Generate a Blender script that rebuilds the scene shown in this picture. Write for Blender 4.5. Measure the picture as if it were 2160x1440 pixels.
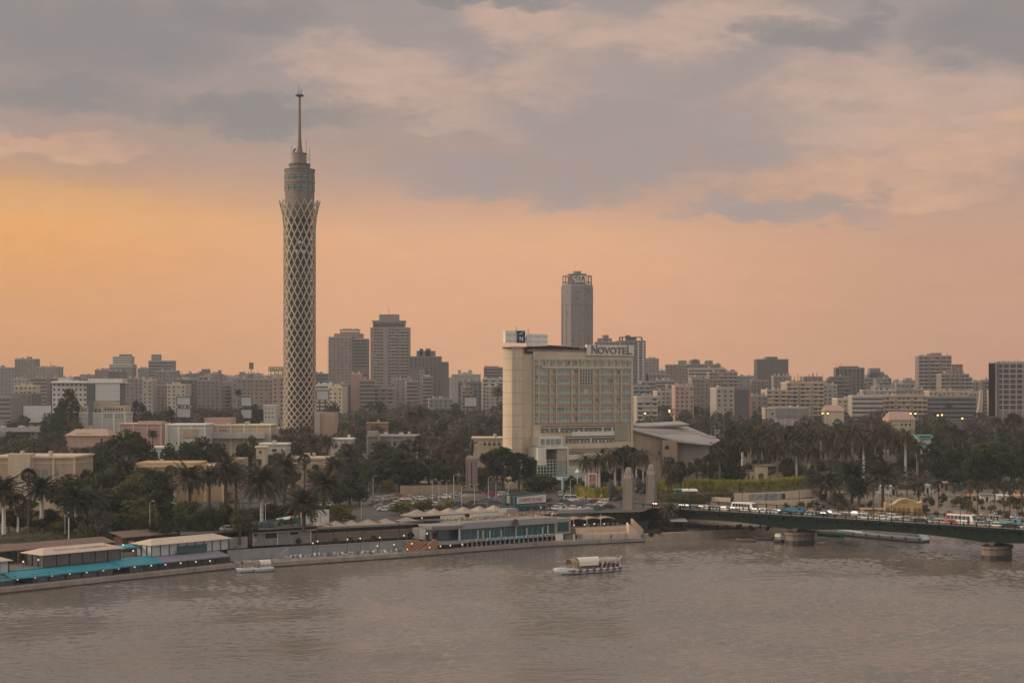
import bpy, bmesh, math, random
from mathutils import Vector, Matrix
R = math.radians
SC = bpy.context.scene
COL = SC.collection
for _o in list(bpy.data.objects): bpy.data.objects.remove(_o)
# ---------------------------------------------------------------- camera
F, H, HZ = 3340.0, 45.0, 815.0          # focal length in photo pixels, eye height above the river, horizon row
cd = bpy.data.cameras.new('camera'); cam = bpy.data.objects.new('camera', cd); COL.objects.link(cam)
cd.sensor_width = 36.0; cd.lens = F / 2160 * 36; cd.shift_y = (HZ - 720) / 2160
cd.clip_start = 1.0; cd.clip_end = 20000
cam.location = (0, 0, H); cam.rotation_euler = (R(90), 0, 0); SC.camera = cam
# ---------------------------------------------------------------- render / exposure
SC.render.engine = 'CYCLES'
SC.view_settings.view_transform = 'Standard'; SC.view_settings.look = 'None'
SC.view_settings.exposure = 0.0; SC.view_settings.gamma = 1.0
SC.cycles.max_bounces = 6; SC.cycles.diffuse_bounces = 3; SC.cycles.glossy_bounces = 3
SC.cycles.transmission_bounces = 4; SC.cycles.volume_bounces = 1; SC.cycles.transparent_max_bounces = 6
SC.cycles.use_denoising = True
SC.cycles.volume_step_rate = 4
# ---------------------------------------------------------------- sun behind thin cloud, low on the left
SUN_AZ, SUN_EL = R(-97), R(16)           # azimuth from the view direction (+Y), negative = left
sl = bpy.data.lights.new('sun', 'SUN'); sun = bpy.data.objects.new('sun', sl); COL.objects.link(sun)
sl.energy = 2.5; sl.angle = R(16); sl.color = (1.0, 0.80, 0.58)
sd = Vector((math.sin(SUN_AZ) * math.cos(SUN_EL), math.cos(SUN_AZ) * math.cos(SUN_EL), math.sin(SUN_EL)))
sun.rotation_euler = sd.to_track_quat('Z', 'Y').to_euler(); sun.location = (-300, 0, 300)
# ---------------------------------------------------------------- sky
def lin(r, g, b):
 f = lambda c: (c / 255 / 12.92) if c / 255 <= 0.04045 else ((c / 255 + 0.055) / 1.055) ** 2.4
 return (f(r), f(g), f(b))
class NT:
 def __init__(s, nt): s.nt = nt; nt.nodes.clear()
 def n(s, t, **k):
  x = s.nt.nodes.new(t)
  for a, v in k.items(): setattr(x, a, v)
  return x
 def put(s, sock, v):
  if isinstance(v, bpy.types.NodeSocket): s.nt.links.new(v, sock)
  elif v is not None: sock.default_value = v
 def m(s, op, a, b=None, c=None, clamp=False):
  x = s.n('ShaderNodeMath', operation=op); x.use_clamp = clamp
  for i, v in enumerate((a, b, c)): s.put(x.inputs[i], v) if v is not None else None
  return x.outputs[0]
 def mr(s, v, a, b, c=0.0, d=1.0, smooth=True):
  x = s.n('ShaderNodeMapRange'); x.interpolation_type = 'SMOOTHSTEP' if smooth else 'LINEAR'
  for i, q in enumerate((v, a, b, c, d)): s.put(x.inputs[i], q)
  return x.outputs[0]
 def mix(s, f, a, b, mode='MIX'):
  x = s.n('ShaderNodeMix', data_type='RGBA', blend_type=mode)
  s.put(x.inputs[0], f)
  for i, v in ((6, a), (7, b)): s.put(x.inputs[i], (*v, 1) if isinstance(v, tuple) and len(v) == 3 else v)
  return x.outputs[2]
 def ramp(s, f, pts):
  x = s.n('ShaderNodeValToRGB'); e = x.color_ramp.elements
  while len(e) < len(pts): e.new(0.5)
  for q, (p, c) in zip(e, pts): q.position = p; q.color = (*c, 1)
  s.put(x.inputs[0], f); return x.outputs[0]
 def noise(s, vec, scale, detail=4, rough=.55, dist=0.0):
  x = s.n('ShaderNodeTexNoise'); s.put(x.inputs['Vector'], vec)
  x.inputs['Scale'].default_value = scale; x.inputs['Detail'].default_value = detail
  x.inputs['Roughness'].default_value = rough; x.inputs['Distortion'].default_value = dist
  return x.outputs[0]
 def vmul(s, v, k):
  x = s.n('ShaderNodeVectorMath', operation='MULTIPLY'); s.put(x.inputs[0], v); x.inputs[1].default_value = k
  return x.outputs[0]
W = bpy.data.worlds.new('World'); SC.world = W; W.use_nodes = True
def build_sky():
 t = NT(W.node_tree)
 d = t.n('ShaderNodeTexCoord').outputs['Generated']
 sp = t.n('ShaderNodeSeparateXYZ'); t.put(sp.inputs[0], d); X, Y, Z = sp.outputs
 az = t.m('ARCTAN2', X, Y); el = Z
 n1 = t.noise(t.vmul(d, (1, 1, 2.6)), 9, 7, .58); n2 = t.noise(t.vmul(d, (1.0, 1.3, 2.2)), 17, 7, .6)
 n3 = t.noise(t.vmul(d, (1, 1, 3.2)), 34, 8, .62, .3)
 wa = t.m('ADD', az, t.m('MULTIPLY', t.m('SUBTRACT', n1, .5), .16))
 we = t.m('ADD', el, t.m('MULTIPLY', t.m('SUBTRACT', n2, .5), .050))
 we2 = t.m('ADD', we, t.m('MULTIPLY', t.m('SUBTRACT', n3, .5), .015))
 wa2 = t.m('ADD', wa, t.m('MULTIPLY', t.m('SUBTRACT', n3, .5), .026))
 k = .28                                                     # ramp covers elevations 0 .. k
 e0 = t.m('DIVIDE', el, k, clamp=True)
 L = t.ramp(e0, [(0, lin(204, 146, 100)), (.2, lin(223, 157, 98)), (.36, lin(237, 168, 101)), (.46, lin(220, 161, 106)), (.58, lin(192, 154, 132)), (.8, lin(172, 155, 148)), (1, lin(164, 152, 150))])
 C = t.ramp(e0, [(0, lin(216, 158, 116)), (.2, lin(225, 165, 123)), (.34, lin(228, 172, 132)), (.46, lin(206, 164, 138)), (.7, lin(194, 166, 150)), (1, lin(188, 170, 160))])
 Rr = t.ramp(e0, [(0, lin(196, 146, 116)), (.2, lin(202, 150, 120)), (.36, lin(200, 156, 132)), (.5, lin(202, 164, 140)), (.75, lin(192, 166, 150)), (1, lin(168, 156, 150))])
 base = t.mix(t.mr(az, -.30, -.06), L, C); base = t.mix(t.mr(az, .02, .30), base, Rr)
 # grey stratus deck above a wavy lower edge
 edge = t.m('ADD', t.mr(az, -.3, .3, .114, .094, False), t.m('MULTIPLY', t.m('SUBTRACT', n1, .5), .03))
 deck = t.mr(t.m('SUBTRACT', t.m('ADD', el, t.m('MULTIPLY', t.m('SUBTRACT', n3, .5), .016)), edge), -.022, .042)
 dcol = t.ramp(e0, [(.3, lin(190, 152, 130)), (.5, lin(170, 147, 138)), (.7, lin(154, 143, 143)), (1, lin(148, 141, 142))])
 sky = t.mix(t.m('MULTIPLY', deck, .82), base, dcol)
 def blob(px, py, ax, ey, soft=1.0):
  a = t.m('DIVIDE', t.m('SUBTRACT', wa2, (px - 1080) / F), ax / F)
  b = t.m('DIVIDE', t.m('SUBTRACT', we2, (HZ - py) / F), ey / F)
  r2 = t.m('ADD', t.m('MULTIPLY', a, a), t.m('MULTIPLY', b, b))
  return t.mr(r2, 1.0 + .5 * soft, max(0.0, 1.0 - .95 * soft), 0, 1)
 def layer(sky, col, amt, lst):
  f = None
  for q in lst:
   v = blob(*q); f = v if f is None else t.m('MAXIMUM', f, v)
  f = t.m('MULTIPLY', t.m('MULTIPLY', f, amt), t.mr(n3, .28, .62, .62, 1))
  return t.mix(f, sky, col)
 sky = layer(sky, lin(210, 175, 154), .66, [(760, 155, 170, 60), (930, 200, 150, 50), (1110, 70, 170, 60), (1290, 120, 230, 80), (1560, 70, 230, 60), (1840, 250, 330, 110), (1230, 190, 220, 60), (1000, 260, 120, 40)])
 sky = layer(sky, lin(218, 171, 141), .66, [(1960, 350, 190, 65), (2120, 290, 90, 45), (1640, 385, 180, 28), (1830, 400, 140, 34), (90, 330, 160, 26), (1745, 375, 80, 30), (1960, 430, 100, 20)])
 sky = layer(sky, lin(226, 170, 112), .55, [(60, 445, 330, 32), (330, 470, 260, 26)])
 sky = layer(sky, lin(160, 147, 145), .85, [(1400, 175, 240, 52), (1560, 160, 60, 40), (1330, 270, 420, 70), (1560, 318, 170, 30), (1200, 370, 420, 60), (1650, 452, 260, 26), (620, 232, 60, 26)])
 sky = layer(sky, lin(139, 134, 134), .95, [(1690, 105, 95, 42), (1790, 108, 130, 44), (1870, 72, 60, 34), (220, 120, 330, 90), (520, 60, 200, 45), (2110, 110, 140, 80), (560, 262, 200, 40), (150, 230, 320, 46), (1000, 12, 220, 20)])
 nz = t.mr(n3, .3, .7, .965, 1.035, False)
 sky = t.mix(1.0, sky, t.n('ShaderNodeCombineColor').outputs[0], 'MULTIPLY') if False else sky
 mul = t.n('ShaderNodeVectorMath', operation='SCALE'); t.put(mul.inputs[0], sky); t.put(mul.inputs['Scale'], nz); sky = mul.outputs[0]
 # rest of the dome: pale overcast overhead and behind the viewer
 back = t.mr(Y, .75, -.25)
 high = t.mr(el, .25, .75)
 rest = t.m('MAXIMUM', back, high)
 cloud2 = t.mix(t.mr(n1, .35, .65), (.74, .68, .65), (1.0, .90, .81))
 sky = t.mix(rest, sky, cloud2)
 glow = t.m('MULTIPLY', t.mr(az, -2.1, -1.5), t.m('MULTIPLY', t.mr(az, -.35, -.9), t.mr(el, .75, .1)))
 sky = t.mix(t.m('MULTIPLY', glow, .75), sky, (1.5, .98, .55))
 sky = t.mix(t.mr(el, .0, -.04), sky, (.16, .12, .10))
 b1 = t.n('ShaderNodeBackground'); t.put(b1.inputs[0], sky); b1.inputs[1].default_value = 1.08
 ns = t.n('ShaderNodeTexSky'); ns.sky_type = 'NISHITA'; ns.sun_disc = False
 ns.sun_elevation = SUN_EL; ns.sun_rotation = SUN_AZ; ns.air_density = 1.6; ns.dust_density = 4.0
 b2 = t.n('ShaderNodeBackground'); t.put(b2.inputs[0], ns.outputs[0]); b2.inputs[1].default_value = 0.05
 mx = t.n('ShaderNodeMixShader'); mx.inputs[0].default_value = 0.10
 t.put(mx.inputs[1], b1.outputs[0]); t.put(mx.inputs[2], b2.outputs[0])
 o = t.n('ShaderNodeOutputWorld'); t.put(o.inputs['Surface'], mx.outputs[0])
build_sky()
W.cycles.sampling_method = 'MANUAL'; W.cycles.sample_map_resolution = 512
# ---------------------------------------------------------------- helpers
def P(px, py, D): return Vector(((px - 1080) / F * D, D, H + (HZ - py) / F * D))
def G(px, py, z=8.0):
 D = (H - z) * F / (py - HZ); return Vector(((px - 1080) / F * D, D, z))
def zat(py, D): return H + (HZ - py) / F * D
class MB:
 """collects shapes, built as one mesh object"""
 def __init__(s): s.v = []; s.f = []; s.m = []
 def add(s, vs, fs, m=0):
  k = len(s.v); s.v += [tuple(p) for p in vs]; s.f += [tuple(i + k for i in f) for f in fs]; s.m += [m] * len(fs); return s
 def box(s, x0, x1, y0, y1, z0, z1, m=0):
  return s.add([(x0, y0, z0), (x1, y0, z0), (x1, y1, z0), (x0, y1, z0), (x0, y0, z1), (x1, y0, z1), (x1, y1, z1), (x0, y1, z1)],
                     [(3, 2, 1, 0), (4, 5, 6, 7), (0, 1, 5, 4), (1, 2, 6, 5), (2, 3, 7, 6), (3, 0, 4, 7)], m)
 def hexa(s, b, t, m=0):  # four bottom points, four top points
  return s.add(list(b) + list(t), [(3, 2, 1, 0), (4, 5, 6, 7), (0, 1, 5, 4), (1, 2, 6, 5), (2, 3, 7, 6), (3, 0, 4, 7)], m)
 def prism(s, poly, z0, z1, m=0, top=None):
  n = len(poly); top = top or poly
  return s.add([(x, y, z0) for x, y in poly] + [(x, y, z1) for x, y in top],
                     [tuple(range(n))[::-1], tuple(range(n, 2 * n))] + [(i, (i + 1) % n, n + (i + 1) % n, n + i) for i in range(n)], m)
 def vprism(s, poly, y0, y1, m=0):  # outline in x,z pushed along y
  n = len(poly)
  return s.add([(x, y0, z) for x, z in poly] + [(x, y1, z) for x, z in poly],
                     [tuple(range(n)), tuple(range(n, 2 * n))[::-1]] + [((i + 1) % n, i, n + i, n + (i + 1) % n) for i in range(n)], m)
 def lathe(s, prof, n=24, c=(0, 0, 0), m=0, arc=None, caps=True):
  k = len(prof); vs = []
  for r, z in prof:
   for i in range(n):
    a = 2 * math.pi * i / n; vs.append((c[0] + r * math.cos(a), c[1] + r * math.sin(a), c[2] + z))
  fs = [(j * n + i, j * n + (i + 1) % n, (j + 1) * n + (i + 1) % n, (j + 1) * n + i) for j in range(k - 1) for i in range(n)]
  if caps: fs += [tuple(range(n))[::-1], tuple(range((k - 1) * n, k * n))]
  return s.add(vs, fs, m)
 def tube(s, pts, rad, n=6, m=0):
  vs = []; pts = [Vector(p) for p in pts]; rad = rad if isinstance(rad, (list, tuple)) else [rad] * len(pts)
  for i, p in enumerate(pts):
   d = (pts[min(i + 1, len(pts) - 1)] - pts[max(i - 1, 0)]).normalized()
   u = d.cross(Vector((0, 0, 1)) if abs(d.z) < .9 else Vector((1, 0, 0))).normalized(); w = d.cross(u)
   for j in range(n):
    a = 2 * math.pi * j / n; vs.append(p + (u * math.cos(a) + w * math.sin(a)) * rad[i])
  k = len(pts)
  return s.add(vs, [(j * n + i, j * n + (i + 1) % n, (j + 1) * n + (i + 1) % n, (j + 1) * n + i) for j in range(k - 1) for i in range(n)]
                     + [tuple(range(n))[::-1], tuple(range((k - 1) * n, k * n))], m)
 def beam(s, p, q, w, h, m=0, up=(0, 0, 1)):
  p, q = Vector(p), Vector(q); d = (q - p).normalized(); u = d.cross(Vector(up))
  u = u.normalized() if u.length > 1e-6 else Vector((1, 0, 0)); n = u.cross(d)
  a, b = u * w / 2, n * h / 2
  return s.hexa([p - a - b, p + a - b, p + a + b, p - a + b], [q - a - b, q + a - b, q + a + b, q - a + b], m)
 def xf(s, M):
  s.v = [tuple(M @ Vector(p)) for p in s.v]; return s
 def mesh(s, name, mats, smooth=False, fix=True):
  me = bpy.data.meshes.new(name); me.from_pydata(s.v, [], s.f)
  for q in (mats if isinstance(mats, (list, tuple)) else [mats]): me.materials.append(q)
  me.polygons.foreach_set('material_index', s.m)
  if fix:
   b = bmesh.new(); b.from_mesh(me); bmesh.ops.recalc_face_normals(b, faces=b.faces); b.to_mesh(me); b.free()
  if smooth: me.polygons.foreach_set('use_smooth', [True] * len(me.polygons))
  me.update(); return me
 def build(s, name, mats, parent=None, smooth=False, fix=True):
  return link(name, s.mesh(name, mats, smooth, fix), parent)
def link(name, me, parent=None, loc=None, rz=0.0):
 o = bpy.data.objects.new(name, me); COL.objects.link(o)
 if parent is not None: o.parent = parent
 if loc is not None: o.location = loc
 if rz: o.rotation_euler.z = rz
 return o
def tag(o, label=None, cat=None, group=None, kind=None):
 for k, v in (('label', label), ('category', cat), ('group', group), ('kind', kind)):
  if v: o[k] = v
 return o
def thing(name, label, cat, loc=(0, 0, 0), rz=0.0, group=None):
 o = bpy.data.objects.new(name, None); COL.objects.link(o); o.empty_display_size = .5
 o.location = loc; o.rotation_euler = (0, 0, rz); return tag(o, label, cat, group)
def struct(name, mb, m, smooth=False):
 return tag(mb.build(name, m, None, smooth), kind='structure')
def dup(root, loc, rz=0.0, scale=None, label=None, group=None, mats=None):
 """copy of a thing with copies of its parts and sub-parts (mesh data shared)"""
 r = root.copy(); COL.objects.link(r); r.location = loc; r.rotation_euler.z = rz
 if scale is not None: r.scale = scale if not isinstance(scale, (int, float)) else (scale,) * 3
 if label: r['label'] = label
 if group: r['group'] = group
 for ch in root.children:
  c = ch.copy(); COL.objects.link(c); c.parent = r
  if mats and c.name.split('.')[0] in mats: setm(c, mats[c.name.split('.')[0]])
  for g in ch.children:
   q = g.copy(); COL.objects.link(q); q.parent = c
   if mats and q.name.split('.')[0] in mats: setm(q, mats[q.name.split('.')[0]])
 return r
def setm(o, m):
 o.material_slots[0].link = 'OBJECT'; o.material_slots[0].material = m
def drop(root):
 for c in list(root.children_recursive): bpy.data.objects.remove(c)
 bpy.data.objects.remove(root)
ORD = 'first second third fourth fifth sixth seventh eighth ninth tenth eleventh twelfth thirteenth fourteenth fifteenth sixteenth seventeenth eighteenth nineteenth'.split()
TENS = {2: 'twenty', 3: 'thirty', 4: 'forty', 5: 'fifty', 6: 'sixty', 7: 'seventy', 8: 'eighty', 9: 'ninety'}
def ordw(i):  # 0-based rank -> word
 n = i + 1
 if n < 20: return ORD[n - 1]
 t, u = divmod(n, 10)
 if t >= 10: return 'hundred and ' + ordw(n - 101) if n > 100 else 'hundredth'
 return TENS[t] + '-' + ORD[u - 1] if u else TENS[t][:-1] + 'ieth'
def number(lst, where):
 """lst of (x position, object, look): writes each label with its rank, counted from the left within its look"""
 by = {}
 for x, o, look in lst: by.setdefault(look, []).append((x, o))
 for look, q in by.items():
  q.sort(key=lambda a: a[0])
  for i, (x, o) in enumerate(q):
   o['label'] = f'{look} {where}' if len(q) == 1 else f'{look} {where}, {ordw(i)} from the left'
# ---------------------------------------------------------------- materials
MATS = {}
def mat(name, c, rough=.75, var=.18, scale=.35, metal=0.0, streak=0.0, emit=None, rnd=0.0, bump=0.0, spec=.35, fine=None):
 if name in MATS: return MATS[name]
 m = bpy.data.materials.new(name); m.use_nodes = True; t = NT(m.node_tree); MATS[name] = m
 b = t.n('ShaderNodeBsdfPrincipled'); o = t.n('ShaderNodeOutputMaterial'); t.put(o.inputs[0], b.outputs[0])
 co = t.n('ShaderNodeTexCoord').outputs['Object']
 n = t.noise(co, scale, 6, .6)
 f = t.mr(n, .25, .75, 1 - var, 1 + var, False)
 if fine: f = t.m('MULTIPLY', f, t.mr(t.noise(co, fine, 3, .6), .3, .7, 1 - var, 1 + var, False))
 if streak:
  s = t.noise(t.vmul(co, (.8, .8, .09)), .6, 6, .7)
  f = t.m('MULTIPLY', f, t.mr(s, .3, .75, 1 + streak * .25, 1 - streak * .8))
 if rnd:
  f = t.m('MULTIPLY', f, t.mr(t.n('ShaderNodeObjectInfo').outputs['Random'], 0, 1, 1 - rnd, 1 + rnd, False))
 v = t.n('ShaderNodeVectorMath', operation='SCALE'); v.inputs[0].default_value = c; t.put(v.inputs['Scale'], f)
 t.put(b.inputs['Base Color'], v.outputs[0]); b.inputs['Roughness'].default_value = rough
 b.inputs['Metallic'].default_value = metal; b.inputs['Specular IOR Level'].default_value = spec
 if emit: b.inputs['Emission Color'].default_value = (*emit[:3], 1); b.inputs['Emission Strength'].default_value = emit[3]
 if bump:
  q = t.n('ShaderNodeBump'); q.inputs['Distance'].default_value = bump; q.inputs['Strength'].default_value = .6
  t.put(q.inputs['Height'], t.noise(co, scale * 6, 4)); t.put(b.inputs['Normal'], q.outputs[0])
 return m
def foliage(name, c, c2, rnd=.3):
 if name in MATS: return MATS[name]
 m = bpy.data.materials.new(name); m.use_nodes = True; t = NT(m.node_tree); MATS[name] = m
 b = t.n('ShaderNodeBsdfPrincipled'); o = t.n('ShaderNodeOutputMaterial')
 co = t.n('ShaderNodeTexCoord').outputs['Object']
 f = t.mr(t.noise(co, .55, 3, .6), .35, .65)
 k = t.m('MULTIPLY', t.mr(t.noise(co, 4.0, 2), .3, .7, .7, 1.3, False), t.mr(t.n('ShaderNodeObjectInfo').outputs['Random'], 0, 1, 1 - rnd, 1 + rnd, False))
 v = t.n('ShaderNodeVectorMath', operation='SCALE'); t.put(v.inputs[0], t.mix(f, c, c2)); t.put(v.inputs['Scale'], k)
 t.put(b.inputs['Base Color'], v.outputs[0]); b.inputs['Roughness'].default_value = .7; b.inputs['Specular IOR Level'].default_value = .2
 tr = t.n('ShaderNodeBsdfTranslucent'); t.put(tr.inputs[0], v.outputs[0])
 mx = t.n('ShaderNodeMixShader'); mx.inputs[0].default_value = .25
 t.put(mx.inputs[1], b.outputs[0]); t.put(mx.inputs[2], tr.outputs[0]); t.put(o.inputs[0], mx.outputs[0])
 return m
def glass(name, c, rough=.12, spec=.6):
 return mat(name, c, rough, .25, .5, spec=spec)
def text_mesh(name, s, size, depth, m, bold=0.0, spacing=1.0, align='CENTER'):
 cu = bpy.data.curves.new(name, 'FONT'); cu.body = s; cu.size = size; cu.extrude = depth / 2; cu.offset = bold
 cu.align_x = align; cu.align_y = 'CENTER'; cu.space_character = spacing; cu.resolution_u = 3
 o = bpy.data.objects.new(name, cu); COL.objects.link(o)
 dg = bpy.context.evaluated_depsgraph_get(); me = bpy.data.meshes.new_from_object(o.evaluated_get(dg))
 bpy.data.objects.remove(o); bpy.data.curves.remove(cu)
 me.name = name; me.materials.clear(); me.materials.append(m)
 me.transform(Matrix.Rotation(R(90), 4, 'X')); return me
random.seed(7)
# ================================================================ setting: river, ground, quay
def water_mat():
 m = bpy.data.materials.new('river_water'); m.use_nodes = True; t = NT(m.node_tree)
 b = t.n('ShaderNodeBsdfPrincipled'); o = t.n('ShaderNodeOutputMaterial'); t.put(o.inputs[0], b.outputs[0])
 co = t.n('ShaderNodeTexCoord').outputs['Object']
 big = t.noise(t.vmul(co, (1, 1, 1)), .012, 4, .6)
 t.put(b.inputs['Base Color'], t.mix(t.mr(big, .35, .65), (.138, .113, .092), (.168, .140, .116)))
 t.put(b.inputs['Roughness'], t.mr(big, .3, .7, .04, .08, False))
 b.inputs['IOR'].default_value = 1.333
 h = t.noise(co, 1.5, 4, .65, .4)
 q = t.n('ShaderNodeBump'); q.inputs['Distance'].default_value = .05; q.inputs['Strength'].default_value = .8
 t.put(q.inputs['Height'], h); t.put(b.inputs['Normal'], q.outputs[0])
 return m
def make_water():
 """one sheet: a finely rippled patch where the river is seen, flat beyond it"""
 import numpy as np
 rg = np.random.default_rng(5); x0, x1, y0, y1, st = -168.0, 168.0, 222.0, 512.0, .46
 nx, ny = int((x1 - x0) / st) + 1, int((y1 - y0) / st) + 1
 X, Y = np.meshgrid(np.linspace(x0, x1, nx), np.linspace(y0, y1, ny)); Zh = np.zeros_like(X)
 gust = np.zeros_like(X)
 for k in range(14):
  l = 18 * 4 ** rg.random(); a = rg.uniform(0, 6.28); gust += np.sin((X * np.cos(a) + 1.6 * Y * np.sin(a)) * 6.283 / l + rg.uniform(0, 6.28))
 gust = np.clip(1 + .16 * gust, .35, 1.8)
 for k in range(90):
  l = 1.25 * 6.5 ** (rg.random() ** 1.5); a = -1.57 + rg.normal(.25, .5); s = WAVE * (1.55 if l < 2.6 else .8 if l < 5 else .22)
  wx, wy = np.cos(a) * 6.283 / l, np.sin(a) * 6.283 / l; ph = .9 * np.sin(X * .031 * (1 + k % 5) + Y * .043 * (1 + k % 3) + k)
  q = np.sin(X * wx + Y * wy + rg.uniform(0, 6.28) + ph); Zh += s * l / 6.283 * (q + .25 * np.abs(q) * q) * (gust if l < 5 else 1)
 ed = np.minimum(np.minimum(X - x0, x1 - X), np.minimum(Y - y0, y1 - Y)); Zh *= np.clip(ed / 8, 0, 1) * np.clip((np.interp(X, [p.x for p in BW], [p.y for p in BW]) - Y) / 60, .5, 1)
 co = np.stack([X, Y, Zh], -1).reshape(-1, 3); ii = np.arange(nx * ny).reshape(ny, nx)
 f = np.stack([ii[:-1, :-1], ii[:-1, 1:], ii[1:, 1:], ii[1:, :-1]], -1).reshape(-1, 4)
 ex = np.array([(-1800, -300, 0), (1800, -300, 0), (1800, 1000, 0), (-1800, 1000, 0)], float); n = len(co); c = (0, nx - 1, nx * ny - 1, nx * (ny - 1))
 f = np.concatenate([f, np.array([(n, n + 1, c[1], c[0]), (n + 1, n + 2, c[2], c[1]), (n + 2, n + 3, c[3], c[2]), (n + 3, n, c[0], c[3])])]); co = np.concatenate([co, ex])
 me = bpy.data.meshes.new('river_water'); me.vertices.add(len(co)); me.vertices.foreach_set('co', co.ravel()); me.loops.add(f.size); me.loops.foreach_set('vertex_index', f.ravel().astype(np.int32))
 me.polygons.add(len(f)); me.polygons.foreach_set('loop_start', np.arange(0, f.size, 4, dtype=np.int32)); me.polygons.foreach_set('use_smooth', np.ones(len(f), bool)); me.update(); me.validate(); me.materials.append(water_mat())
 return tag(link('river_water', me), kind='structure')
BANK = [(-900, 1352), (-300, 1284), (0, 1253), (250, 1226), (498, 1199), (580, 1196), (860, 1176), (1000, 1164), (1165, 1152), (1360, 1143), (1380, 1142), (1500, 1134), (1640, 1127), (1900, 1121), (2160, 1116), (2800, 1109), (4200, 1100)]
BW = [G(px, py, 0).to_2d() for px, py in BANK]
WAVE = .018
make_water()
def bank_y(x):
 if x <= BW[0].x: return BW[0].y
 for a, b in zip(BW, BW[1:]):
  if a.x <= x <= b.x: return a.y + (b.y - a.y) * (x - a.x) / (b.x - a.x)
 return BW[-1].y
def lerp(x, pts):
 if x <= pts[0][0]: return pts[0][1]
 for (a, p), (b, q) in zip(pts, pts[1:]):
  if x <= b: return p + (q - p) * (x - a) / (b - a)
 return pts[-1][1]
# offsets behind the bank (in y) where the low quay ends and where the upper level begins, and the two heights
D1 = lambda x: lerp(x, [(-68, 44), (-60, 26), (-20, 26), (12, 24), (37, 20), (43, 38), (56, 26), (72, 14), (100, 12), (200, 14)])
D2 = lambda x: lerp(x, [(-68, 56), (-60, 26.5), (37, 21), (43, 41), (56, 36), (72, 36), (100, 52), (140, 70), (200, 70)])
ZL = lambda x: lerp(x, [(-68, 1.2), (36, 1.2), (50, 2.2), (100, 2.6)])
def ground_z(x, y):
 d = y - bank_y(x)
 if d <= D1(x): return ZL(x)
 if d >= D2(x): return 8.0
 return ZL(x) + (8 - ZL(x)) * (d - D1(x)) / (D2(x) - D1(x))
def GG(px, py):
 """point of the terrain seen at a photo pixel"""
 z = 8.0
 for _ in range(30):
  p = G(px, py, z); z = .5 * z + .5 * ground_z(p.x, p.y)
 return G(px, py, z)
earth = mat('earth', (.060, .054, .036), .95, .4, .05, bump=.1)
def make_ground():
 xs = sorted(set([-6000, -2500, -1200, -700, -450] + list(range(-300, 320, 6)) + [p.x for p in BW if abs(p.x) < 340] + [450, 700, 1200, 2500, 6000]))
 mb = MB(); n = 0; rows = []
 for x in xs:
  b = bank_y(x); a, c = D1(x), D2(x); z = ZL(x)
  col = [(x, b + .6, -3), (x, b + .6, z - .02), (x, b + a, z - .02)]
  for k in (.25, .5, .75): col.append((x, b + a + (c - a) * k, z + (8 - z) * k - .02))
  col += [(x, b + c, 8), (x, b + c + 25, 8), (x, b + c + 60, 8), (x, 700, 8), (x, 900, 8), (x, 1300, 8), (x, 2200, 8), (x, 6000, 8), (x, 16000, 8)]
  rows.append(col)
 k = len(rows[0])
 for col in rows: mb.v += col
 for i in range(len(xs) - 1):
  for j in range(k - 1):
   mb.f.append((i * k + j, (i + 1) * k + j, (i + 1) * k + j + 1, i * k + j + 1)); mb.m.append(0)
 return struct('ground', mb, earth)
make_ground()
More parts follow.
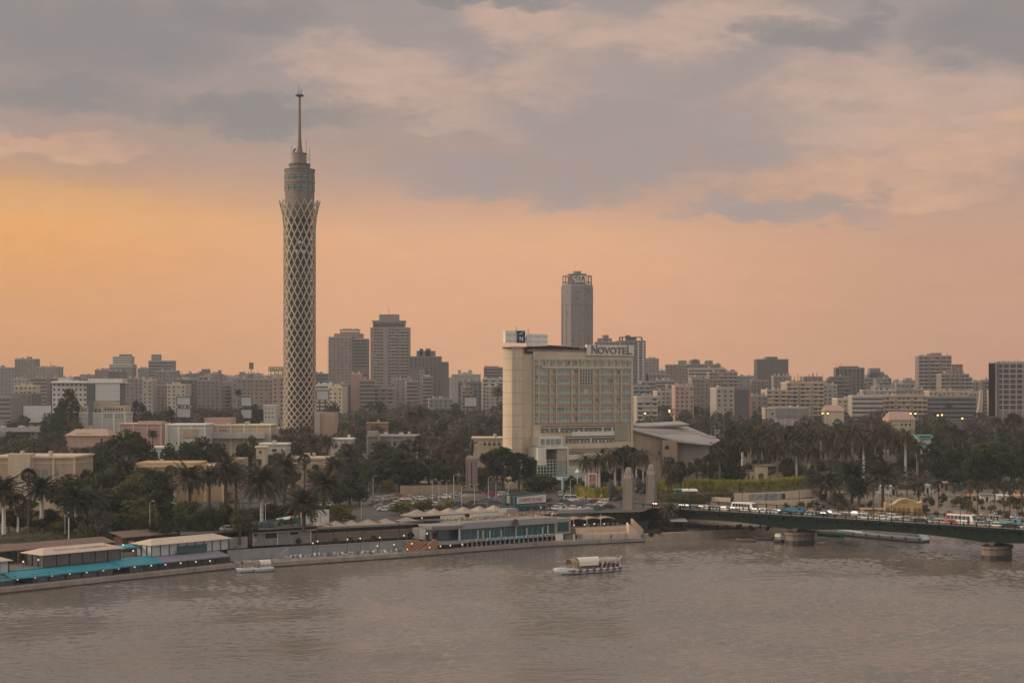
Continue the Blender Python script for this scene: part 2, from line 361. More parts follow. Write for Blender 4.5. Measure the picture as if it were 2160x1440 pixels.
# ================================================================ lattice tower
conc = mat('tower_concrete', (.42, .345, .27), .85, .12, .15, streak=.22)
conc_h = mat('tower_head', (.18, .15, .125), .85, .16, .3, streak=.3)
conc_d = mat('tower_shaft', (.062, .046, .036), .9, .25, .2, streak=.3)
dark = mat('dark_void', (.022, .020, .018), .9, .2)
teal = glass('teal_glass', (.022, .062, .062), .15)
steel = mat('grey_steel', (.17, .165, .16), .5, .15, metal=.4)
white_p = mat('white_paint', (.62, .60, .56), .6, .08, streak=.12)
h_frm = mat('tower_frame_paint', (.38, .35, .31), .6, .08)
rust = mat('dark_steel', (.07, .055, .05), .7, .2)
TD = 800.0
def tower():
 o = P(632, 900, TD); root = thing('lattice_tower', 'tall concrete lattice tower with flared crown and thin mast', 'tower', (o.x, TD, 8))
 n = 16; zb = 0.0; zt = zat(424, TD) - 8
 def rad(z):
  r = 7.9 + .65 * math.exp(-z / 14.0)
  return r + (2.5 * ((z - 114) / (zt - 114)) ** 2.2 if z > 114 else 0)
 zs = [zb]
 while zs[-1] < zt: zs.append(zs[-1] + 1.42 + 2.15 * min(1, max(0, (zs[-1] - 8) / 88)) ** .8)
 k = zt / zs[-1]; zs = [z * k for z in zs]
 mb = MB(); last = len(zs) - 1
 for i in range(n):
  for sgn in (1, -1):
   prev = None
   for j, z in enumerate(zs):
    off = sgn * j * .5 if (last - j) % 2 == last % 2 or True else 0
    th = 2 * math.pi * (i + off) / n
    r = rad(z)
    p = Vector((r * math.cos(th), r * math.sin(th), z))
    w = .80 if j < last else .40
    ring = []
    e = Vector((-math.sin(th), math.cos(th), 0)); q = Vector((math.cos(th), math.sin(th), 0))
    slope = (math.pi * r / n) / max(.5, (zs[min(j + 1, last)] - zs[max(j - 1, 0)]) / (2 if 0 < j < last else 1))
    wt = w * math.sqrt(1 + slope * slope) * .5
    for a, b in ((-1, -1), (1, -1), (1, 1), (-1, 1)): ring.append(p + e * a * wt * .62 + q * b * .26)
    if prev: mb.hexa(prev, ring)
    prev = ring
 lat = mb.build('lattice', conc, root)
 # inner shaft with ring slabs
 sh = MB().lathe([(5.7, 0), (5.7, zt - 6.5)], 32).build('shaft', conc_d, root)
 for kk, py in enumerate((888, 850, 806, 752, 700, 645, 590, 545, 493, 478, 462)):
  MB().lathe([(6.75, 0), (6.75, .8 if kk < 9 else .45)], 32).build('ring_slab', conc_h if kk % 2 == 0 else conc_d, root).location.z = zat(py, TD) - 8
 for a, py in ((-82, 513), (-68, 514), (-96, 532), (-76, 530), (-63, 533)):
  d = MB().lathe([(.15, -.3), (.75, -.05), (.8, .05), (.1, .1)], 14)
  q = d.build('dish', white_p, root); th = R(a); q.location = (6.9 * math.cos(th), 6.9 * math.sin(th), zat(py, TD) - 8); q.rotation_euler = (R(90), 0, th + R(90))
 # head
 Z = lambda py: zat(py, TD) - 8
 hd = MB().lathe([(6.2, Z(458)), (7.4, Z(436)), (7.4, Z(405)), (7.5, Z(404.5)), (7.5, Z(388)), (7.75, Z(387.5)), (7.75, Z(384)), (7.5, Z(383.5)), (7.5, Z(365)), (7.7, Z(364)), (7.7, Z(360.5)), (7.35, Z(360))], 48)
 head = hd.build('drum', conc_h, root)
 MB().lathe([(7.8, 0), (7.8, .5), (7.2, .5), (7.2, .1)], 48).build('parapet', rust, root).location.z = Z(360.4)
 wm = MB().box(-.62, .62, -.08, .05, 0, 2.6).box(-1.4, -.05 - .72, -.08, .05, 0, 2.6).box(.77, 1.4, -.08, .05, 0, 2.6).mesh('tower_window', teal)
 fm = MB().box(-1.5, 1.5, -.14, .02, -.22, -.04).box(-1.5, 1.5, -.14, .02, 1.58, 1.68).box(-.74, -.64, -.14, .02, -.04, 2.65).box(.64, .74, -.14, .02, -.04, 2.65).mesh('tower_frame', h_frm)
 for row, py in enumerate((402.5, 381.5)):
  for i in range(14):
   th = 2 * math.pi * (i + .5) / 14
   w = link('window', wm, root, (7.5 * math.cos(th), 7.5 * math.sin(th), Z(py)), th + R(90))
   link('frame', fm, w)
 MB().lathe([(5.25, Z(358.5)), (5.25, Z(351)), (5.4, Z(350.8)), (5.4, Z(347)), (4.2, Z(346.8))], 32).build('upper_tier', conc_h, root)
 MB().lathe([(5.45, Z(350.5)), (5.45, Z(346.5)), (4.9, Z(346))], 32).build('upper_parapet', rust, root)
 MB().lathe([(3.5, Z(347)), (3.5, Z(326)), (3.75, Z(325.8)), (3.75, Z(323.5)), (1, Z(323.2))], 28).build('lantern', conc_h, root)
 MB().lathe([(1.75, Z(323.8)), (1.35, Z(315)), (.98, Z(303)), (.78, Z(285)), (.66, Z(255)), (.60, Z(225)), (.58, Z(203.8)), (.3, Z(203.6))], 16).build('mast', mat('mast_paint', (.16, .115, .085), .7, .15, streak=.3), root)
 MB().lathe([(1.75, Z(203.6)), (2.05, Z(203)), (2.05, Z(200.6)), (1.7, Z(199.8))], 20).build('mast_disc', rust, root)
 for x, a, b in ((-.35, 200, 177.5), (.9, 200, 188), (-1.0, 200, 194), (.2, 200, 191), (-3.9, 347, 308), (3.4, 325, 297), (5.1, 348, 312), (4.3, 340, 327)):
  MB().tube([(x, -.3, Z(a)), (x, -.3, Z(b))], .10, 5).build('antenna', rust, root)
 MB().box(-2.9, -2.1, -2.6, -1.8, Z(323.5), Z(317)).box(-2.4, -1.6, -2.5, -1.9, Z(318), Z(315)).build('equipment', rust, root)
 return root
tower()
# ================================================================ hotel
h_wall = mat('hotel_stone', (.50, .40, .29), .8, .09, .12, streak=.16)
h_span = mat('hotel_spandrel', (.31, .235, .165), .85, .1, .2, streak=.2)
h_pier = mat('hotel_pier', (.43, .335, .23), .85, .1, .2, streak=.25)
h_white = mat('hotel_white', (.60, .56, .49), .7, .08, .2, streak=.12)
h_glass = glass('hotel_glass', (.055, .135, .118), .2)
h_frame = mat('hotel_window_frame', (.60, .60, .55), .5, .06)
h_dark = mat('hotel_open_window', (.016, .018, .017), .6, .2)
h_louver = mat('hotel_louver', (.36, .305, .225), .7, .1, .2)
navy = mat('navy_sign', (.012, .028, .10), .4, .06)
sign_w = mat('sign_face', (.56, .51, .46), .6, .06)
sign_grey = mat('sign_letter', (.15, .125, .115), .5, .1)
HD = 575.0; HO = Vector(((1125 - 1080) / F * HD, HD, 8)); HY = R(30)
def hx(px, n=0.0):
 """distance along the hotel front seen at photo column px, n behind the front"""
 k = (px - 1080) / F; ex, ey = math.cos(HY), math.sin(HY)
 ox, oy = HO.x - ey * n, HO.y + ex * n
 return (k * oy - ox) / (ex - k * ey)
def hzz(py, x=0.0, n=0.0): return H + (HZ - py) / F * (HO.y + x * math.sin(HY) + n * math.cos(HY)) - 8
def hotel():
 root = thing('hotel', 'tan hotel slab with curved stair tower, teal windows and rooftop sign', 'hotel', HO, HY)
 Lx = hx(1335); top = hzz(746); dep = 16.0
 w = MB()
 w.box(0, Lx, .55, dep, 0, top)
 wall = w.build('wall', h_wall, root)
 rz = [hzz(py) for py in (764.5, 784.7, 804.8, 824.9, 844.8, 864.6, 884.6)]
 # relief: bands between the window rows, vertical piers, top band
 sp = MB()
 for i, z in enumerate(rz):
  lo = rz[i + 1] + 1.15 if i < 6 else hzz(895)
  sp.box(0.02, Lx - .02, .22, .57, lo, z - 1.2)
 sp.build('spandrel', h_span, root)
 MB().box(-.02, Lx + .02, .0, .6, rz[0] + 1.15, top + .9).box(-.02, hx(1131.5) - .95, .0, .6, hzz(940), rz[0] + 1.15).box(Lx - .9, Lx + .02, -.02, .6, hzz(940), rz[0] + 1.15).build('parapet', h_wall, root)
 zxs = [615, 680, 765, 868, 970, 1080, 1180, 1280, 1383, 1483, 1583, 1685, 1785, 1880, 1950]
 pier_m = {}
 for zx in (650, 815, 905, 1122, 1222, 1432, 1525, 1728, 1828):
  x = hx(1040 + zx / 6.75); z1 = rz[1] + 1.2 if zx not in (650,) else rz[0] + 1.15
  key = round(z1)
  if key not in pier_m: pier_m[key] = MB().box(-.34, .34, -.05, .5, 0, z1 - hzz(893)).mesh('pier', h_pier)
  link('pier', pier_m[key], root, (x, 0, hzz(893)))
 MB().box(hx(1143), Lx - .9, .02, .5, rz[0] - 2.05, rz[0] - 1.2).build('ledge', h_wall, root)
 def win(wd, ht, div, m):
  p = MB().box(-wd / 2, wd / 2, .02, .1, -ht / 2, ht / 2).mesh('pane', m)
  f = MB(); a = .11
  f.box(-wd / 2 - a, wd / 2 + a, -.08, .06, ht / 2, ht / 2 + a).box(-wd / 2 - a, wd / 2 + a, -.08, .06, -ht / 2 - a, -ht / 2)
  f.box(-wd / 2 - a, -wd / 2, -.08, .06, -ht / 2, ht / 2).box(wd / 2, wd / 2 + a, -.08, .06, -ht / 2, ht / 2)
  for i in range(1, div): x = -wd / 2 + wd * i / div; f.box(x - .06, x + .06, -.07, .03, -ht / 2, ht / 2)
  f.box(-wd / 2, wd / 2, -.06, .04, -ht / 2 + ht * .24, -ht / 2 + ht * .24 + .1)
  return f.mesh('window', h_frame), p
 WM = {(k, g): win(*{'s': (1.25, 1.85, 2), 'n': (.75, 1.85, 2), 'd': (3.0, 1.75, 5), 'e': (1.5, 1.85, 3)}[k], m) for k in 'snde' for g, m in ((0, h_glass), (1, h_dark))}
 rng = random.Random(3)
 def put(kind, zx, z, y=.42, op=None):
  op = (1 if rng.random() < .13 else 0) if op is None else op
  f, p = WM[(kind, op)]
  a = link('window', f, root, (hx(1040 + zx / 6.75, y), y, z)); link('pane', p, a)
 for i, z in enumerate(rz):
  for j, zx in enumerate(zxs):
   if i == 0: put('n' if j == 1 else 's', zx, z, .0 - .04 if j < 1 else .42 - .48)
   elif i in (1, 2) and j in (7, 8): continue
   elif j in (0, 3, 6, 9, 12): put('s', zx if j != 9 else 1478, z, .42 if j else -.03)
   elif j == 1: put('n', zx, z)
   elif j == 2: put('d', 752, z)
   elif j in (7, 8) and i == 3: put('s', (1270, 1375)[j - 7], z)
   elif j == 14: put('e', 1948, z)
   else: put('d', {4: 962, 5: 1062, 7: 1278, 8: 1372, 10: 1575, 11: 1668, 13: 1872}[j], z)
 # double-height lattice bay
 x0, x1 = hx(1040 + 1235 / 6.75), hx(1040 + 1422 / 6.75); z0, z1 = rz[2] - 1.1, rz[1] + 1.1
 b = MB().box(x0, x1, .18, .4, z0, z1).build('bay_glass', mat('bay_glass', (.10, .085, .075), .3, .2), root)
 g = MB()
 for i in range(6): x = x0 + (x1 - x0) * i / 5; g.box(x - .07, x + .07, .05, .2, z0, z1)
 for i in range(6): z = z0 + (z1 - z0) * i / 5; g.box(x0, x1, .07, .19, z - .06, z + .06)
 g.build('bay_grille', h_frame, root)
 # lower service floors
 xa, xb = hx(1143), hx(1296)
 for py0, py1 in ((912, 898.5), (935, 921)):
  MB().box(hx(1143 if py0 < 920 else 1195), xb, .15, .6, hzz(py0), hzz(py1)).build('louver_band', mat('service_band', (.13, .115, .10), .8, .4, 1.2), root)
  mb = MB(); xs = hx(1143 if py0 < 920 else 1195)
  mb.box(xs, xb, -.08, .1, hzz(py1) - .75, hzz(py1) - .55)
  mb.build('rail', h_white, root)
  nn = 15 if py0 < 920 else 13
  for i in range(nn):
   x = xs + (xb - xs) * (i + .5) / nn
   MB().box(x - .32, x + .32, -.25, .14, hzz(py0) + .02, hzz(py0) + (.75 if rng.random() < .6 else 1.4)).build('air_conditioner', h_white if rng.random() < .35 else h_louver, root)
 MB().box(hx(1206), xb, -.12, .6, hzz(921) + .0, hzz(911.5)).build('white_band', h_white, root)
 lv = MB().box(hx(1296) + .1, hx(1325), -.1, .6, hzz(932), hzz(897))
 for i in range(17): x = hx(1296.5) + (hx(1324.5) - hx(1296.5)) * (i + .5) / 17; lv.box(x - .09, x + .09, -.22, -.1, hzz(932) + .1, hzz(897) - .1)
 lv.build('louver_panel', h_louver, root)
 MB().box(hx(1131), Lx + .05, -.35, .6, hzz(948), hzz(936.5)).build('belt_course', h_wall, root)
 MB().box(hx(1185), Lx - 1, -.02, .6, hzz(955), hzz(948) - .02).build('soffit', h_span, root)
 # forward podium: white volume with ribbon window, glass grid corner
 pod = MB().box(-2.2, hx(1152, -7), -7.0, .5, hzz(981, 0, -7), hzz(943, 0, -7)).box(hx(1152, -7), hx(1199, -7), -7.02, .5, hzz(946, 8, -7), hzz(941.5, 8, -7)).build('podium', h_white, root)
 MB().box(hx(1136, -5), hx(1184, -5), -5.6, .5, hzz(941, 0, -5), hzz(921, 0, -5)).build('ribbon_block', h_white, root)
 rx0, rx1 = hx(1140, -5.6), hx(1183, -5.6)
 for i, (a, c) in enumerate(((0, .2), (.26, .46), (.5, .68), (.72, 1))):
  MB().box(rx0 + (rx1 - rx0) * a, rx0 + (rx1 - rx0) * c, -5.7, -5.55, hzz(938.5, 0, -5.6), hzz(925.5, 0, -5.6)).build('ribbon_window', mat('ribbon_glass', (.20, .21, .19), .25, .3), root)
 MB().box(hx(1174, -6), hx(1195, -6), -6.2, .5, hzz(971, 4, -6), hzz(946, 4, -6) - .05).build('tan_panel', h_louver, root)
 def grid(x0, x1, y, z0, z1, nx, nz, name):
  MB().box(x0, x1, y, y + 5.5, z0, z1).build(name, glass('podium_glass', (.02, .03, .032), .12), root)
  g = MB()
  for i in range(nx + 1): x = x0 + (x1 - x0) * i / nx; g.box(x - .07, x + .07, y - .13, y + .0, z0, z1)
  for i in range(nz + 1): z = z0 + (z1 - z0) * i / nz; g.box(x0, x1, y - .12, y - .005, z - .06, z + .06)
  g.build('grille', h_frame, root)
 grid(hx(1133.5, -6.9), hx(1173, -6.9), -6.8, 0, hzz(970, 0, -6.9), 6, 9, 'glass_wall')
 grid(hx(1175, -6.2), hx(1193, -6.2), -6.35, 0, hzz(971, 4, -6.2), 7, 12, 'glass_corner')
 MB().box(hx(1193.2, -5), hx(1196.5, -5), -6.0, .5, 0, hzz(946, 8, -6)).build('fin', h_white, root)
 MB().box(hx(1196, -1), Lx + 1.5, -2.0, .6, 0, hzz(983, 12)).box(hx(1196, -1), hx(1270), -1.9, .6, hzz(969, 12), hzz(958, 12)).build('rear_podium', h_white, root)
 for px in (1203, 1214, 1222):
  MB().box(hx(px, -2) - .8, hx(px, -2) + (1.0 if px < 1210 else 3.2), -1.2, .2, hzz(968, 10), hzz(957, 10)).build('podium_window', h_dark, root)
 # entrance canopy
 MB().box(hx(1180, -12), hx(1222, -12), -14, -2, 3.6, 4.6).box(hx(1181, -12), hx(1184, -12), -13.8, -13, 0, 3.6).box(hx(1200, -12), hx(1203, -12), -13.8, -13, 0, 3.6).box(hx(1219, -12), hx(1221, -12), -13.8, -13, 0, 3.6).build('entrance_canopy', mat('canopy_teal', (.27, .36, .36), .6, .1), root)
 # curved stair tower
 a, c = hx(1061, 3), -.0
 tw = hzz(733)
 poly = [(hx(1062.5, 10), 9), (a, 3.2)]
 for i in range(9):
  t = math.pi / 2 * i / 8; poly.append((a + 3.2 * (1 - math.cos(t)) * .6, 3.2 - 5.2 * math.sin(t)))
 poly += [(hx(1079, -2.1), -2.15), (hx(1080, -2.6), -2.55), (hx(1101.5, -2.6), -2.55), (hx(1102, -2.2), -2.1), (hx(1103, -1), -.5)]
 for i in range(7):
  t = math.pi / 2 * i / 6; poly.append((hx(1104, 0) + (0 - hx(1104, 0)) * (i / 6.0), 1.6 * math.sin(math.pi * (.25 + .5 * i / 6)) - .4))
 poly += [(.4, .3), (.4, 9)]
 a9 = hx(1062.5, 10)
 st = MB().prism(poly, 0, tw).build('stair_tower', h_wall, root)
 jn = MB()
 for i in range(13):
  z = 6 + i * 4.1
  cx = sum(p[0] for p in poly) / len(poly); cy = sum(p[1] for p in poly) / len(poly)
  jn.prism([(cx + (x - cx) * 1.004, cy + (y - cy) * 1.004) for x, y in poly], z, z + .17)
 jn.build('joint', mat('joint_dark', (.27, .205, .145), .9, .1), root)
 MB().prism([(hx(1052, 4), 4), (hx(1058, -1), -1.0), (hx(1075, -3), -3.4), (hx(1103, -3), -3.6), (hx(1112), .4), (hx(1112), 4)], tw, tw + .35).build('canopy_roof', h_white, root)
 # rooftop boxes and signs
 b0, b1 = hx(1061.5, -1), hx(1088, -1)
 def pbox(name, xa, xb, ya, za, zb, m, rows, tilt=0):
  o = MB().box(xa, xb, ya, ya + 1.6, za, zb).build(name, m, root); h = MB()
  for r in rows:
   k = int((xb - xa) / .62)
   for i in range(k):
    if i % 5 == 4: continue
    x = xa + .4 + i * .62; z = za + (zb - za) * r
    h.box(x, x + .26, ya - .03, ya + .05, z, z + .3)
  q = h.build('perforation', h_dark, o); return o
 pbox('sign_box', b0, b1, -2.6, hzz(724), hzz(699.5), h_white, (.12, .62))
 pbox('sign_box', hx(1109.5, -1), hx(1153.5, -1), -1.5, hzz(729), hzz(704.5), white_p, (.3, .74))
 ns = MB().box(hx(1088.2, -2), hx(1105.5, -2), -2.85, -.6, hzz(724), hzz(698.5)).build('logo_sign', navy, root)
 tm = link('letter', text_mesh('hotel_letter', 'N', 2.0, .1, white_p, .05), root, ((hx(1088.2, -2) + hx(1105.5, -2)) / 2, -2.95, hzz(715.5, 0, -2)))
 sw = MB()
 cx = (hx(1088.2, -2) + hx(1105.5, -2)) / 2
 pts = [Vector((cx - 1.3 + 2.4 * t, -2.93, hzz(703.5, 0, -2) - .35 + .95 * t * t)) for t in [i / 8 for i in range(9)]]
 for i in range(8): sw.beam(pts[i], pts[i + 1], .08, .05 + .22 * math.sin(math.pi * (i + .5) / 8))
 sw.build('swoosh', white_p, root)
 MB().box(hx(1110), hx(1184), .5, 6, top + .1, hzz(730)).build('rooftop_bar', mat('bar_dark', (.05, .038, .033), .8, .4, .8), root)
 MB().box(hx(1184), hx(1224), .5, 6, top + .1, hzz(731)).build('rooftop_screen', mat('bar_brown', (.085, .06, .048), .8, .3, .8), root)
 MB().box(hx(1222.5), hx(1237), .1, 4, top + .1, hzz(730.5)).build('rooftop_glass', teal, root)
 MB().box(hx(1112), hx(1236), -.1, .1, top + .9, top + 1.6).build('roof_rail', steel, root)
 cz = hzz(728)
 MB().hexa([(hx(1150), -.8, cz), (hx(1236), -.8, hzz(732)), (hx(1236), 7, hzz(732)), (hx(1150), 7, cz)], [(hx(1150), -.8, cz + .25), (hx(1236), -.8, hzz(732) + .25), (hx(1236), 7, hzz(732) + .25), (hx(1150), 7, cz + .25)]).build('roof_canopy', mat('canopy_tan', (.45, .34, .24), .7, .1), root)
 sx0, sx1 = hx(1237.5, -.6), hx(1337, -.6)
 MB().box(sx0, sx1, -.7, .4, hzz(750, 33), hzz(727.5, 33)).build('sign_board', sign_w, root)
 lm = text_mesh('hotel_name', 'N', 4.2, .3, sign_grey, .06)
 def word(s, size, x, z):
  return link('lettering', text_mesh('hotel_name', s, size, .3, sign_grey, .05, 1.0, 'LEFT'), root, (x, -.86, z))
 zc = (hzz(750, 33) + hzz(727.5, 33)) / 2
 sc = sx1 - sx0; a = word('N', 4.6, sx0 + sc * .085, zc + .05); b = word('OVOTE', 3.55, sx0 + sc * .22, zc - .2); c = word('L', 4.6, sx0 + sc * .835, zc + .05)
 b.scale.x = sc * .60 / b.dimensions.x; a.scale.x = sc * .12 / a.dimensions.x; c.scale.x = sc * .095 / c.dimensions.x
 for px, y0, y1 in ((1092, 698, 688), (1117, 704, 692)):
  MB().tube([(hx(px), 1, hzz(y0)), (hx(px), 1, hzz(y1))], .09, 5).build('antenna', rust, root)
 return root
hotel()
# ================================================================ city blocks across the island and the far bank
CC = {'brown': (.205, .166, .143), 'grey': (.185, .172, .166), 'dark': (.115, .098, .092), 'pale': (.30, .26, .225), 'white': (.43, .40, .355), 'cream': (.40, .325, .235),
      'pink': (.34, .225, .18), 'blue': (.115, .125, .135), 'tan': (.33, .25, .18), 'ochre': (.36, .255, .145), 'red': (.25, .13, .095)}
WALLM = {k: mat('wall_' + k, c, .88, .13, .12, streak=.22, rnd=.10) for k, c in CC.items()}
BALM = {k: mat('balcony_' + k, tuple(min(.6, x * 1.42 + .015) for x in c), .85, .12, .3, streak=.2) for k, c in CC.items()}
win_far = mat('far_window', (.028, .028, .030), .3, .5, .25)
win_mid = mat('window_dark', (.032, .035, .036), .25, .35, .4)
roof_m = mat('flat_roof', (.22, .185, .155), .95, .25, .3)
tank_m = mat('water_tank', (.30, .27, .24), .6, .2)
brng = random.Random(11)
def bldg(px0, px1, py, D, style='win', c='brown', dep=16, fl=3.3, huts=(), vis=880, yaw=0.0, look=None, cat='apartment block', name='apartment_block', group=None, clutter=2, bay=3.4, z0=8.0, wh=1.5, ww=1.5, seg=None, sunk=True):
 x0 = (px0 - 1080) / F * D; w = (px1 - px0) / F * D / max(.5, math.cos(yaw)); h = zat(py, D) - z0
 root = thing(name, look, cat, (x0, D, z0), yaw, group)
 W_, B_ = WALLM[c], BALM[c]
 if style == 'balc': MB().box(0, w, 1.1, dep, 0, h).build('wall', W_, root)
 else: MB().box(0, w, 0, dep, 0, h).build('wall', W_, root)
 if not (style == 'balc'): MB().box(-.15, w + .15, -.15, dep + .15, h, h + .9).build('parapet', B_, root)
 zlo = max(2.0, zat(vis, D) - z0); fh = fl; nf = max(1, int((h - zlo) / fh)); nb = max(1, int(w / bay)); g = D < 1200
 wm = win_mid if g else win_far
 if style == 'win':
  if nf * nb <= 90:
   me = MB().box(-ww / 2, ww / 2, -.09, .05, 0, wh).mesh('window', wm)
   sd = MB().box(-ww / 2, ww / 2, -.09, .05, 0, wh).mesh('window', wm)
   for f in range(nf):
    for b in range(nb):
     if brng.random() < .06: continue
     link('window', me, root, ((b + .5) * w / nb, 0, h - 1.1 - wh - f * fh))
   side = 1 if x0 + w < 0 else -1
  else: style = 'cell'
 if style == 'cell' and D < 1460:
  q = [(f, b) for f in range(nf) for b in range(nb) if brng.random() > .12]; me = MB().box(-ww * .45, ww * .45, -.1, .04, 0, wh).mesh('window', wm); rest = MB()
  for i, (f, b) in enumerate(q):
   x, z = (b + .5) * w / nb, h - 1.1 - wh - f * fh
   if i < 100: link('window', me, root, (x, 0, z))
   else: rest.box(x - ww * .45, x + ww * .45, -.1, .04, z, z + wh)
  if rest.v: tag(rest.build('window', wm, root, fix=False), kind='stuff')
 elif style == 'cell':
  for f in range(nf):
   mb = MB(); z = h - 1.1 - wh - f * fh
   for b in range(nb):
    if brng.random() < .12: continue
    x = (b + .5) * w / nb; q = ww * brng.uniform(.35, .6); mb.box(x - q, x + q, -.1, .04, z, z + wh * brng.uniform(.8, 1.1))
   if not mb.v: continue
   mb.build('glazing', wm, root, fix=False)
 if style == 'band':
  for f in range(nf):
   z = h - 1.2 - wh - f * fh
   MB().box(.4, w - .4, -.08, .04, z, z + wh).build('glazing', wm, root, fix=False)
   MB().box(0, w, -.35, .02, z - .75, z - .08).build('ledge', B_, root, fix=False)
 if style == 'balc':
  seg = seg or ((0, .30), (.36, .64), (.70, 1)); wc = 0; rest = MB()
  for f in range(nf):
   z = h - (f + 1) * fh
   mb = MB()
   for a, b in seg:
    k = max(1, int((b - a) * w / 3.2))
    for i in range(k):
     if brng.random() < .12: continue
     xa = w * a + (b - a) * w * (i + .18) / k; mb.box(xa, xa + (b - a) * w / k * .64, 1.0, 1.15, z + .4, z + 2.5)
   if mb.v and D < 1460:
    for i in range(0, len(mb.v), 8):
     q = MB(); q.v, q.f, q.m = mb.v[i:i + 8], mb.f[:6], mb.m[:6]
     if wc < 100: q.build('window', wm, root, fix=False)
     else: rest.add(q.v, q.f)
     wc += 1
   elif mb.v: mb.build('glazing', wm, root, fix=False)
   for a, b in seg:
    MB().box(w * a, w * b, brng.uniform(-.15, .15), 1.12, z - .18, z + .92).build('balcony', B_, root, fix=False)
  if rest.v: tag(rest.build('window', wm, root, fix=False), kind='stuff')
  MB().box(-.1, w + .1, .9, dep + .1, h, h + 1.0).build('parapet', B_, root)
 if style == 'frame':   # concrete grid with deep window bays
  for b in range(nb + 1):
   x = w * b / nb; MB().box(x - .35, x + .35, -.7, .02, 0, h).build('pier', B_, root, fix=False)
  for f in range(nf + 1):
   z = h - f * fh; MB().box(0, w, -.45, .01, z - .9, z - .01).build('spandrel', B_, root, fix=False)
  for f in range(nf):
   z = h - (f + 1) * fh; MB().box(.3, w - .3, -.06, .03, z + .05, z + fh - .95).build('glazing', wm, root, fix=False)
 if style == 'rib':
  for b in range(nb + 1):
   x = w * b / nb; MB().box(x - .22, x + .22, -.4, .02, 0, h).build('rib', B_, root, fix=False)
  for b in range(nb):
   mb = MB()
   for f in range(nf):
    if brng.random() < .15: continue
    z = h - (f + 1) * fh; x = w * (b + .5) / nb; mb.box(x - bay * .26, x + bay * .26, -.07, .03, z + .5, z + 2.1)
   if mb.v: mb.build('glazing', wm, root, fix=False)
 for a, b, q in huts:
  xa, xb = (a - px0) / F * D, (b - px0) / F * D
  MB().box(xa, xb, dep * .25, dep * .8, h + .02, zat(q, D) - z0).build('roof_hut', W_, root, fix=False)
 for i in range(clutter):
  x = brng.uniform(1.0, max(1.2, w - 2.5)); y = brng.uniform(.5, dep * .5); r = brng.random()
  if r < .35: MB().box(x, x + brng.uniform(1.5, 3.2), y, y + 2, h + .03, h + brng.uniform(1.5, 3.0)).build('roof_hut', W_, root, fix=False)
  elif r < .65: MB().lathe([(.75, 0), (.8, .2), (.8, 1.5), (.3, 1.75)], 10, (x, y, h + .9)).build('water_tank', tank_m, root)
  elif r < .85: MB().tube([(x, y, h + .03), (x, y, h + brng.uniform(3, 6))], .13, 4).build('antenna', rust, root)
  else: MB().lathe([(.1, -.1), (.8, .25), (.85, .3), (.1, .05)], 10).xf(Matrix.Translation((x, y, h + 1.6)) @ Matrix.Rotation(R(60), 4, 'X')).tube([(x, y, h + .03), (x, y, h + 1.6)], .08, 4).build('satellite_dish', tank_m, root)
 return root
# ---- named far towers
def tower_a():
 D = 1700; r = bldg(693, 743, 712, D, 'cell', 'brown', 22, huts=(), look='brown apartment tower with stepped penthouse, just beside the lattice tower', clutter=0, bay=4.2, wh=1.3, ww=1.5)
 u = F / D
 X = lambda px: (px - 693) / u
 Z = lambda py: zat(py, D) - 8
 w = MB().box(X(743), X(775), 2.5, 24, 0, Z(714)).box(X(704), X(764), 3, 18, Z(712.5), Z(703)).box(X(716), X(756), 5, 16, Z(703.2), Z(699)).box(X(715.5), X(757), 4.5, 16.5, Z(696.5), Z(694))
 for a in (717, 730, 743, 755): w.box(X(a), X(a) + .5, 5, 6, Z(699), Z(696.5))
 w.build('upper_storey', WALLM['brown'], r)
 for i in range(40):
  z = Z(717) - i * 3.4
  if z < Z(870): break
  if brng.random() < .9: MB().box(X(746), X(774), 2.2, 2.6, z - 1.5, z).build('glazing', win_far, r)
  MB().box(X(690.5), X(693.2), 1, 5, z - 2.4, z - 1.4).build('balcony', BALM['brown'], r)
  if i % 2 == 0: MB().box(X(758), X(775.5), 1.6, 2.55, z - 2.2, z - 1.5).build('balcony', BALM['dark'], r)
 for px in (722, 727, 733, 737, 746, 751): MB().box(X(px), X(px) + 1.2, 8, 9, Z(694), Z(692)).build('satellite_dish', rust, r)
tower_a()
def tower_b():
 D = 1680; r = bldg(781, 863, 692, D, 'balc', 'brown', 24, look='tallest brown balcony tower of the far bank, stepped at its top', clutter=0, fl=3.35, seg=((.08, .32), (.46, .72), (.78, 1.0)))
 u = F / D; X = lambda px: (px - 781) / u; Z = lambda py: zat(py, D) - 8
 MB().box(X(786), X(853), 3, 21, Z(692), Z(677)).box(X(784.5), X(854.5), 2, 22, Z(679), Z(675.5)).box(X(799), X(840), 5, 18, Z(676), Z(662.5)).build('upper_storey', WALLM['brown'], r)
 MB().box(X(808), X(818), .3, 1.2, 0, Z(700)).box(X(842.5), X(845), .2, 1.2, 0, Z(692)).build('pilaster', WALLM['brown'], r)
 MB().box(X(788), X(851), 2.85, 3.1, Z(690), Z(682)).build('glazing', win_far, r)
 MB().tube([(X(819), 9, Z(662)), (X(819), 9, Z(645))], .18, 4).build('antenna', rust, r)
tower_b()
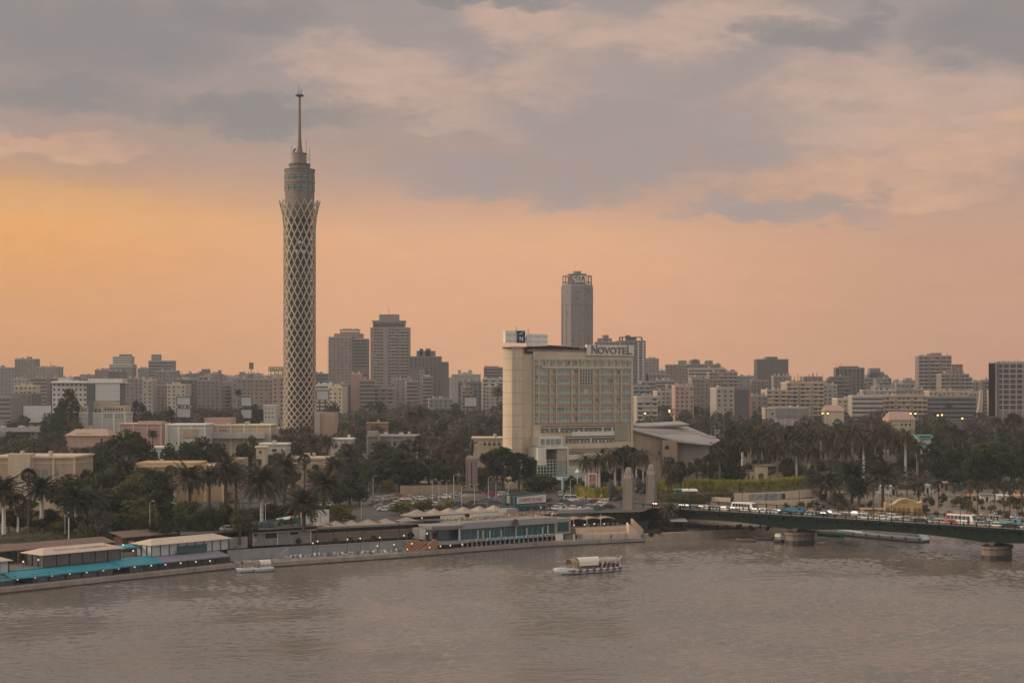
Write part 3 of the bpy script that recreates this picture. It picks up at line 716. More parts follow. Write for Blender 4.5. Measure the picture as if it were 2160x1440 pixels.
def tower_c():
 D = 1640; r = bldg(864, 930, 753, D, 'rib', 'dark', 22, huts=((878, 917, 739.5), (884, 891, 735), (897, 907, 735)), look='dark ribbed high-rise with twin roof chimneys beyond the park', cat='office tower', name='office_tower', clutter=0, bay=3.7)
 u = F / D; X = lambda px: (px - 864) / u; Z = lambda py: zat(py, D) - 8
 MB().box(X(930), X(945), 2, 20, 0, Z(763)).box(X(863), X(898), -6, -.5, 0, Z(777)).build('wing', WALLM['dark'], r)
 for k, px in enumerate((933, 938, 943)): MB().box(X(px) - .3, X(px) + .3, 1.5, 2, 0, Z(764)).build('rib', BALM['dark'], r)
 mb = MB()
 for i in range(18):
  for px in (886, 892): mb.box(X(px), X(px) + 1.3, -6.1, -5.9, Z(784) - i * 3.3, Z(784) - i * 3.3 + 1.5)
 mb.build('glazing', mat('lit_room', (.30, .26, .22), .4, .3), r)
tower_c()
def city_tower():
 D = 1600; o = P(1218.5, 900, D); r = thing('office_tower', 'grey octagonal high-rise with lettering in its open crown, behind the hotel', 'office tower', (o.x, D + 15, 8), R(22.5))
 g = mat('tower_grey', (.165, .148, .14), .85, .08, .1, streak=.12); g2 = mat('tower_rib', (.15, .13, .125), .85, .08)
 Z = lambda py: zat(py, D) - 8
 R1 = 31.4 / F * D / math.cos(R(22.5)) * 1.03
 def octo(r): return [(r * math.cos(R(45 * i + 22.5 - 22.5)), r * math.sin(R(45 * i + 0))) for i in range(8)]
 pr = lambda rr: [(rr * math.cos(R(45 * i)), rr * math.sin(R(45 * i))) for i in range(8)]
 MB().prism(pr(R1), 0, Z(641)).build('wall', g, r)
 MB().prism(pr(R1 * 1.035), Z(642), Z(604), top=None).prism(pr(R1 * 1.035), Z(604), Z(599), top=pr(R1 * .98)).build('upper_storey', g, r)
 MB().prism(pr(R1 * .55), Z(599), Z(577)).build('crown_core', mat('crown_core', (.10, .09, .09), .8, .2), r)
 MB().prism(pr(R1 * .62), Z(577.5), Z(576)).prism(pr(R1 * .26), Z(576), Z(570)).build('roof_hut', g, r)
 for k in range(8):
  a, b = Vector((*pr(R1 * .93)[k], 0)), Vector((*pr(R1 * .93)[(k + 1) % 8], 0))
  for t in (0, .33, .66):
   p = a.lerp(b, t); MB().box(p.x - .28, p.x + .28, p.y - .28, p.y + .28, Z(599), Z(580.5)).build('post', g2, r)
  for py in (580.5, 593.5): MB().beam(a + Vector((0, 0, Z(py))), b + Vector((0, 0, Z(py))), .5, .7).build('ring_beam', g2, r)
  q = pr(R1 * 1.012)[k], pr(R1 * 1.012)[(k + 1) % 8]
  for t in (0.02, .5, .98):
   p = Vector(q[0]).lerp(Vector(q[1]), t); MB().tube([(p.x, p.y, 0), (p.x, p.y, Z(642))], .32, 5).build('rib', g2, r)
 # faces toward the river: k with normal closest to -y
 off = R(22.5)
 def put(px, py, w, h, m, name, rr=1.0):
  k = (px - 1218.5) / F * D; y = 0
  best = None
  for i in range(8):
   n = Vector((math.cos(R(45 * i + 22.5) + off), math.sin(R(45 * i + 22.5) + off)))
   if n.y > -.2: continue
   ap = R1 * rr * math.cos(R(22.5)); yy = (ap - k * n.x) / n.y
   tt = Vector((-n.y, n.x)); s = Vector((k, yy)).dot(tt)
   if abs(s) <= R1 * rr * math.sin(R(22.5)) + .01: best = (n, k, yy)
  if best:
   n, k, yy = best
   b = MB().box(-w / 2, w / 2, -.12, .1, -h / 2, h / 2)
   o2 = b.build(name, m, r); M = Matrix.Rotation(-off, 4, 'Z')
   v = M @ Vector((k, yy, 0)); o2.location = (v.x, v.y, Z(py)); o2.rotation_euler.z = math.atan2(n.y, n.x) + R(90) - off
 for px, py in ((1198, 616), (1216, 616), (1222.5, 616), (1216, 629), (1235, 609), (1240.5, 609.5), (1240.5, 616), (1244.5, 616), (1235, 622.5)): put(px, py, 1.3, 1.5, dark, 'window', 1.036)
 for px, py, w in ((1197, 660.5, 1.2), (1231, 660.5, 2.4), (1231, 696, 2.4), (1207, 719, 1.8), (1241, 719, 1.2)): put(px, py, w, 1.6, dark, 'window')
 for i in range(24):
  for px in (1196.5, 1207, 1219, 1231, 1242): put(px, 646.5 + i * 3.45 + .01, 3.6, .35, mat('tower_sill', (.29, .25, .23), .85, .1), 'sill') if i % 2 == 0 else None
 for s, sz, px, py in (('CITY', 5.6, 1223, 586), ('DEVEL', 3.6, 1224, 593.5)):
  q = link('lettering', text_mesh('crown_letters', s, sz, .3, mat('sign_white', (.75, .74, .70), .5, .05), .05, 1.25), r)
  v = Matrix.Rotation(-off, 4, 'Z') @ Vector(((px - 1218.5) / F * D, -R1 * .93, Z(py))); q.location = v; q.rotation_euler.z = -off
city_tower()
def frame_block():
 D = 1500; r = bldg(1310, 1362, 720, D, 'cell', 'blue', 18, look='dark unfinished high-rise with open roof frame behind the hotel sign', clutter=0, fl=3.4)
 u = F / D; X = lambda px: (px - 1310) / u; Z = lambda py: zat(py, D) - 8
 f = MB()
 for px in (1307.5, 1313, 1321, 1341, 1354): f.box(X(px), X(px) + .8, 2, 2.8, Z(721), Z(711)); f.box(X(px), X(px) + .8, 11, 11.8, Z(721), Z(711))
 f.box(X(1307), X(1354.5), 1.5, 12, Z(711.3), Z(710)).box(X(1322), X(1341), 3, 10, Z(721), Z(711.4)).box(X(1320), X(1330), 4, 8, Z(710), Z(706.5)).build('roof_frame', WALLM['dark'], r)
 for px in (1345, 1355.5):
  m = MB()
  for i in range(28): m.box(X(px), X(px) + 1.5, -.12, .05, Z(726) - i * 2.5, Z(726) - i * 2.5 + 1.7)
  m.build('bright_gap', mat('gap_light', (.52, .44, .38), .6, .1), r)
frame_block()
# ---- the rest of the skyline: px range, top row, distance, style, colour, roof huts
SKY = [
 (-12, 31, 776, 1750, 'cell', 'grey', ()), (31, 76, 758, 1850, 'cell', 'brown', ((54, 61, 752), (37, 50, 756))), (76, 123, 775, 1700, 'cell', 'grey', ((84, 94, 772), (103, 116, 772))),
 (200, 232, 781, 1900, 'cell', 'brown', ((218, 230, 777),)), (168, 205, 791, 1950, 'cell', 'grey', ()), (290, 316, 778, 1850, 'cell', 'grey', ((294, 306, 774),)), (371, 392, 790, 1800, 'win', 'pale', ()),
 (392, 412, 789, 1750, 'cell', 'grey', ()), (410, 440, 788, 1850, 'cell', 'dark', ((423, 437, 778),)), (438, 462, 789, 1700, 'cell', 'brown', ((446, 459, 784),)), (460, 482, 793, 1800, 'cell', 'grey', ()),
 (478, 503, 795, 1650, 'cell', 'pale', ()), (500, 520, 794, 1750, 'cell', 'brown', ((504, 515, 784),)), (516, 546, 789, 1900, 'cell', 'grey', ()), (540, 580, 793, 1600, 'cell', 'grey', ()), (574, 602, 791, 1500, 'win', 'pale', ()),
 (652, 694, 789, 1750, 'band', 'blue', ()), (945, 962, 797, 2300, 'cell', 'pale', ()), (953, 1014, 790, 2200, 'cell', 'pale', ((966, 973, 780), (988, 996, 780), (976, 986, 785))), (1021, 1062, 776, 1700, 'band', 'brown', ((1030, 1050, 772),)),
 (1256, 1312, 722, 1700, 'cell', 'brown', ((1262, 1292, 713), (1273, 1285, 706))), (1362, 1390, 757, 1900, 'cell', 'brown', ((1368, 1382, 754),)), (1390, 1408, 782, 2000, 'cell', 'grey', ()),
 (1405, 1452, 770, 1700, 'cell', 'brown', ((1432, 1449, 760),)), (1450, 1521, 769, 1750, 'cell', 'brown', ((1458, 1478, 759), (1492, 1506, 760), (1464, 1474, 757))), (1452, 1531, 778, 1550, 'band', 'pale', ()), (1518, 1553, 784, 1650, 'balc', 'grey', ()),
 (1553, 1602, 794, 1700, 'cell', 'grey', ()), (1597, 1663, 759, 1500, 'blank', 'dark', ((1618, 1642, 752),)), (1663, 1700, 807, 1450, 'balc', 'tan', ()), (1742, 1764, 803, 1600, 'cell', 'brown', ()),
 (1763, 1822, 777, 1450, 'rib', 'dark', ((1772, 1812, 772),)), (1824, 1882, 799, 1600, 'balc', 'grey', ((1830, 1876, 790), (1836, 1868, 784), (1838, 1860, 776))), (1884, 1905, 806, 2000, 'cell', 'grey', ((1890, 1898, 800),)),
 (1904, 1938, 803, 1900, 'cell', 'brown', ((1912, 1926, 797),)), (1938, 2007, 752, 1420, 'balc', 'brown', ((1966, 1988, 744), (1945, 1952, 748))), (1986, 2045, 790, 1400, 'balc', 'brown', ((1998, 2036, 782),)), (2060, 2100, 808, 2200, 'cell', 'pale', ((2062, 2074, 803),)), (2040, 2064, 806, 1800, 'cell', 'grey', ()),
]
NAMES = {'cell': 'apartment block with small windows', 'win': 'block with punched windows', 'band': 'block with banded floors', 'balc': 'apartment block with balconies', 'rib': 'ribbed office block', 'blank': 'blank slab block'}
def style_args(st): return dict(bay=3.4, wh=1.4, ww=1.5)
def blocks(lst, where, group, vis=880):
 nm = []
 for q in lst:
  px0, px1, py, D, st, c, huts = q[:7]
  o = bldg(px0, px1, py, D, st, c, 14 + brng.random() * 8, huts=huts, vis=vis, group=group, clutter=brng.randint(3, 6), yaw=R(brng.uniform(-6, 6)), **style_args(st))
  nm.append(((px0 + px1) / 2, o, {'pale': 'pale', 'brown': 'brown', 'grey': 'grey', 'dark': 'dark', 'blue': 'blue-grey', 'tan': 'tan', 'cream': 'cream', 'white': 'white', 'pink': 'pink', 'ochre': 'ochre', 'red': 'reddish'}[c] + ' ' + NAMES[st]))
 number(nm, where)
blocks(SKY, 'on the hazy skyline', 'blocks on the skyline')
_f = random.Random(77); FILL = []
for i in range(46):
 px = -10 + 2180 * (i + _f.random()) / 46
 if 1050 < px < 1335 or 590 < px < 670: continue
 FILL.append((px, px + _f.uniform(18, 44), 794 + _f.random() * 24, _f.uniform(1380, 1480), _f.choice(('cell', 'cell', 'win', 'balc', 'band')), _f.choice(('brown', 'grey', 'pale', 'brown', 'dark', 'grey')), ((px + 4, px + 11, 790 + _f.random() * 20),)))
blocks(FILL, 'just below the skyline', 'dense blocks below the skyline')
# lower blocks between the trees and the skyline
MIDB = [
 (-10, 24, 838, 1150, 'band', 'grey', ()), (22, 68, 832, 1200, 'cell', 'dark', ()), (30, 76, 814, 1250, 'win', 'cream', ()), (72, 112, 806, 1500, 'cell', 'grey', ()), (124, 184, 797, 1500, 'cell', 'grey', ()), (252, 292, 812, 1450, 'cell', 'brown', ()),
 (228, 262, 784, 1650, 'cell', 'dark', ()), (286, 330, 800, 1500, 'cell', 'brown', ()), (328, 372, 783, 1550, 'cell', 'grey', ()), (300, 322, 803, 1350, 'win', 'pale', ()), (352, 392, 812, 1350, 'win', 'pale', ()), (388, 420, 800, 1450, 'balc', 'brown', ()), (416, 462, 803, 1400, 'cell', 'grey', ()), (458, 500, 806, 1450, 'balc', 'brown', ()),
 (490, 530, 800, 1350, 'cell', 'grey', ()), (526, 578, 800, 1300, 'cell', 'brown', ()), (574, 600, 797, 1250, 'win', 'tan', ()), (666, 700, 812, 1350, 'band', 'white', ()), (692, 722, 817, 1300, 'win', 'cream', ()),
 (740, 764, 790, 1350, 'blank', 'pink', ()), (758, 790, 802, 1320, 'band', 'brown', ()), (786, 830, 820, 1330, 'balc', 'brown', ()), (905, 955, 842, 1300, 'cell', 'grey', ()), (966, 1024, 806, 1500, 'rib', 'blue', ()), (1018, 1064, 800, 1450, 'balc', 'pale', ()),
 (1336, 1372, 815, 1300, 'balc', 'grey', ()), (1368, 1412, 790, 1500, 'cell', 'brown', ()), (1344, 1388, 838, 1150, 'balc', 'pale', ()), (1386, 1432, 826, 1250, 'cell', 'pale', ()), (1408, 1462, 812, 1300, 'balc', 'brown', ()), (1424, 1464, 815, 1220, 'win', 'pink', ()), (1460, 1522, 800, 1350, 'cell', 'brown', ()),
 (1496, 1556, 786, 1450, 'balc', 'brown', ()), (1511, 1549, 820, 1150, 'win', 'pale', ()), (1584, 1620, 836, 1250, 'cell', 'brown', ()), (1618, 1660, 824, 1280, 'balc', 'tan', ()), (1660, 1740, 808, 1300, 'balc', 'tan', ((1668, 1700, 803),)), (1736, 1766, 812, 1330, 'win', 'pale', ()), (1766, 1800, 842, 1250, 'win', 'cream', ()),
 (1797, 1862, 836, 1150, 'band', 'pale', ((1825, 1850, 832),)), (1858, 1958, 836, 1170, 'balc', 'tan', ((1890, 1950, 830),)), (1820, 1890, 824, 1350, 'cell', 'pale', ()), (1880, 1960, 822, 1400, 'cell', 'brown', ()), (1955, 2062, 838, 1200, 'band', 'grey', ()), (1960, 2040, 826, 1300, 'cell', 'tan', ()), (2036, 2070, 828, 1350, 'win', 'pale', ()),
]
blocks(MIDB, 'in the middle distance', 'low blocks between park and skyline', 890)
# ---- stepped striped tower and signed block at the left
def striped():
 D = 1700; r = bldg(231, 279, 770, D, 'blank', 'grey', 20, look='stepped office tower with white striped upper floors', cat='office tower', name='office_tower', clutter=0)
 u = F / D; X = lambda px: (px - 231) / u; Z = lambda py: zat(py, D) - 8
 MB().box(X(237), X(275), 2, 18, Z(770), Z(751)).box(X(250), X(272), 3, 15, Z(751), Z(747)).build('upper_storey', WALLM['dark'], r)
 for i in range(5): MB().box(X(236), X(276), 1.4, 18.4, Z(752.5 + i * 4.0), Z(751 + i * 4.0)).build('band', BALM['white'], r)
 MB().box(X(231), X(280), -.6, 20, Z(774), Z(772)).build('band', BALM['pale'], r)
striped()
bldg(313, 363, 762, 1700, 'band', 'grey', 20, huts=((317, 334, 747),), look='grey office block with a brown sign box on its roof', cat='office block', clutter=1)
def sign_on(px0, px1, py0, py1, D, label, m, txt=None, dep=.8, legs=0, name='roof_sign', tm=None, base=None):
 z0, z1 = zat(py1, D), zat(py0, D); w = (px1 - px0) / F * D
 r = thing(name, label, 'sign', ((px0 - 1080) / F * D, D, z0)); b = MB().box(0, w, 0, dep, 0, z1 - z0).build('panel', m, r)
 MB().box(-.3, 0, -.1, dep + .1, -.3, z1 - z0 + .3).box(w, w + .3, -.1, dep + .1, -.3, z1 - z0 + .3).box(0, w, -.1, dep + .1, z1 - z0, z1 - z0 + .3).box(0, w, -.1, dep + .1, -.3, 0).build('frame', rust, r)
 for i in range(legs):
  x = w * (i + .5) / legs; MB().box(x - .35, x + .35, dep * .2, dep, (base if base is not None else zat(py1 + 12, D)) - z0, -.3).build('leg', rust, r)
 if txt: q = link('lettering', text_mesh('sign_text', txt, (z1 - z0) * .62, .15, tm or rust, .05), r, (w / 2, -.1, (z1 - z0) / 2)); q.scale.x = min(1.6, w * .85 / max(.1, q.dimensions.x))
 return r
sign_on(526, 534, 765, 778, 1880, 'dark square billboard on a tall post above the roofs', WALLM['dark'], legs=1)
sign_on(461, 466, 781, 788, 1790, 'small dark billboard panel on a rooftop', WALLM['dark'], legs=1)
sign_on(567, 600, 774, 783, 1480, 'yellow rooftop sign with big letters beside the lattice tower', mat('sign_yellow', (.52, .38, .16), .6, .1), legs=4, dep=.5, base=zat(792, 1480))
_y = [o for o in COL.objects if o.get('label', '').startswith('yellow rooftop sign')][0]
_s = MB()
for i, (x, w, z, h) in enumerate(((1.2, .5, .6, 2.6), (2.2, 1.6, .6, .6), (3.3, .5, .6, 2.2), (4.6, .5, .6, 2.8), (5.5, 1.4, .6, .6), (6.0, .5, 1.6, .6), (7.4, .5, .6, 1.9), (7.9, 1.5, .6, .6), (9.9, .5, .6, 2.8), (10.8, 1.2, .6, .6), (11.6, .5, .6, 2.4), (12.6, .5, .6, 2.8))): _s.box(x, x + w, -.25, -.02, z, z + h)
_s.build('lettering', WALLM['blue'], _y)
sign_on(2009, 2030, 769, 781, 1380, 'red and blue billboard standing on a stepped block roof', mat('poster_mixed', (.20, .10, .11), .5, .9, .35), legs=3, base=zat(790, 1380))
# dark glass screen building with a red edge
def screen_block():
 D = 1000; r = bldg(1549, 1580, 822, D, 'blank', 'dark', 8, look='dark mesh-clad block with a red edge among the trees', clutter=0)
 h = zat(822, D) - 8; w = 31 / F * D
 for i in range(9): MB().box(w * i / 8 - .1, w * i / 8 + .1, -.3, .0, 0, h).build('rib', steel, r)
 for i in range(7): MB().box(0, w, -.25, -.02, h * .35 + i * 1.9, h * .35 + i * 1.9 + .2).build('ledge', steel, r)
 MB().box(w, w + 1.0, -.5, 6, h * .45, h).build('side_panel', mat('red_panel', (.33, .11, .075), .6, .1), r)
screen_block()
# hotel-like white block with glass slab and big billboard at the left
def left_block():
 D = 1150; r = bldg(110, 184, 806, D, 'win', 'white', 16, look='white grid-windowed block with wide roof slab and dark glass end', cat='office block', name='office_block', clutter=1, bay=3.1, fl=3.6)
 u = F / D; X = lambda px: (px - 110) / u; Z = lambda py: zat(py, D) - 8
 MB().box(X(184), X(200), -1.5, 16, 0, Z(808)).build('glass_slab', glass('green_glass', (.018, .035, .033), .15), r)
 MB().box(X(109), X(259), -2.4, 17, Z(807.5), Z(805.5)).build('roof_slab', BALM['white'], r)
 MB().box(X(184), X(258), 2, 15, Z(805.4), Z(798)).box(X(120), X(145), 3, 12, Z(805.4), Z(797)).build('penthouse', WALLM['white'], r)
 MB().box(X(200), X(254), 1, 15, 0, Z(807.6)).build('rear_wing', WALLM['dark'], r)
left_block()
bill = mat('billboard_white', (.46, .47, .47), .45, .06)
def billboard(px0, px1, py0, py1, D, label, legs=2, slats=7, base=8.0, yaw=0.0):
 z0, z1 = zat(py1, D), zat(py0, D); w = (px1 - px0) / F * D
 r = thing('billboard', label, 'billboard', ((px0 - 1080) / F * D, D, base), yaw); z0 -= base; z1 -= base
 MB().box(0, w, 0, .5, z0, z1).build('panel', bill, r)
 f = MB().box(-.5, 0, -.25, .8, z0 - .5, z1 + .5).box(w, w + .5, -.25, .8, z0 - .5, z1 + .5).box(0, w, -.25, .8, z1, z1 + .5).box(0, w, -.25, .8, z0 - .5, z0)
 f.build('frame', rust, r)
 g = MB()
 for i in range(1, slats): z = z0 + (z1 - z0) * i / slats; g.box(0, w, -.06, -.004, z - .06, z + .06)
 for i in range(1, 9): x = w * i / 9; g.box(x - .04, x + .04, -.05, -.004, z0, z1)
 g.build('grille', steel, r)
 for i in range(legs): x = w * (i + .5) / legs; MB().box(x - .5, x + .5, .1, .78, 0, z0 - .5).build('leg', rust, r)
billboard(49, 108, 855, 890, 980, 'huge blank white billboard beside the tall dark tree', 3)
billboard(201, 253, 809, 845, 1130, 'blank white billboard hung on the dark glass end of a block', 2, base=30)
billboard(373, 401, 838, 853, 1010, 'upper blank panel of the first double billboard tower', 2, base=zat(860, 1010), slats=4)
billboard(373, 401, 862, 879, 1005, 'lower blank panel of the first double billboard tower', 2, slats=4)
billboard(509, 530, 838, 855, 1010, 'upper blank panel of the second double billboard tower', 2, base=zat(860, 1010), slats=4)
billboard(509, 530, 864, 881, 1005, 'lower blank panel of the second double billboard tower', 2, slats=4)
billboard(980, 1005, 838, 856, 1000, 'blank billboard above the treetops beside the hotel', 2, slats=5)
billboard(668, 692, 824, 842, 1000, 'blank billboard right behind the lattice tower foot', 2, slats=5)
# ---- orange-brown grid block at the right edge
def grid_block():
 D = 1150; r = bldg(2101, 2200, 765, D, 'frame', 'brown', 18, look='brown grid block cut by the picture edge', cat='office block', name='office_block', clutter=0, bay=4.6, fl=3.75, vis=868)
 u = F / D; X = lambda px: (px - 2101) / u; Z = lambda py: zat(py, D) - 8
 MB().box(X(2101), X(2107), -.8, 18, 0, Z(766)).build('corner_pier', WALLM['dark'], r)
 for px in (2112, 2120, 2131, 2144, 2152): MB().tube([(X(px), 4, Z(764)), (X(px), 4, Z(760 - brng.random() * 3))], .2, 4).build('antenna', rust, r)
grid_block()
for i in range(1):
 _r = [o for o in COL.objects if o.get('label', '').startswith('tan apartment block with balconies in the middle distance')]
for px, py in ((1676, 795), (1683, 788), (1690, 792), (1701, 791), (1716, 787), (1719, 794), (1723, 786), (1728, 792), (1735, 790), (1747, 797)):
 MB().tube([((px - 1080) / F * 1305, 1305, zat(812, 1305)), ((px - 1080) / F * 1305, 1305, zat(py, 1305))], .25, 5).build('roof_antenna', rust)
_an = sorted([o for o in COL.objects if o.name.startswith('roof_antenna')], key=lambda o: o.data.vertices[0].co.x)
number([(o.data.vertices[0].co.x, tag(o, None, 'antenna', 'antennas on the tan block roof'), 'slim dark roof antenna') for o in _an], 'on the tan balcony block')
# flared concrete sails
def sails():
 D = 1250; r = thing('monument', 'pale flared concrete sails rising beside the orange grid block', 'monument', ((2078 - 1080) / F * D, D, 8)); m = mat('sail_concrete', (.42, .33, .25), .85, .1, streak=.2)
 for sgn, a in ((-1, 22), (-1, 11), (1, 8), (1, 22)):
  pts = []; rr = []
  for i in range(8):
   t = i / 7; x = sgn * (a * .38 * (1 - t) ** 2.2 + 2.2 + (a - 8) * .12); pts.append((x, 0, (zat(822, D) - 8) * t)); rr.append(1.4 - .5 * t)
  MB().tube(pts, rr, 6).build('sail', m, r)
 MB().box(-12, 12, -3, 4, 0, 3).build('base', m, r)
sails()
# ---- mid-ground buildings on the island
def house(px0, px1, pyt, D, dep, c, label, wins=(), pitched=None, cat='building', name='building', cornice=True, z0=8.0, yaw=0.0, extra=()):
 w = (px1 - px0) / F * D; h = zat(pyt, D) - z0; r = thing(name, label, cat, ((px0 - 1080) / F * D, D, z0), yaw)
 MB().box(0, w, 0, dep, 0, h).build('wall', WALLM[c], r)
 if cornice: MB().box(-.4, w + .4, -.4, dep + .4, h, h + .55).build('cornice', BALM[c], r)
 X = lambda px: (px - px0) / F * D; Z = lambda py: zat(py, D) - z0
 if not pitched and w > 6:
  MB().box(-.12, w + .12, -.14, dep + .1, h - 1.6, h - 1.35).build('string_course', BALM[c], r)
  for i in range(int(w / 5)):
   x, y = brng.uniform(.5, w - 2.5), brng.uniform(.5, dep - 2); k = brng.random()
   if k < .45: MB().box(x, x + brng.uniform(.8, 2.2), y, y + 1.4, h + .56, h + brng.uniform(1.1, 2.2)).build('roof_unit', BALM['pale'], r)
   elif k < .75: MB().lathe([(.6, 0), (.65, .2), (.65, 1.2), (.25, 1.4)], 9, (x, y, h + .56)).build('water_tank', tank_m, r)
   else: MB().tube([(x, y, h + .5), (x, y, h + 3)], .07, 4).build('antenna', rust, r)
  for i in range(1 + int(w / 5.2) if cornice and w > 14 else 0): x = w * i / int(w / 5.2); MB().box(x - .3, x + .3, -.22, .02, 0, h - .02).build('pilaster', BALM[c], r)
  if not wins and cornice:
   for i in range(int(w / 4.5)): x = 2 + 4.5 * i + brng.uniform(-.4, .4); MB().box(x, x + 1.2, -.05, .06, h - 3.9, h - 2.3).build('window', win_mid, r)
 for a, b, t, q, *k in wins:
  wn = MB().box(X(a), X(b), -.06, .06, Z(q), Z(t)).build('window', win_mid, r)
  MB().box(X(a) - .15, X(b) + .15, -.2, .02, Z(q) - .25, Z(q) - .02).build('sill', BALM[c], wn)
 for a, b, t, q, cc, y0, y1 in extra:
  MB().box(X(a), X(b), y0, y1, Z(q), Z(t)).build('block', WALLM[cc], r)
 if pitched:
  ph, pc = pitched
  MB().hexa([(-.8, -.8, h + .56), (w + .8, -.8, h + .56), (w + .8, dep + .8, h + .56), (-.8, dep + .8, h + .56)], [(w * .12, dep * .4, h + ph), (w * .88, dep * .4, h + ph), (w * .88, dep * .6, h + ph), (w * .12, dep * .6, h + ph)]).build('roof', WALLM[pc], r)
 return r
def wgrid(px0, px1, n, y0, y1): return [(px0 + (px1 - px0) * i / n, px0 + (px1 - px0) * (i + .5) / n, y0, y1) for i in range(n)]
house(168, 264, 872, 900, 18, 'white', 'cream stepped building with small square windows under the tall dark tree', wgrid(172, 184, 2, 862, 867) + wgrid(200, 216, 2, 862, 872) + wgrid(221, 262, 7, 860, 866) + wgrid(221, 262, 7, 875, 881), extra=((168, 186, 857, 873, 'cream', .1, 12), (195, 240, 847, 873, 'cream', 1, 14), (240, 264, 856, 873, 'cream', .1, 14), (187, 195, 845, 895, 'blue', -.8, 4)))
house(252, 340, 895, 760, 20, 'pink', 'pink museum building with stepped roof behind the dark trees', wgrid(300, 312, 2, 925, 938) + wgrid(262, 284, 4, 905, 912), extra=((288, 336, 889, 894, 'pink', 3, 15), (256, 262, 899, 960, 'cream', -.5, 1)))
house(140, 228, 921, 700, 16, 'pink', 'low pink building with a small pediment and cream block', wgrid(212, 222, 1, 924, 935), pitched=(3.2, 'pink'), extra=((160, 190, 913, 921, 'cream', 1, 9),))
house(350, 432, 897, 720, 22, 'white', 'white flat-roofed hall with scaffolded wall panel', wgrid(376, 381, 1, 910, 916) + wgrid(372, 384, 3, 932, 938), extra=((386, 416, 904, 922, 'tan', -.6, 0), (350, 356, 900, 960, 'white', -.7, 1)))
house(432, 570, 898, 740, 22, 'cream', 'long cream flat-roofed building beside the lattice tower', wgrid(458, 480, 4, 906, 909) + wgrid(455, 500, 4, 914, 918), extra=((424, 482, 882, 897, 'pink', 8, 20), (450, 560, 912, 924, 'white', -3, 0)))
house(318, 350, 945, 600, 10, 'white', 'small white arcaded house between two dark trees', wgrid(318, 348, 3, 953, 960))
house(545, 604, 938, 640, 12, 'white', 'white two-storey house with teal windows below the tower', wgrid(574, 592, 1, 946, 953) + wgrid(552, 566, 2, 946, 953) + wgrid(593, 600, 1, 946, 953))
house(540, 560, 944, 560, 6, 'cream', 'small cream kiosk tower with teal ground floor', wgrid(547, 556, 1, 950, 957) + wgrid(543, 560, 1, 968, 980))
house(600, 685, 968, 560, 14, 'tan', 'long sand-coloured hall behind the fan palm', (), extra=((606, 622, 962, 968, 'cream', 2, 8),))
house(664, 706, 870, 790, 16, 'pink', 'tall windowless mauve block standing right of the lattice tower', (), cornice=False, extra=((664, 676, 868, 960, 'pale', -1.5, -.05),))
house(697, 742, 927, 720, 14, 'white', 'low white flat roof behind the palms', ())
house(775, 880, 921, 690, 20, 'grey', 'low grey concrete hall with tall sign pillar', (), extra=((775, 796, 909, 921, 'pale', -1, 6), (798, 802, 912, 965, 'pink', -2, -1)))
house(773, 816, 893, 860, 10, 'red', 'brick-red pavilion among the park trees', (), extra=((775, 805, 892, 896, 'pink', 1, 8),))
house(996, 1065, 925, 640, 14, 'cream', 'cream villa with arched windows behind the statue', wgrid(1020, 1060, 4, 930, 940))
house(850, 950, 1018, 566, 10, 'tan', 'low tan garden wall building behind the parked cars', (), cornice=False)
house(556, 582, 856, 1000, 10, 'white', 'white building with horizontal slits left of the tower foot', wgrid(559, 580, 3, 860, 863) + wgrid(559, 580, 3, 869, 872) + wgrid(559, 580, 3, 878, 881))
house(1620, 1707, 862, 1000, 25, 'pale', 'long pale flat-roofed hall behind the park trees', (), extra=((1636, 1706, 860, 880, 'grey', -.6, 0),))
house(1876, 1930, 887, 880, 14, 'cream', 'villa with hipped pinkish roof behind the brown tree', wgrid(1900, 1926, 3, 893, 898), pitched=(5.0, 'pink'))
house(1740, 1780, 868, 1000, 10, 'cream', 'small building with pink tiled roof right of the long hall', (), pitched=(4.0, 'pink'))
house(1900, 1948, 1018, 590, 8, 'pale', 'pale terrace wall seen between the park trees', (), cornice=False)
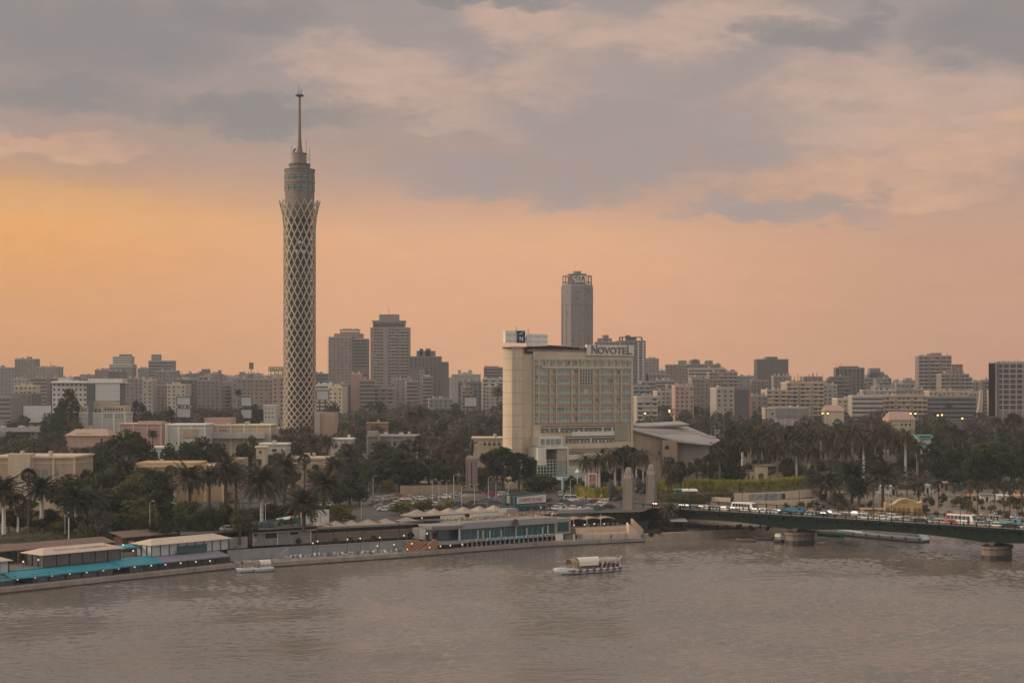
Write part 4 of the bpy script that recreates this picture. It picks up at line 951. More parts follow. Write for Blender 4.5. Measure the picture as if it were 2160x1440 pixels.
# conference hall with big sloping roofs beside the hotel
def hall():
 D = 600; r = thing('conference_hall', 'tan hall with big sloping metal roofs and octagonal window tower', 'hall', ((1335 - 1080) / F * D, D, 8), R(0)); X = lambda px, k=0: (px - 1335) / F * (D + k) + (1335 - 1080) / F * k; Z = lambda py, k=0: zat(py, D + k) - 8
 wl = mat('hall_wall', (.33, .235, .17), .88, .1, .15, streak=.2); rf = mat('hall_roof', (.31, .27, .235), .6, .14, .25, streak=.15)
 a, b = X(1334), X(1405)
 MB().add([(a, 0, 0), (b, 2, 0), (b, 2, Z(928, 2)), (a, 0, Z(906)), (a, 30, 0), (b, 30, 0), (b, 30, Z(928, 2)), (a, 30, Z(906))], [(0, 1, 2, 3), (1, 5, 6, 2), (0, 3, 7, 4), (4, 7, 6, 5), (3, 2, 6, 7)]).build('wall', wl, r)
 MB().hexa([(X(1394, 4), -2, 0), (X(1426, -2), -2.6, 0), (X(1432, 2), 4, 0), (X(1400), 6, 0)], [(X(1394, 4), -2, Z(928)), (X(1426, -2), -2.6, Z(928)), (X(1432, 2), 4, Z(928)), (X(1400), 6, Z(928))]).build('window_tower', wl, r)
 for px, y0, y1 in ((1401, 963, 974), (1407, 963, 974), (1412, 963, 974), (1389, 951, 959)):
  MB().box(X(px) - .25, X(px) + .25, -2.75, -1.9, Z(y1, -2), Z(y0, -2)).build('window', dark, r)
 MB().lathe([(.75, -.3), (.75, .3)], 12).xf(Matrix.Translation((X(1407, -2), -2.4, Z(943, -2))) @ Matrix.Rotation(R(90), 4, 'X')).build('window', dark, r)
 MB().box(X(1432), X(1500), 6, 30, 0, Z(936, 6)).build('side_wing', WALLM['pale'], r)
 MB().add([(a - .5, -1, Z(904.5)), (X(1432), 0, Z(930)), (X(1500, 4), 3, Z(937, 3)), (X(1522, 30), 34, Z(927, 34)), (X(1453, 40), 44, Z(899, 44)), (a, 26, Z(897, 26))] + [(p[0], p[1], p[2] - .5) for p in ((a - .5, -1, Z(904.5)), (X(1432), 0, Z(930)), (X(1500, 4), 3, Z(937, 3)), (X(1522, 30), 34, Z(927, 34)), (X(1453, 40), 44, Z(899, 44)), (a, 26, Z(897, 26)))],
  [(0, 1, 2, 3, 4, 5), (11, 10, 9, 8, 7, 6)] + [(i, (i + 1) % 6, 6 + (i + 1) % 6, 6 + i) for i in range(6)]).build('roof', rf, r)
 for k in range(6):
  t = k / 5; MB().beam((X(1345 + 70 * t, 8), 4 + 2 * t, Z(903.5 + 21 * t, 5) + .3), (X(1440 + 70 * t, 34), 36 - 3 * t, Z(901 + 24 * t, 36) + .3), .25, .12).build('seam', steel, r)
 MB().hexa([(a, 20, Z(902, 20)), (X(1358, 20), 20, Z(904, 20)), (X(1452, 34), 34, Z(897, 34)), (a + 6, 40, Z(892, 40))], [(a - .5, 19.5, Z(893, 19.5)), (X(1357, 19), 19, Z(899, 19)), (X(1454, 34), 34, Z(894, 34)), (X(1434, 42), 42, Z(888, 42))]).build('upper_roof', rf, r)
 MB().box(X(1370), X(1394), -1.5, 3, 0, Z(972, -1.5)).build('annex', wl, r)
hall()
# elevated road with its wall, seen between trees on the left
vi = MB().box(-420, -95, 955, 975, zat(905, 955) - 8 - 1.6, zat(902, 955) - 8)
o = vi.build('overpass', mat('overpass_concrete', (.30, .28, .26), .85, .12)); o.location.z = 8; tag(o, 'pale elevated road crossing behind the museum trees', 'overpass')
for x in range(-410, -95, 30):
 q = MB().box(x, x + 2.5, 960, 970, 0, zat(905, 955) - 9.6).build('pillar', MATS['overpass_concrete'], o)
# ================================================================ vegetation prototypes
FM = {'dark': foliage('leaves_dark', (.010, .015, .006), (.062, .068, .026)), 'olive': foliage('leaves_olive', (.044, .050, .017), (.112, .105, .036)),
      'brown': foliage('leaves_brown', (.058, .040, .028), (.108, .076, .050)), 'yellow': foliage('leaves_yellow', (.055, .056, .012), (.19, .155, .03)),
      'grey': foliage('leaves_grey', (.050, .047, .034), (.098, .086, .062)), 'deep': foliage('leaves_deep', (.007, .013, .007), (.036, .048, .025)),
      'palm': foliage('fronds_palm', (.040, .040, .026), (.094, .083, .052)), 'hedge': foliage('leaves_hedge', (.11, .115, .018), (.26, .235, .042)), 'royal': foliage('fronds_royal', (.030, .032, .015), (.088, .073, .028)), 'dead': foliage('fronds_dead', (.075, .055, .036), (.13, .10, .065))}
bark = mat('bark', (.085, .062, .045), .95, .3, 1.0)
bark_pale = mat('bark_pale', (.20, .155, .12), .95, .25, 1.0)
trunk_w = mat('royal_trunk', (.52, .47, .42), .85, .15, .5)
def rvec(r):
 while True:
  v = Vector((r.uniform(-1, 1), r.uniform(-1, 1), r.uniform(-1, 1)))
  if .05 < v.length <= 1: return v
def leaf(mb, p, n, s, r):
 n = n.normalized(); u = n.orthogonal().normalized(); w = n.cross(u); a = r.uniform(0, 6.28)
 e1 = (u * math.cos(a) + w * math.sin(a)) * s; e2 = (w * math.cos(a) - u * math.sin(a)) * s * r.uniform(.35, .7)
 k = len(mb.v); q = n * s * .22
 mb.v += [tuple(p - e1), tuple(p - e2 + q), tuple(p + e1 * .9), tuple(p + e2 + q)]; mb.f.append((k, k + 1, k + 2, k + 3)); mb.m.append(0)
def crown_mesh(seed, n, rx, z0, z1, lumps, ls, lump_r=(.28, .5), top=1.0, fill=.75):
 r = random.Random(seed); mb = MB(); L = []
 for i in range(lumps):
  v = rvec(r); q = v.normalized() * (v.length ** .45)
  c = Vector((q.x * rx * .72, q.y * rx * .72, (z0 + z1) / 2 + q.z * (z1 - z0) * .36))
  f = (c.z - z0) / (z1 - z0); c.x *= 1 - top * max(0, f - .45); c.y *= 1 - top * max(0, f - .45)
  L.append((c, rx * r.uniform(*lump_r)))
 tot = sum(b * b for _, b in L)
 for c, b in L:
  for i in range(int(n * b * b / tot)):
   v = rvec(r).normalized(); rad = b * (fill + (1 - fill) * r.random()) * r.uniform(.8, 1.08)
   if v.z < -.3 and r.random() < .45: continue
   p = c + Vector((v.x * rad, v.y * rad, v.z * rad * .8))
   leaf(mb, p, v * .8 + rvec(r) * .8 + Vector((0, 0, .35)), ls * r.uniform(.6, 1.25), r)
 return mb.mesh('crown', FM['dark'], fix=False), L
def trunk_mesh(L, h0, r0, m, seed, nl=6):
 r = random.Random(seed); mb = MB()
 mb.tube([(0, 0, -.3), (r.uniform(-.1, .1), 0, h0 * .5), (0, r.uniform(-.1, .1), h0)], [r0 * 1.3, r0, r0 * .85], 7)
 for c, b in sorted(L, key=lambda q: -q[1])[:nl]:
  mid = Vector((c.x * .45, c.y * .45, h0 + (c.z - h0) * .55)); mb.tube([(0, 0, h0 * .86), mid, c], [r0 * .6, r0 * .4, r0 * .15], 5)
 return mb.mesh('trunk', m)
TREES = {}
def tree_kind(key, variants, fm, n, rx, z0, z1, lumps, ls, tm=bark, name='tree', **k):
 TREES[key] = []
 for v in range(variants):
  cm, L = crown_mesh(hash((len(TREES), v)) % 9999, n, rx, z0, z1, lumps, ls, **k)
  TREES[key].append((cm, trunk_mesh(L, z0 + (z1 - z0) * .3, .32, tm, v), fm, z1, rx, name))
# every kind is modelled about 8 m wide; placed copies are scaled to the size each tree has
tree_kind('ficus', 4, 'dark', 1900, 4.0, 2.0, 9.0, 22, .42, top=.35)
tree_kind('loose', 4, 'olive', 1500, 4.0, 1.8, 9.0, 22, .36, lump_r=(.18, .36), top=.5, fill=.5)
tree_kind('tall', 3, 'deep', 2000, 3.2, 1.2, 11.0, 26, .42, top=.55)
tree_kind('bare', 3, 'brown', 1200, 4.0, 2.2, 9.0, 24, .28, lump_r=(.2, .36), top=.3, fill=.3, tm=bark_pale)
tree_kind('bush', 3, 'yellow', 1700, 4.0, .4, 7.4, 16, .40, lump_r=(.32, .5), top=.3, name='bush')
tree_kind('weep', 2, 'brown', 2000, 3.4, .8, 11.0, 30, .30, lump_r=(.2, .34), top=.2, fill=.35, tm=bark)
LOOK = {'ficus': 'dense dark leafy', 'loose': 'loose olive leafy', 'tall': 'tall deep-green', 'bare': 'brown thin-leaved', 'bush': 'rounded yellow-green', 'weep': 'tall drooping brown'}
vrng = random.Random(21)
def tree(px, pytop, D, wpx, kind, leafm=None, z0=None, hmin=2.0):
 cm, tm, fm, zt, rx, nm = vrng.choice(TREES[kind]); x = (px - 1080) / F * D
 z0 = ground_z(x, D) if z0 is None else z0
 h = max(hmin, zat(pytop, D) - z0); w = wpx / F * D
 r = thing(nm, None, nm, (x, D, z0 - .05), vrng.uniform(0, 6.28)); r.scale = (w / 2 / rx, w / 2 / rx, h / zt)
 t = link('trunk', tm, r); c = link('crown', cm, r); setm(c, FM[leafm or fm]); return r
# ---- palms
def frond(mb, az, e0, droop, L, lw, r, st=11, m=0, base=.25):
 d = Vector((math.cos(az), math.sin(az), 0)); s = Vector((-d.y, d.x, 0)); p = d * base; e = e0; prev = p.copy(); pts = [p.copy()]
 for i in range(st):
  e = e0 - droop * ((i + 1) / st) ** 1.3; p = p + (d * math.cos(e) + Vector((0, 0, math.sin(e)))) * (L / st); pts.append(p.copy())
 for i in range(1, st):
  t = i / st; l = lw * (math.sin(math.pi * min(1, .18 + .8 * t)) * .85 + .15); a = pts[i]; b = pts[i + 1]; f = (b - a).normalized()
  for sg in (1, -1):
   tip = a + (s * sg * .8 + f * .55) * l + Vector((0, 0, -l * r.uniform(.12, .42))); k = len(mb.v)
   mb.v += [tuple(a), tuple(b), tuple(tip)]; mb.f.append((k, k + 1, k + 2)); mb.m.append(m)
 k = len(mb.v); wv = .05
 for i in range(st + 1): mb.v += [tuple(pts[i] + s * wv), tuple(pts[i] - s * wv)]
 for i in range(st): mb.f.append((k + 2 * i, k + 2 * i + 1, k + 2 * i + 3, k + 2 * i + 2)); mb.m.append(m)
def palm_crown(seed, kind):
 r = random.Random(seed); mb = MB()
 if kind == 'date':
  for i in range(66):
   t = (i + .5) / 66; e0 = R(82) - t * R(105); frond(mb, i * 2.39996 + r.uniform(-.2, .2), e0, R(r.uniform(40, 75)), r.uniform(3.3, 4.2), .85, r)
  for i in range(12): frond(mb, r.uniform(0, 6.28), R(-45), R(35), 2.4, .35, r, 7, 1)
 elif kind == 'royal':
  for i in range(30):
   t = (i + .5) / 30; frond(mb, i * 2.39996, R(76) - t * R(95), R(r.uniform(80, 125)), r.uniform(3.5, 4.6), .85, r)
  for i in range(20): frond(mb, r.uniform(0, 6.28), R(-38), R(50), r.uniform(4.2, 6.0), .55, r, 9, 1 if i % 3 == 0 else 0)
 else:
  for i in range(34):
   t = (i + .5) / 34; e0 = R(85) - t * R(120); az = i * 2.39996; st = Vector((math.cos(az) * math.cos(e0), math.sin(az) * math.cos(e0), math.sin(e0))) * r.uniform(.9, 1.25)
   u = st.normalized(); s = u.orthogonal().normalized(); w = u.cross(s); tilt = r.uniform(-.5, .5); s = (s * math.cos(tilt) + w * math.sin(tilt)); w = u.cross(s); m = 1 if t > .82 else 0
   mb.tube([(0, 0, 0), st], .035, 3, m)
   for j in range(11):
    a = R(-80 + 16 * j); q = st + (u * math.cos(a) + s * math.sin(a)) * r.uniform(.75, .95) + Vector((0, 0, -.12)); k = len(mb.v)
    g = (u * -math.sin(a) + s * math.cos(a)) * .10; mid = st + (q - st) * .55
    mb.v += [tuple(st), tuple(mid + g), tuple(q), tuple(mid - g)]; mb.f.append((k, k + 1, k + 2, k + 3)); mb.m.append(m)
  for i in range(40):
   a = r.uniform(0, 6.28); z = -r.uniform(.1, 1.5); k = len(mb.v); p = Vector((math.cos(a) * .28, math.sin(a) * .28, z)); q = p + Vector((math.cos(a) * .25, math.sin(a) * .25, -.9)); s = Vector((-math.sin(a), math.cos(a), 0)) * .2
   mb.v += [tuple(p), tuple(q + s), tuple(q - s)]; mb.f.append((k, k + 1, k + 2)); mb.m.append(1)
 return mb.mesh('crown', [FM['royal' if kind == 'royal' else 'palm'], FM['dead']], fix=False)
PC = {k: [palm_crown(40 + i, k) for i in range(3)] for k in ('date', 'royal', 'fan')}
def ptrunk(kind):
 mb = MB()
 if kind == 'royal': mb.lathe([(.42, 0), (.34, .08), (.36, .4), (.30, .8), (.24, .93), (.17, 1.0)], 9)
 elif kind == 'date':
  pr = []
  for i in range(15): z = i / 14; pr += [(.40 - .08 * z, z), (.34 - .08 * z, z + .03)]
  mb.lathe(pr, 8)
 else: mb.lathe([(.28, 0), (.2, .15), (.19, .8), (.3, .97), (.22, 1.0)], 8)
 return mb.mesh('trunk', trunk_w if kind == 'royal' else bark)
PT = {k: ptrunk(k) for k in PC}
def palm(px, pyc, D, wpx, kind='date', z0=None, lean=0.0, white=False, green=None, grey=False):
 """pyc: row of the crown's heart"""
 x = (px - 1080) / F * D; z0 = ground_z(x, D) if z0 is None else z0; h = max(1.5, zat(pyc, D) - z0)
 s = (wpx / F * D) / {'date': 7.6, 'royal': 7.0, 'fan': 3.9}[kind]
 r = thing('palm_tree', None, 'palm tree', (x, D, z0 - .05), vrng.uniform(0, 6.28))
 t = link('trunk', PT[kind], r); ts = max(.7, min(1.5, s)); t.scale = (ts, ts, h); t.rotation_euler.x = lean
 c = link('crown', vrng.choice(PC[kind]), r); c.scale = (s, s, s * vrng.uniform(.9, 1.08)); c.location = (0, -math.sin(lean) * h, math.cos(lean) * h)
 if white: setm(t, trunk_w)
 if grey: setm(t, bark_pale)
 if green: setm(c, FM[green])
 return r
# ---- clipped hedges
def hedge(pts, h, w, leafm, label, z0=None, n=None, ls=.32):
 """pts: list of world (x, y); a clipped leafy wall following them"""
 r = random.Random(len(pts) * 31 + int(h * 10)); mb = MB(); k = 0
 root_z = (z0 if z0 is not None else 8.0); o = Vector((pts[0][0], pts[0][1], root_z))
 P2 = [Vector((p[0], p[1], 0)) - Vector((o.x, o.y, 0)) for p in pts]
 for a, b in zip(P2, P2[1:]):
  d = (b - a); L = d.length; d.normalize(); s = Vector((-d.y, d.x, 0)); cnt = int(L * (h + w) * 9)
  for i in range(max(1, int(L / 1.2))):
   t0, t1 = L * i / max(1, int(L / 1.2)), L * (i + 1) / max(1, int(L / 1.2)); hh = h * r.uniform(.86, .97); ww = w / 2 * r.uniform(.85, .97)
   p, q = a + d * t0, a + d * t1
   mb.hexa([p - s * ww, q - s * ww, q + s * ww, p + s * ww], [Vector((*(p - s * ww).xy, hh)), Vector((*(q - s * ww).xy, hh)), Vector((*(q + s * ww).xy, hh)), Vector((*(p + s * ww).xy, hh))])
  for i in range(cnt):
   t = r.uniform(0, L); f = r.random(); base = a + d * t
   if f < .45: p = base + s * r.uniform(-w / 2, w / 2) + Vector((0, 0, h + r.uniform(-.1, .28))); nn = Vector((0, 0, 1))
   else:
    sg = -1 if f < .85 else 1; p = base + s * sg * (w / 2 + r.uniform(-.05, .22)) + Vector((0, 0, r.uniform(.05, h))); nn = s * sg
   leaf(mb, p, nn + rvec(r) * .7, ls * r.uniform(.6, 1.2), r)
 ob = mb.build('hedge', FM[leafm], fix=False); ob.location = o; return tag(ob, label, 'hedge')
# ================================================================ riverside terraces
class Seg:
 """local frame of a stretch of bank: x along it, y inland, z above the water"""
 def __init__(s, a, b):
  A, B = G(*a, 0), G(*b, 0); s.o = A; d = B - A; s.L = d.length; s.yaw = math.atan2(d.y, d.x); s.e = d.normalized(); s.n = Vector((-s.e.y, s.e.x, 0))
 def w(s, x, y, z=0): p = s.o + s.e * x + s.n * y; return Vector((p.x, p.y, z))
 def x(s, px, n=0):
  k = (px - 1080) / F; o = s.o + s.n * n; return (k * o.y - o.x) / (s.e.x - k * s.e.y)
 def z(s, py, px, n=0): return zat(py, s.w(s.x(px, n), n).y)
class TS:
 def __init__(s, seg, name, label, cat, base, group=None):
  s.seg, s.b = seg, Vector(base); s.root = thing(name, label, cat, seg.w(*base), seg.yaw, group)
 def add(s, name, mb, m, parent=None, smooth=False):
  mb.xf(Matrix.Translation(-s.b)); return mb.build(name, m, parent or s.root, smooth)
 def put(s, name, me, p, parent=None, rz=0): return link(name, me, parent or s.root, Vector(p) - s.b, rz)
q_conc = mat('quay_concrete', (.27, .225, .19), .9, .22, .25, streak=.35); q_dark = mat('wet_stone', (.035, .030, .026), .5, .3)
pave = mat('terrace_paving', (.26, .23, .21), .9, .15, .3); wall_g = mat('retaining_grey', (.22, .235, .245), .85, .1, .2, streak=.2)
wall_b = mat('terrace_brown', (.15, .115, .095), .85, .2, .3); turq = mat('turquoise_canvas', (.02, .215, .275), .6, .12, .3); greyaw = mat('grey_canvas', (.17, .165, .20), .7, .1)
roof_t = mat('tan_roof', (.46, .36, .285), .75, .08, .3, streak=.08); roof_b = mat('brown_roof', (.155, .105, .08), .85, .22, .6); plast = mat('plastic_sheet', (.085, .08, .082), .25, .35, .6)
panel = mat('pale_panel', (.36, .385, .385), .6, .08); frame_d = mat('dark_frame', (.035, .028, .025), .7, .2); tent = mat('tent_canvas', (.33, .255, .20), .85, .1, .3); white_w = mat('white_wall', (.56, .53, .49), .8, .08, .3, streak=.12)
tealg = glass('teal_pane', (.010, .055, .062), .08); fascia = mat('grey_fascia', (.245, .235, .235), .75, .08, .3, streak=.1); sandw = mat('sand_wall', (.50, .385, .285), .85, .08, .2, streak=.14)
lampm = mat('lamp_glow', (.8, .75, .65), .5, 0, emit=(1.0, .86, .66, .55)); pole_d = mat('dark_pole', (.03, .035, .035), .5, .1); pole_w = mat('pale_pole', (.45, .44, .42), .5, .08)
SL, SM, SG, SS = Seg((0, 1253), (498, 1199)), Seg((500, 1199), (860, 1176)), Seg((860, 1176), (1165, 1152)), Seg((1165, 1152), (1360, 1143))
def quay():
 pts = [p for p in BW if -420 < p.x < 40]; mb = MB(); d = MB()
 for a, b in zip(pts, pts[1:]):
  e = (b - a).normalized(); n = Vector((-e.y, e.x)); L = (b - a).length; k = max(1, int(L / 14))
  for i in range(k):
   p, q = a + e * (L * i / k + .04), a + e * (L * (i + 1) / k - .04)
   mb.hexa([(p.x, p.y, -2), (q.x, q.y, -2), (*(q + n * 7.4), -2), (*(p + n * 7.4), -2)], [(p.x, p.y, 1.28), (q.x, q.y, 1.28), (*(q + n * 7.4), 1.28), (*(p + n * 7.4), 1.28)])
  p, q = a - n * .06, b - n * .06
  d.hexa([(p.x, p.y, -2), (q.x, q.y, -2), (b.x, b.y, -2), (a.x, a.y, -2)], [(p.x, p.y, .32), (q.x, q.y, .32), (b.x, b.y, .32), (a.x, a.y, .32)])
 struct('quay', mb, q_conc); struct('quay_waterline', d, q_dark)
 pts = [p for p in BW if 35 < p.x < 700]; mb = MB()
 for a, b in zip(pts, pts[1:]): mb.hexa([(a.x, a.y, -2), (b.x, b.y, -2), (b.x, b.y + 3, -2), (a.x, a.y + 3, -2)], [(a.x, a.y + .4, 2.2), (b.x, b.y + .4, 2.2), (b.x, b.y + 3, 2.2), (a.x, a.y + 3, 2.2)])
 struct('embankment', mb, mat('embankment_stone', (.30, .24, .19), .9, .25, .3, streak=.3))
quay()
# ---- lamps
def lamp_proto():
 r = thing('globe_lamp', 'globe lamp', 'lamp'); MB().lathe([(.06, 0), (.05, 2.0)], 6).build('post', pole_d, r)
 MB().lathe([(.06, -.2), (.17, -.12), (.21, 0), (.17, .13), (.05, .2)], 8).build('globe', lampm, r).location.z = 2.15; return r
LP = lamp_proto(); _l = []
def lamp(seg, px, py, n, grp, z0=None):
 x = seg.x(px, n); zt = seg.z(py, px, n); h = max(1.2, zt - (z0 if z0 is not None else 1.3)); o = dup(LP, seg.w(x, n, zt - h), seg.yaw, group=grp)
 for c in o.children:
  if c.name.startswith('post'): c.scale.z = h / 2.15
  else: c.location.z = h
 return (px, o, 'small lit globe lamp')
def lamps(seg, lst, n, where, grp, z0=None): number([lamp(seg, a, b, n, grp, z0) for a, b in lst], where)
lamps(SL, [(37, 1221), (74, 1217), (110, 1213), (147, 1209), (183, 1206), (218, 1202), (250, 1198.5), (284, 1195), (319, 1192), (349, 1190), (381, 1187), (413, 1184), (443, 1182.5), (467, 1191)], 2.1, 'along the canopied restaurant front', 'globe lamps along the restaurant front')
lamps(SL, [(49, 1184), (81, 1180), (89, 1195), (260, 1149), (281, 1161), (316, 1157), (328, 1171)], 9, 'among the upper restaurant roofs', 'globe lamps among the upper roofs', 4.0)
lamps(SM, [(660, 1145), (670, 1141), (733, 1137), (760, 1135), (763, 1164), (787, 1162), (796, 1151), (812, 1160.5), (831, 1148), (836, 1158.5), (801, 1133), (852, 1129)], 6, 'above the promenade', 'globe lamps above the promenade', 1.3)
lamps(SM, [(757, 1109), (799, 1108), (805, 1104), (819, 1103), (843, 1098), (868, 1096), (877, 1099), (890, 1092)], 21, 'behind the promenade tents', 'globe lamps behind the tents', 7.5)
lamps(SG, [(869, 1146), (901, 1125), (929, 1151.5), (950, 1150), (975, 1147.5), (859, 1158), (906, 1154)], 1.2, 'before the glass restaurant', 'globe lamps before the glass restaurant', 1.3)
lamps(SS, [(1211, 1107), (1233, 1106), (1254, 1104), (1275, 1104), (1323, 1103), (1337, 1116)], 7.5, 'in the dark pergola', 'globe lamps in the pergola', 3.6)
drop(LP)
# ---- restaurant row at the left
def gable_block(px0, px1, n0, n1, zf, ze, label, wallf, n_panels, txt=None):
 s = SL; x0, x1 = s.x(px0, n0), s.x(px1, n0); T = TS(s, 'riverside_restaurant', label, 'restaurant', (x0, n0, zf)); dp = n1 - n0
 if wallf == 'plastic': T.add('wall', MB().box(x0 + .2, x1 - .2, n0 + .15, n1, zf, ze), plast)
 else:
  T.add('wall', MB().box(x0 + .2, x1 - .2, n0 + .15, n1, zf, ze), panel)
  T.add('window', MB().box(s.x(374, n0), s.x(437, n0), n0 + .02, n0 + .2, zf + .9, zf + 2.05), tealg)
 f = MB()
 for i in range(n_panels + 1):
  x = x0 + (x1 - x0) * i / n_panels; T.add('post', MB().box(x - .09, x + .09, n0 - .02, n0 + .2, zf, ze), frame_d)
 f.box(x0, x1, n0 - .01, n0 + .19, zf, zf + .15); T.add('sill', f, frame_d)
 for i in range(3): T.add('post', MB().box(x0 - .02, x0 + .2, n0 + dp * (i + 1) / 3.2 - .09, n0 + dp * (i + 1) / 3.2 + .09, zf, ze), frame_d)
 o = .7; zr = ze + 1.15
 r = MB().add([(x0 - o, n0 - o, ze), (x1 + o, n0 - o, ze), (x1 + o, n1 + o, ze), (x0 - o, n1 + o, ze), (x0 + 2.4, (n0 + n1) / 2, zr), (x1 - 2.2, (n0 + n1) / 2, zr), (x0 - o, n0 - o, ze - .14), (x1 + o, n0 - o, ze - .14), (x1 + o, n1 + o, ze - .14), (x0 - o, n1 + o, ze - .14)],
                 [(0, 1, 5, 4), (1, 2, 5), (2, 3, 4, 5), (3, 0, 4), (9, 8, 7, 6), (0, 6, 7, 1), (1, 7, 8, 2), (2, 8, 9, 3), (3, 9, 6, 0)])
 T.add('roof', r, roof_t)
 if txt:
  me = text_mesh('roof_text', txt, 1.35, .04, mat('faded_letter', (.27, .175, .135), .8, .1), .02, 1.15); a = math.atan2(zr - ze, (n1 - n0) / 2 + o)
  me.transform(Matrix.Rotation(-(R(90) - a), 4, 'X')); t = T.put('lettering', me, ((x0 + x1) / 2 + .6, n0 - o + ((n1 - n0) / 2 + o) * .5, ze + (zr - ze) * .5 + .05))
 return T
gable_block(92, 254, 7, 15, 4.0, 6.9, 'dark glazed restaurant with lettering on its tan roof', 'plastic', 6, 'SARAYA ALGAZEERA')
gable_block(320, 483, 7, 14, 4.0, 6.9, 'pale-panelled restaurant with a strip window and tan roof', 'panel', 9)
gable_block(-60, 19, 6, 13, 3.4, 6.5, 'small tan-roofed restaurant cut by the picture edge', 'panel', 4)
def low_front():
 s = SL; x0, x1 = s.x(-80, 3), s.x(484, 3); T = TS(s, 'canopied_terrace', 'dark open terrace front with plastic sheets below the awnings', 'restaurant front', (x0, 3, 1.3))
 T.add('back_wall', MB().box(x0, x1, 6.4, 6.8, 1.3, 4.0), frame_d); T.add('upper_deck', MB().box(x0, x1, 6.6, 26, 3.6, 3.95), wall_b)
 n = 17
 for i in range(n + 1):
  x = x0 + (x1 - x0) * i / n; T.add('post', MB().box(x - .12, x + .12, 2.9, 3.15, 1.28, 3.3), frame_d)
 for i in range(n):
  xa = x0 + (x1 - x0) * (i + .06) / n; xb = x0 + (x1 - x0) * (i + .94) / n
  if i in (3, 9): continue
  T.add('sheet', MB().box(xa, xb, 3.0, 3.06, 1.3, 2.75), plast if i < 11 else mat('green_screen', (.03, .045, .042), .4, .4))
  T.add('board', MB().box(xa, xb, 2.98, 3.1, 2.78, 3.2), mat('red_board', (.16, .065, .05), .8, .3))
  if i % 2 == 0: T.add('table', MB().box(xa + .8, xa + 2.1, 3.9, 4.8, 1.95, 2.02), mat('table_top', (.22, .18, .15), .6, .2))
low_front()
def awning(px0, px1, n0, n1, z0, z1, m, label, sag=.15):
 s = SL; x0, x1 = s.x(px0, n0), s.x(px1, n0); T = TS(s, 'awning', label, 'awning', (x0, n1, z1)); mb = MB(); k = 12
 for i in range(k + 1):
  x = x0 + (x1 - x0) * i / k; d = sag * (.5 - .5 * math.cos(i * math.pi)) * .4
  mb.v += [(x, n0, z0 - d), (x, n1, z1), (x, n0, z0 - d - .28), (x, n1, z1 - .1)]
 for i in range(k):
  a, b = 4 * i, 4 * (i + 1); mb.f += [(a, b, b + 1, a + 1), (a + 2, a + 3, b + 3, b + 2), (a, a + 2, b + 2, b), (a + 1, b + 1, b + 3, a + 3)]; mb.m += [0] * 4
 mb.f += [(0, 1, 3, 2), (4 * k, 4 * k + 2, 4 * k + 3, 4 * k + 1)]; mb.m += [0, 0]
 T.add('canvas', mb, m)
 for i in range(4):
  x = x0 + (x1 - x0) * (i + .5) / 4; T.add('strut', MB().beam((x, n1 - .05, z1 - .5), (x, n0 + .1, z0 - .3), .06, .06), frame_d)
awning(-60, 26, 1.9, 6.3, 2.75, 3.5, turq, 'turquoise awning at the very edge of the picture')
awning(25, 128, 1.9, 7.6, 2.95, 4.15, turq, 'wide flat turquoise awning before the planted corner')
awning(128.5, 256, 1.8, 6.6, 3.05, 3.95, turq, 'narrow bright turquoise awning under the lettered roof')
awning(256.5, 349, 1.8, 8.2, 3.2, 4.3, turq, 'broad turquoise awning between the two restaurants')
awning(349.5, 486, 1.8, 7.4, 3.2, 4.2, greyaw, 'grey awning under the pale-panelled restaurant')
awning(248, 322, 11.5, 15, 6.3, 6.7, turq, 'small turquoise canopy over the gap between restaurants')
def shed(px0, px1, n0, n1, zf, zt, label, front, extra=None):
 s = SL; x0, x1 = s.x(px0, n0), s.x(px1, n0); T = TS(s, 'restaurant_shed', label, 'shed', (x0, n0, zf))
 T.add('wall', MB().box(x0 + .4, x1 - .4, n0 + 1.2, n1, zf, zt), front)
 T.add('roof', MB().hexa([(x0 - .5, n0 - .6, zt), (x1 + .5, n0 - .6, zt), (x1 + .5, n1 + .5, zt + 1.0), (x0 - .5, n1 + .5, zt + 1.0)], [(x0 - .5, n0 - .6, zt + .2), (x1 + .5, n0 - .6, zt + .2), (x1 + .5, n1 + .5, zt + 1.2), (x0 - .5, n1 + .5, zt + 1.2)]), roof_b)
 for i in range(6): x = x0 + .5 + (x1 - x0 - 1) * i / 5; T.add('post', MB().box(x - .1, x + .1, n0 - .1, n0 + .1, zf, zt), frame_d)
 for a, b, q, m in extra or (): T.add('panel', MB().box(s.x(a, n0), s.x(b, n0), n0 + .9, n0 + 1.15, zf + 1.0, zf + q), m)
 return T
shed(54, 238, 20, 24.5, 4.0, 6.8, 'long brown-roofed shed behind the lettered restaurant', frame_d, [(85, 112, 2.6, white_w), (118, 156, 2.5, mat('mural_green', (.16, .20, .18), .6, .8, 1.5)), (164, 232, 2.7, mat('orange_wall', (.38, .20, .10), .8, .2))])
shed(262, 458, 21, 26, 4.2, 7.6, 'long brown-roofed open shed before the garden trees', mat('maroon_wall', (.09, .035, .028), .8, .2), [(275, 288, 2.4, mat('pink_panel', (.42, .30, .26), .8, .1))])
shed(-40, 46, 20, 25, 4.2, 6.9, 'pale lean-to shelter at the edge of the picture', frame_d)
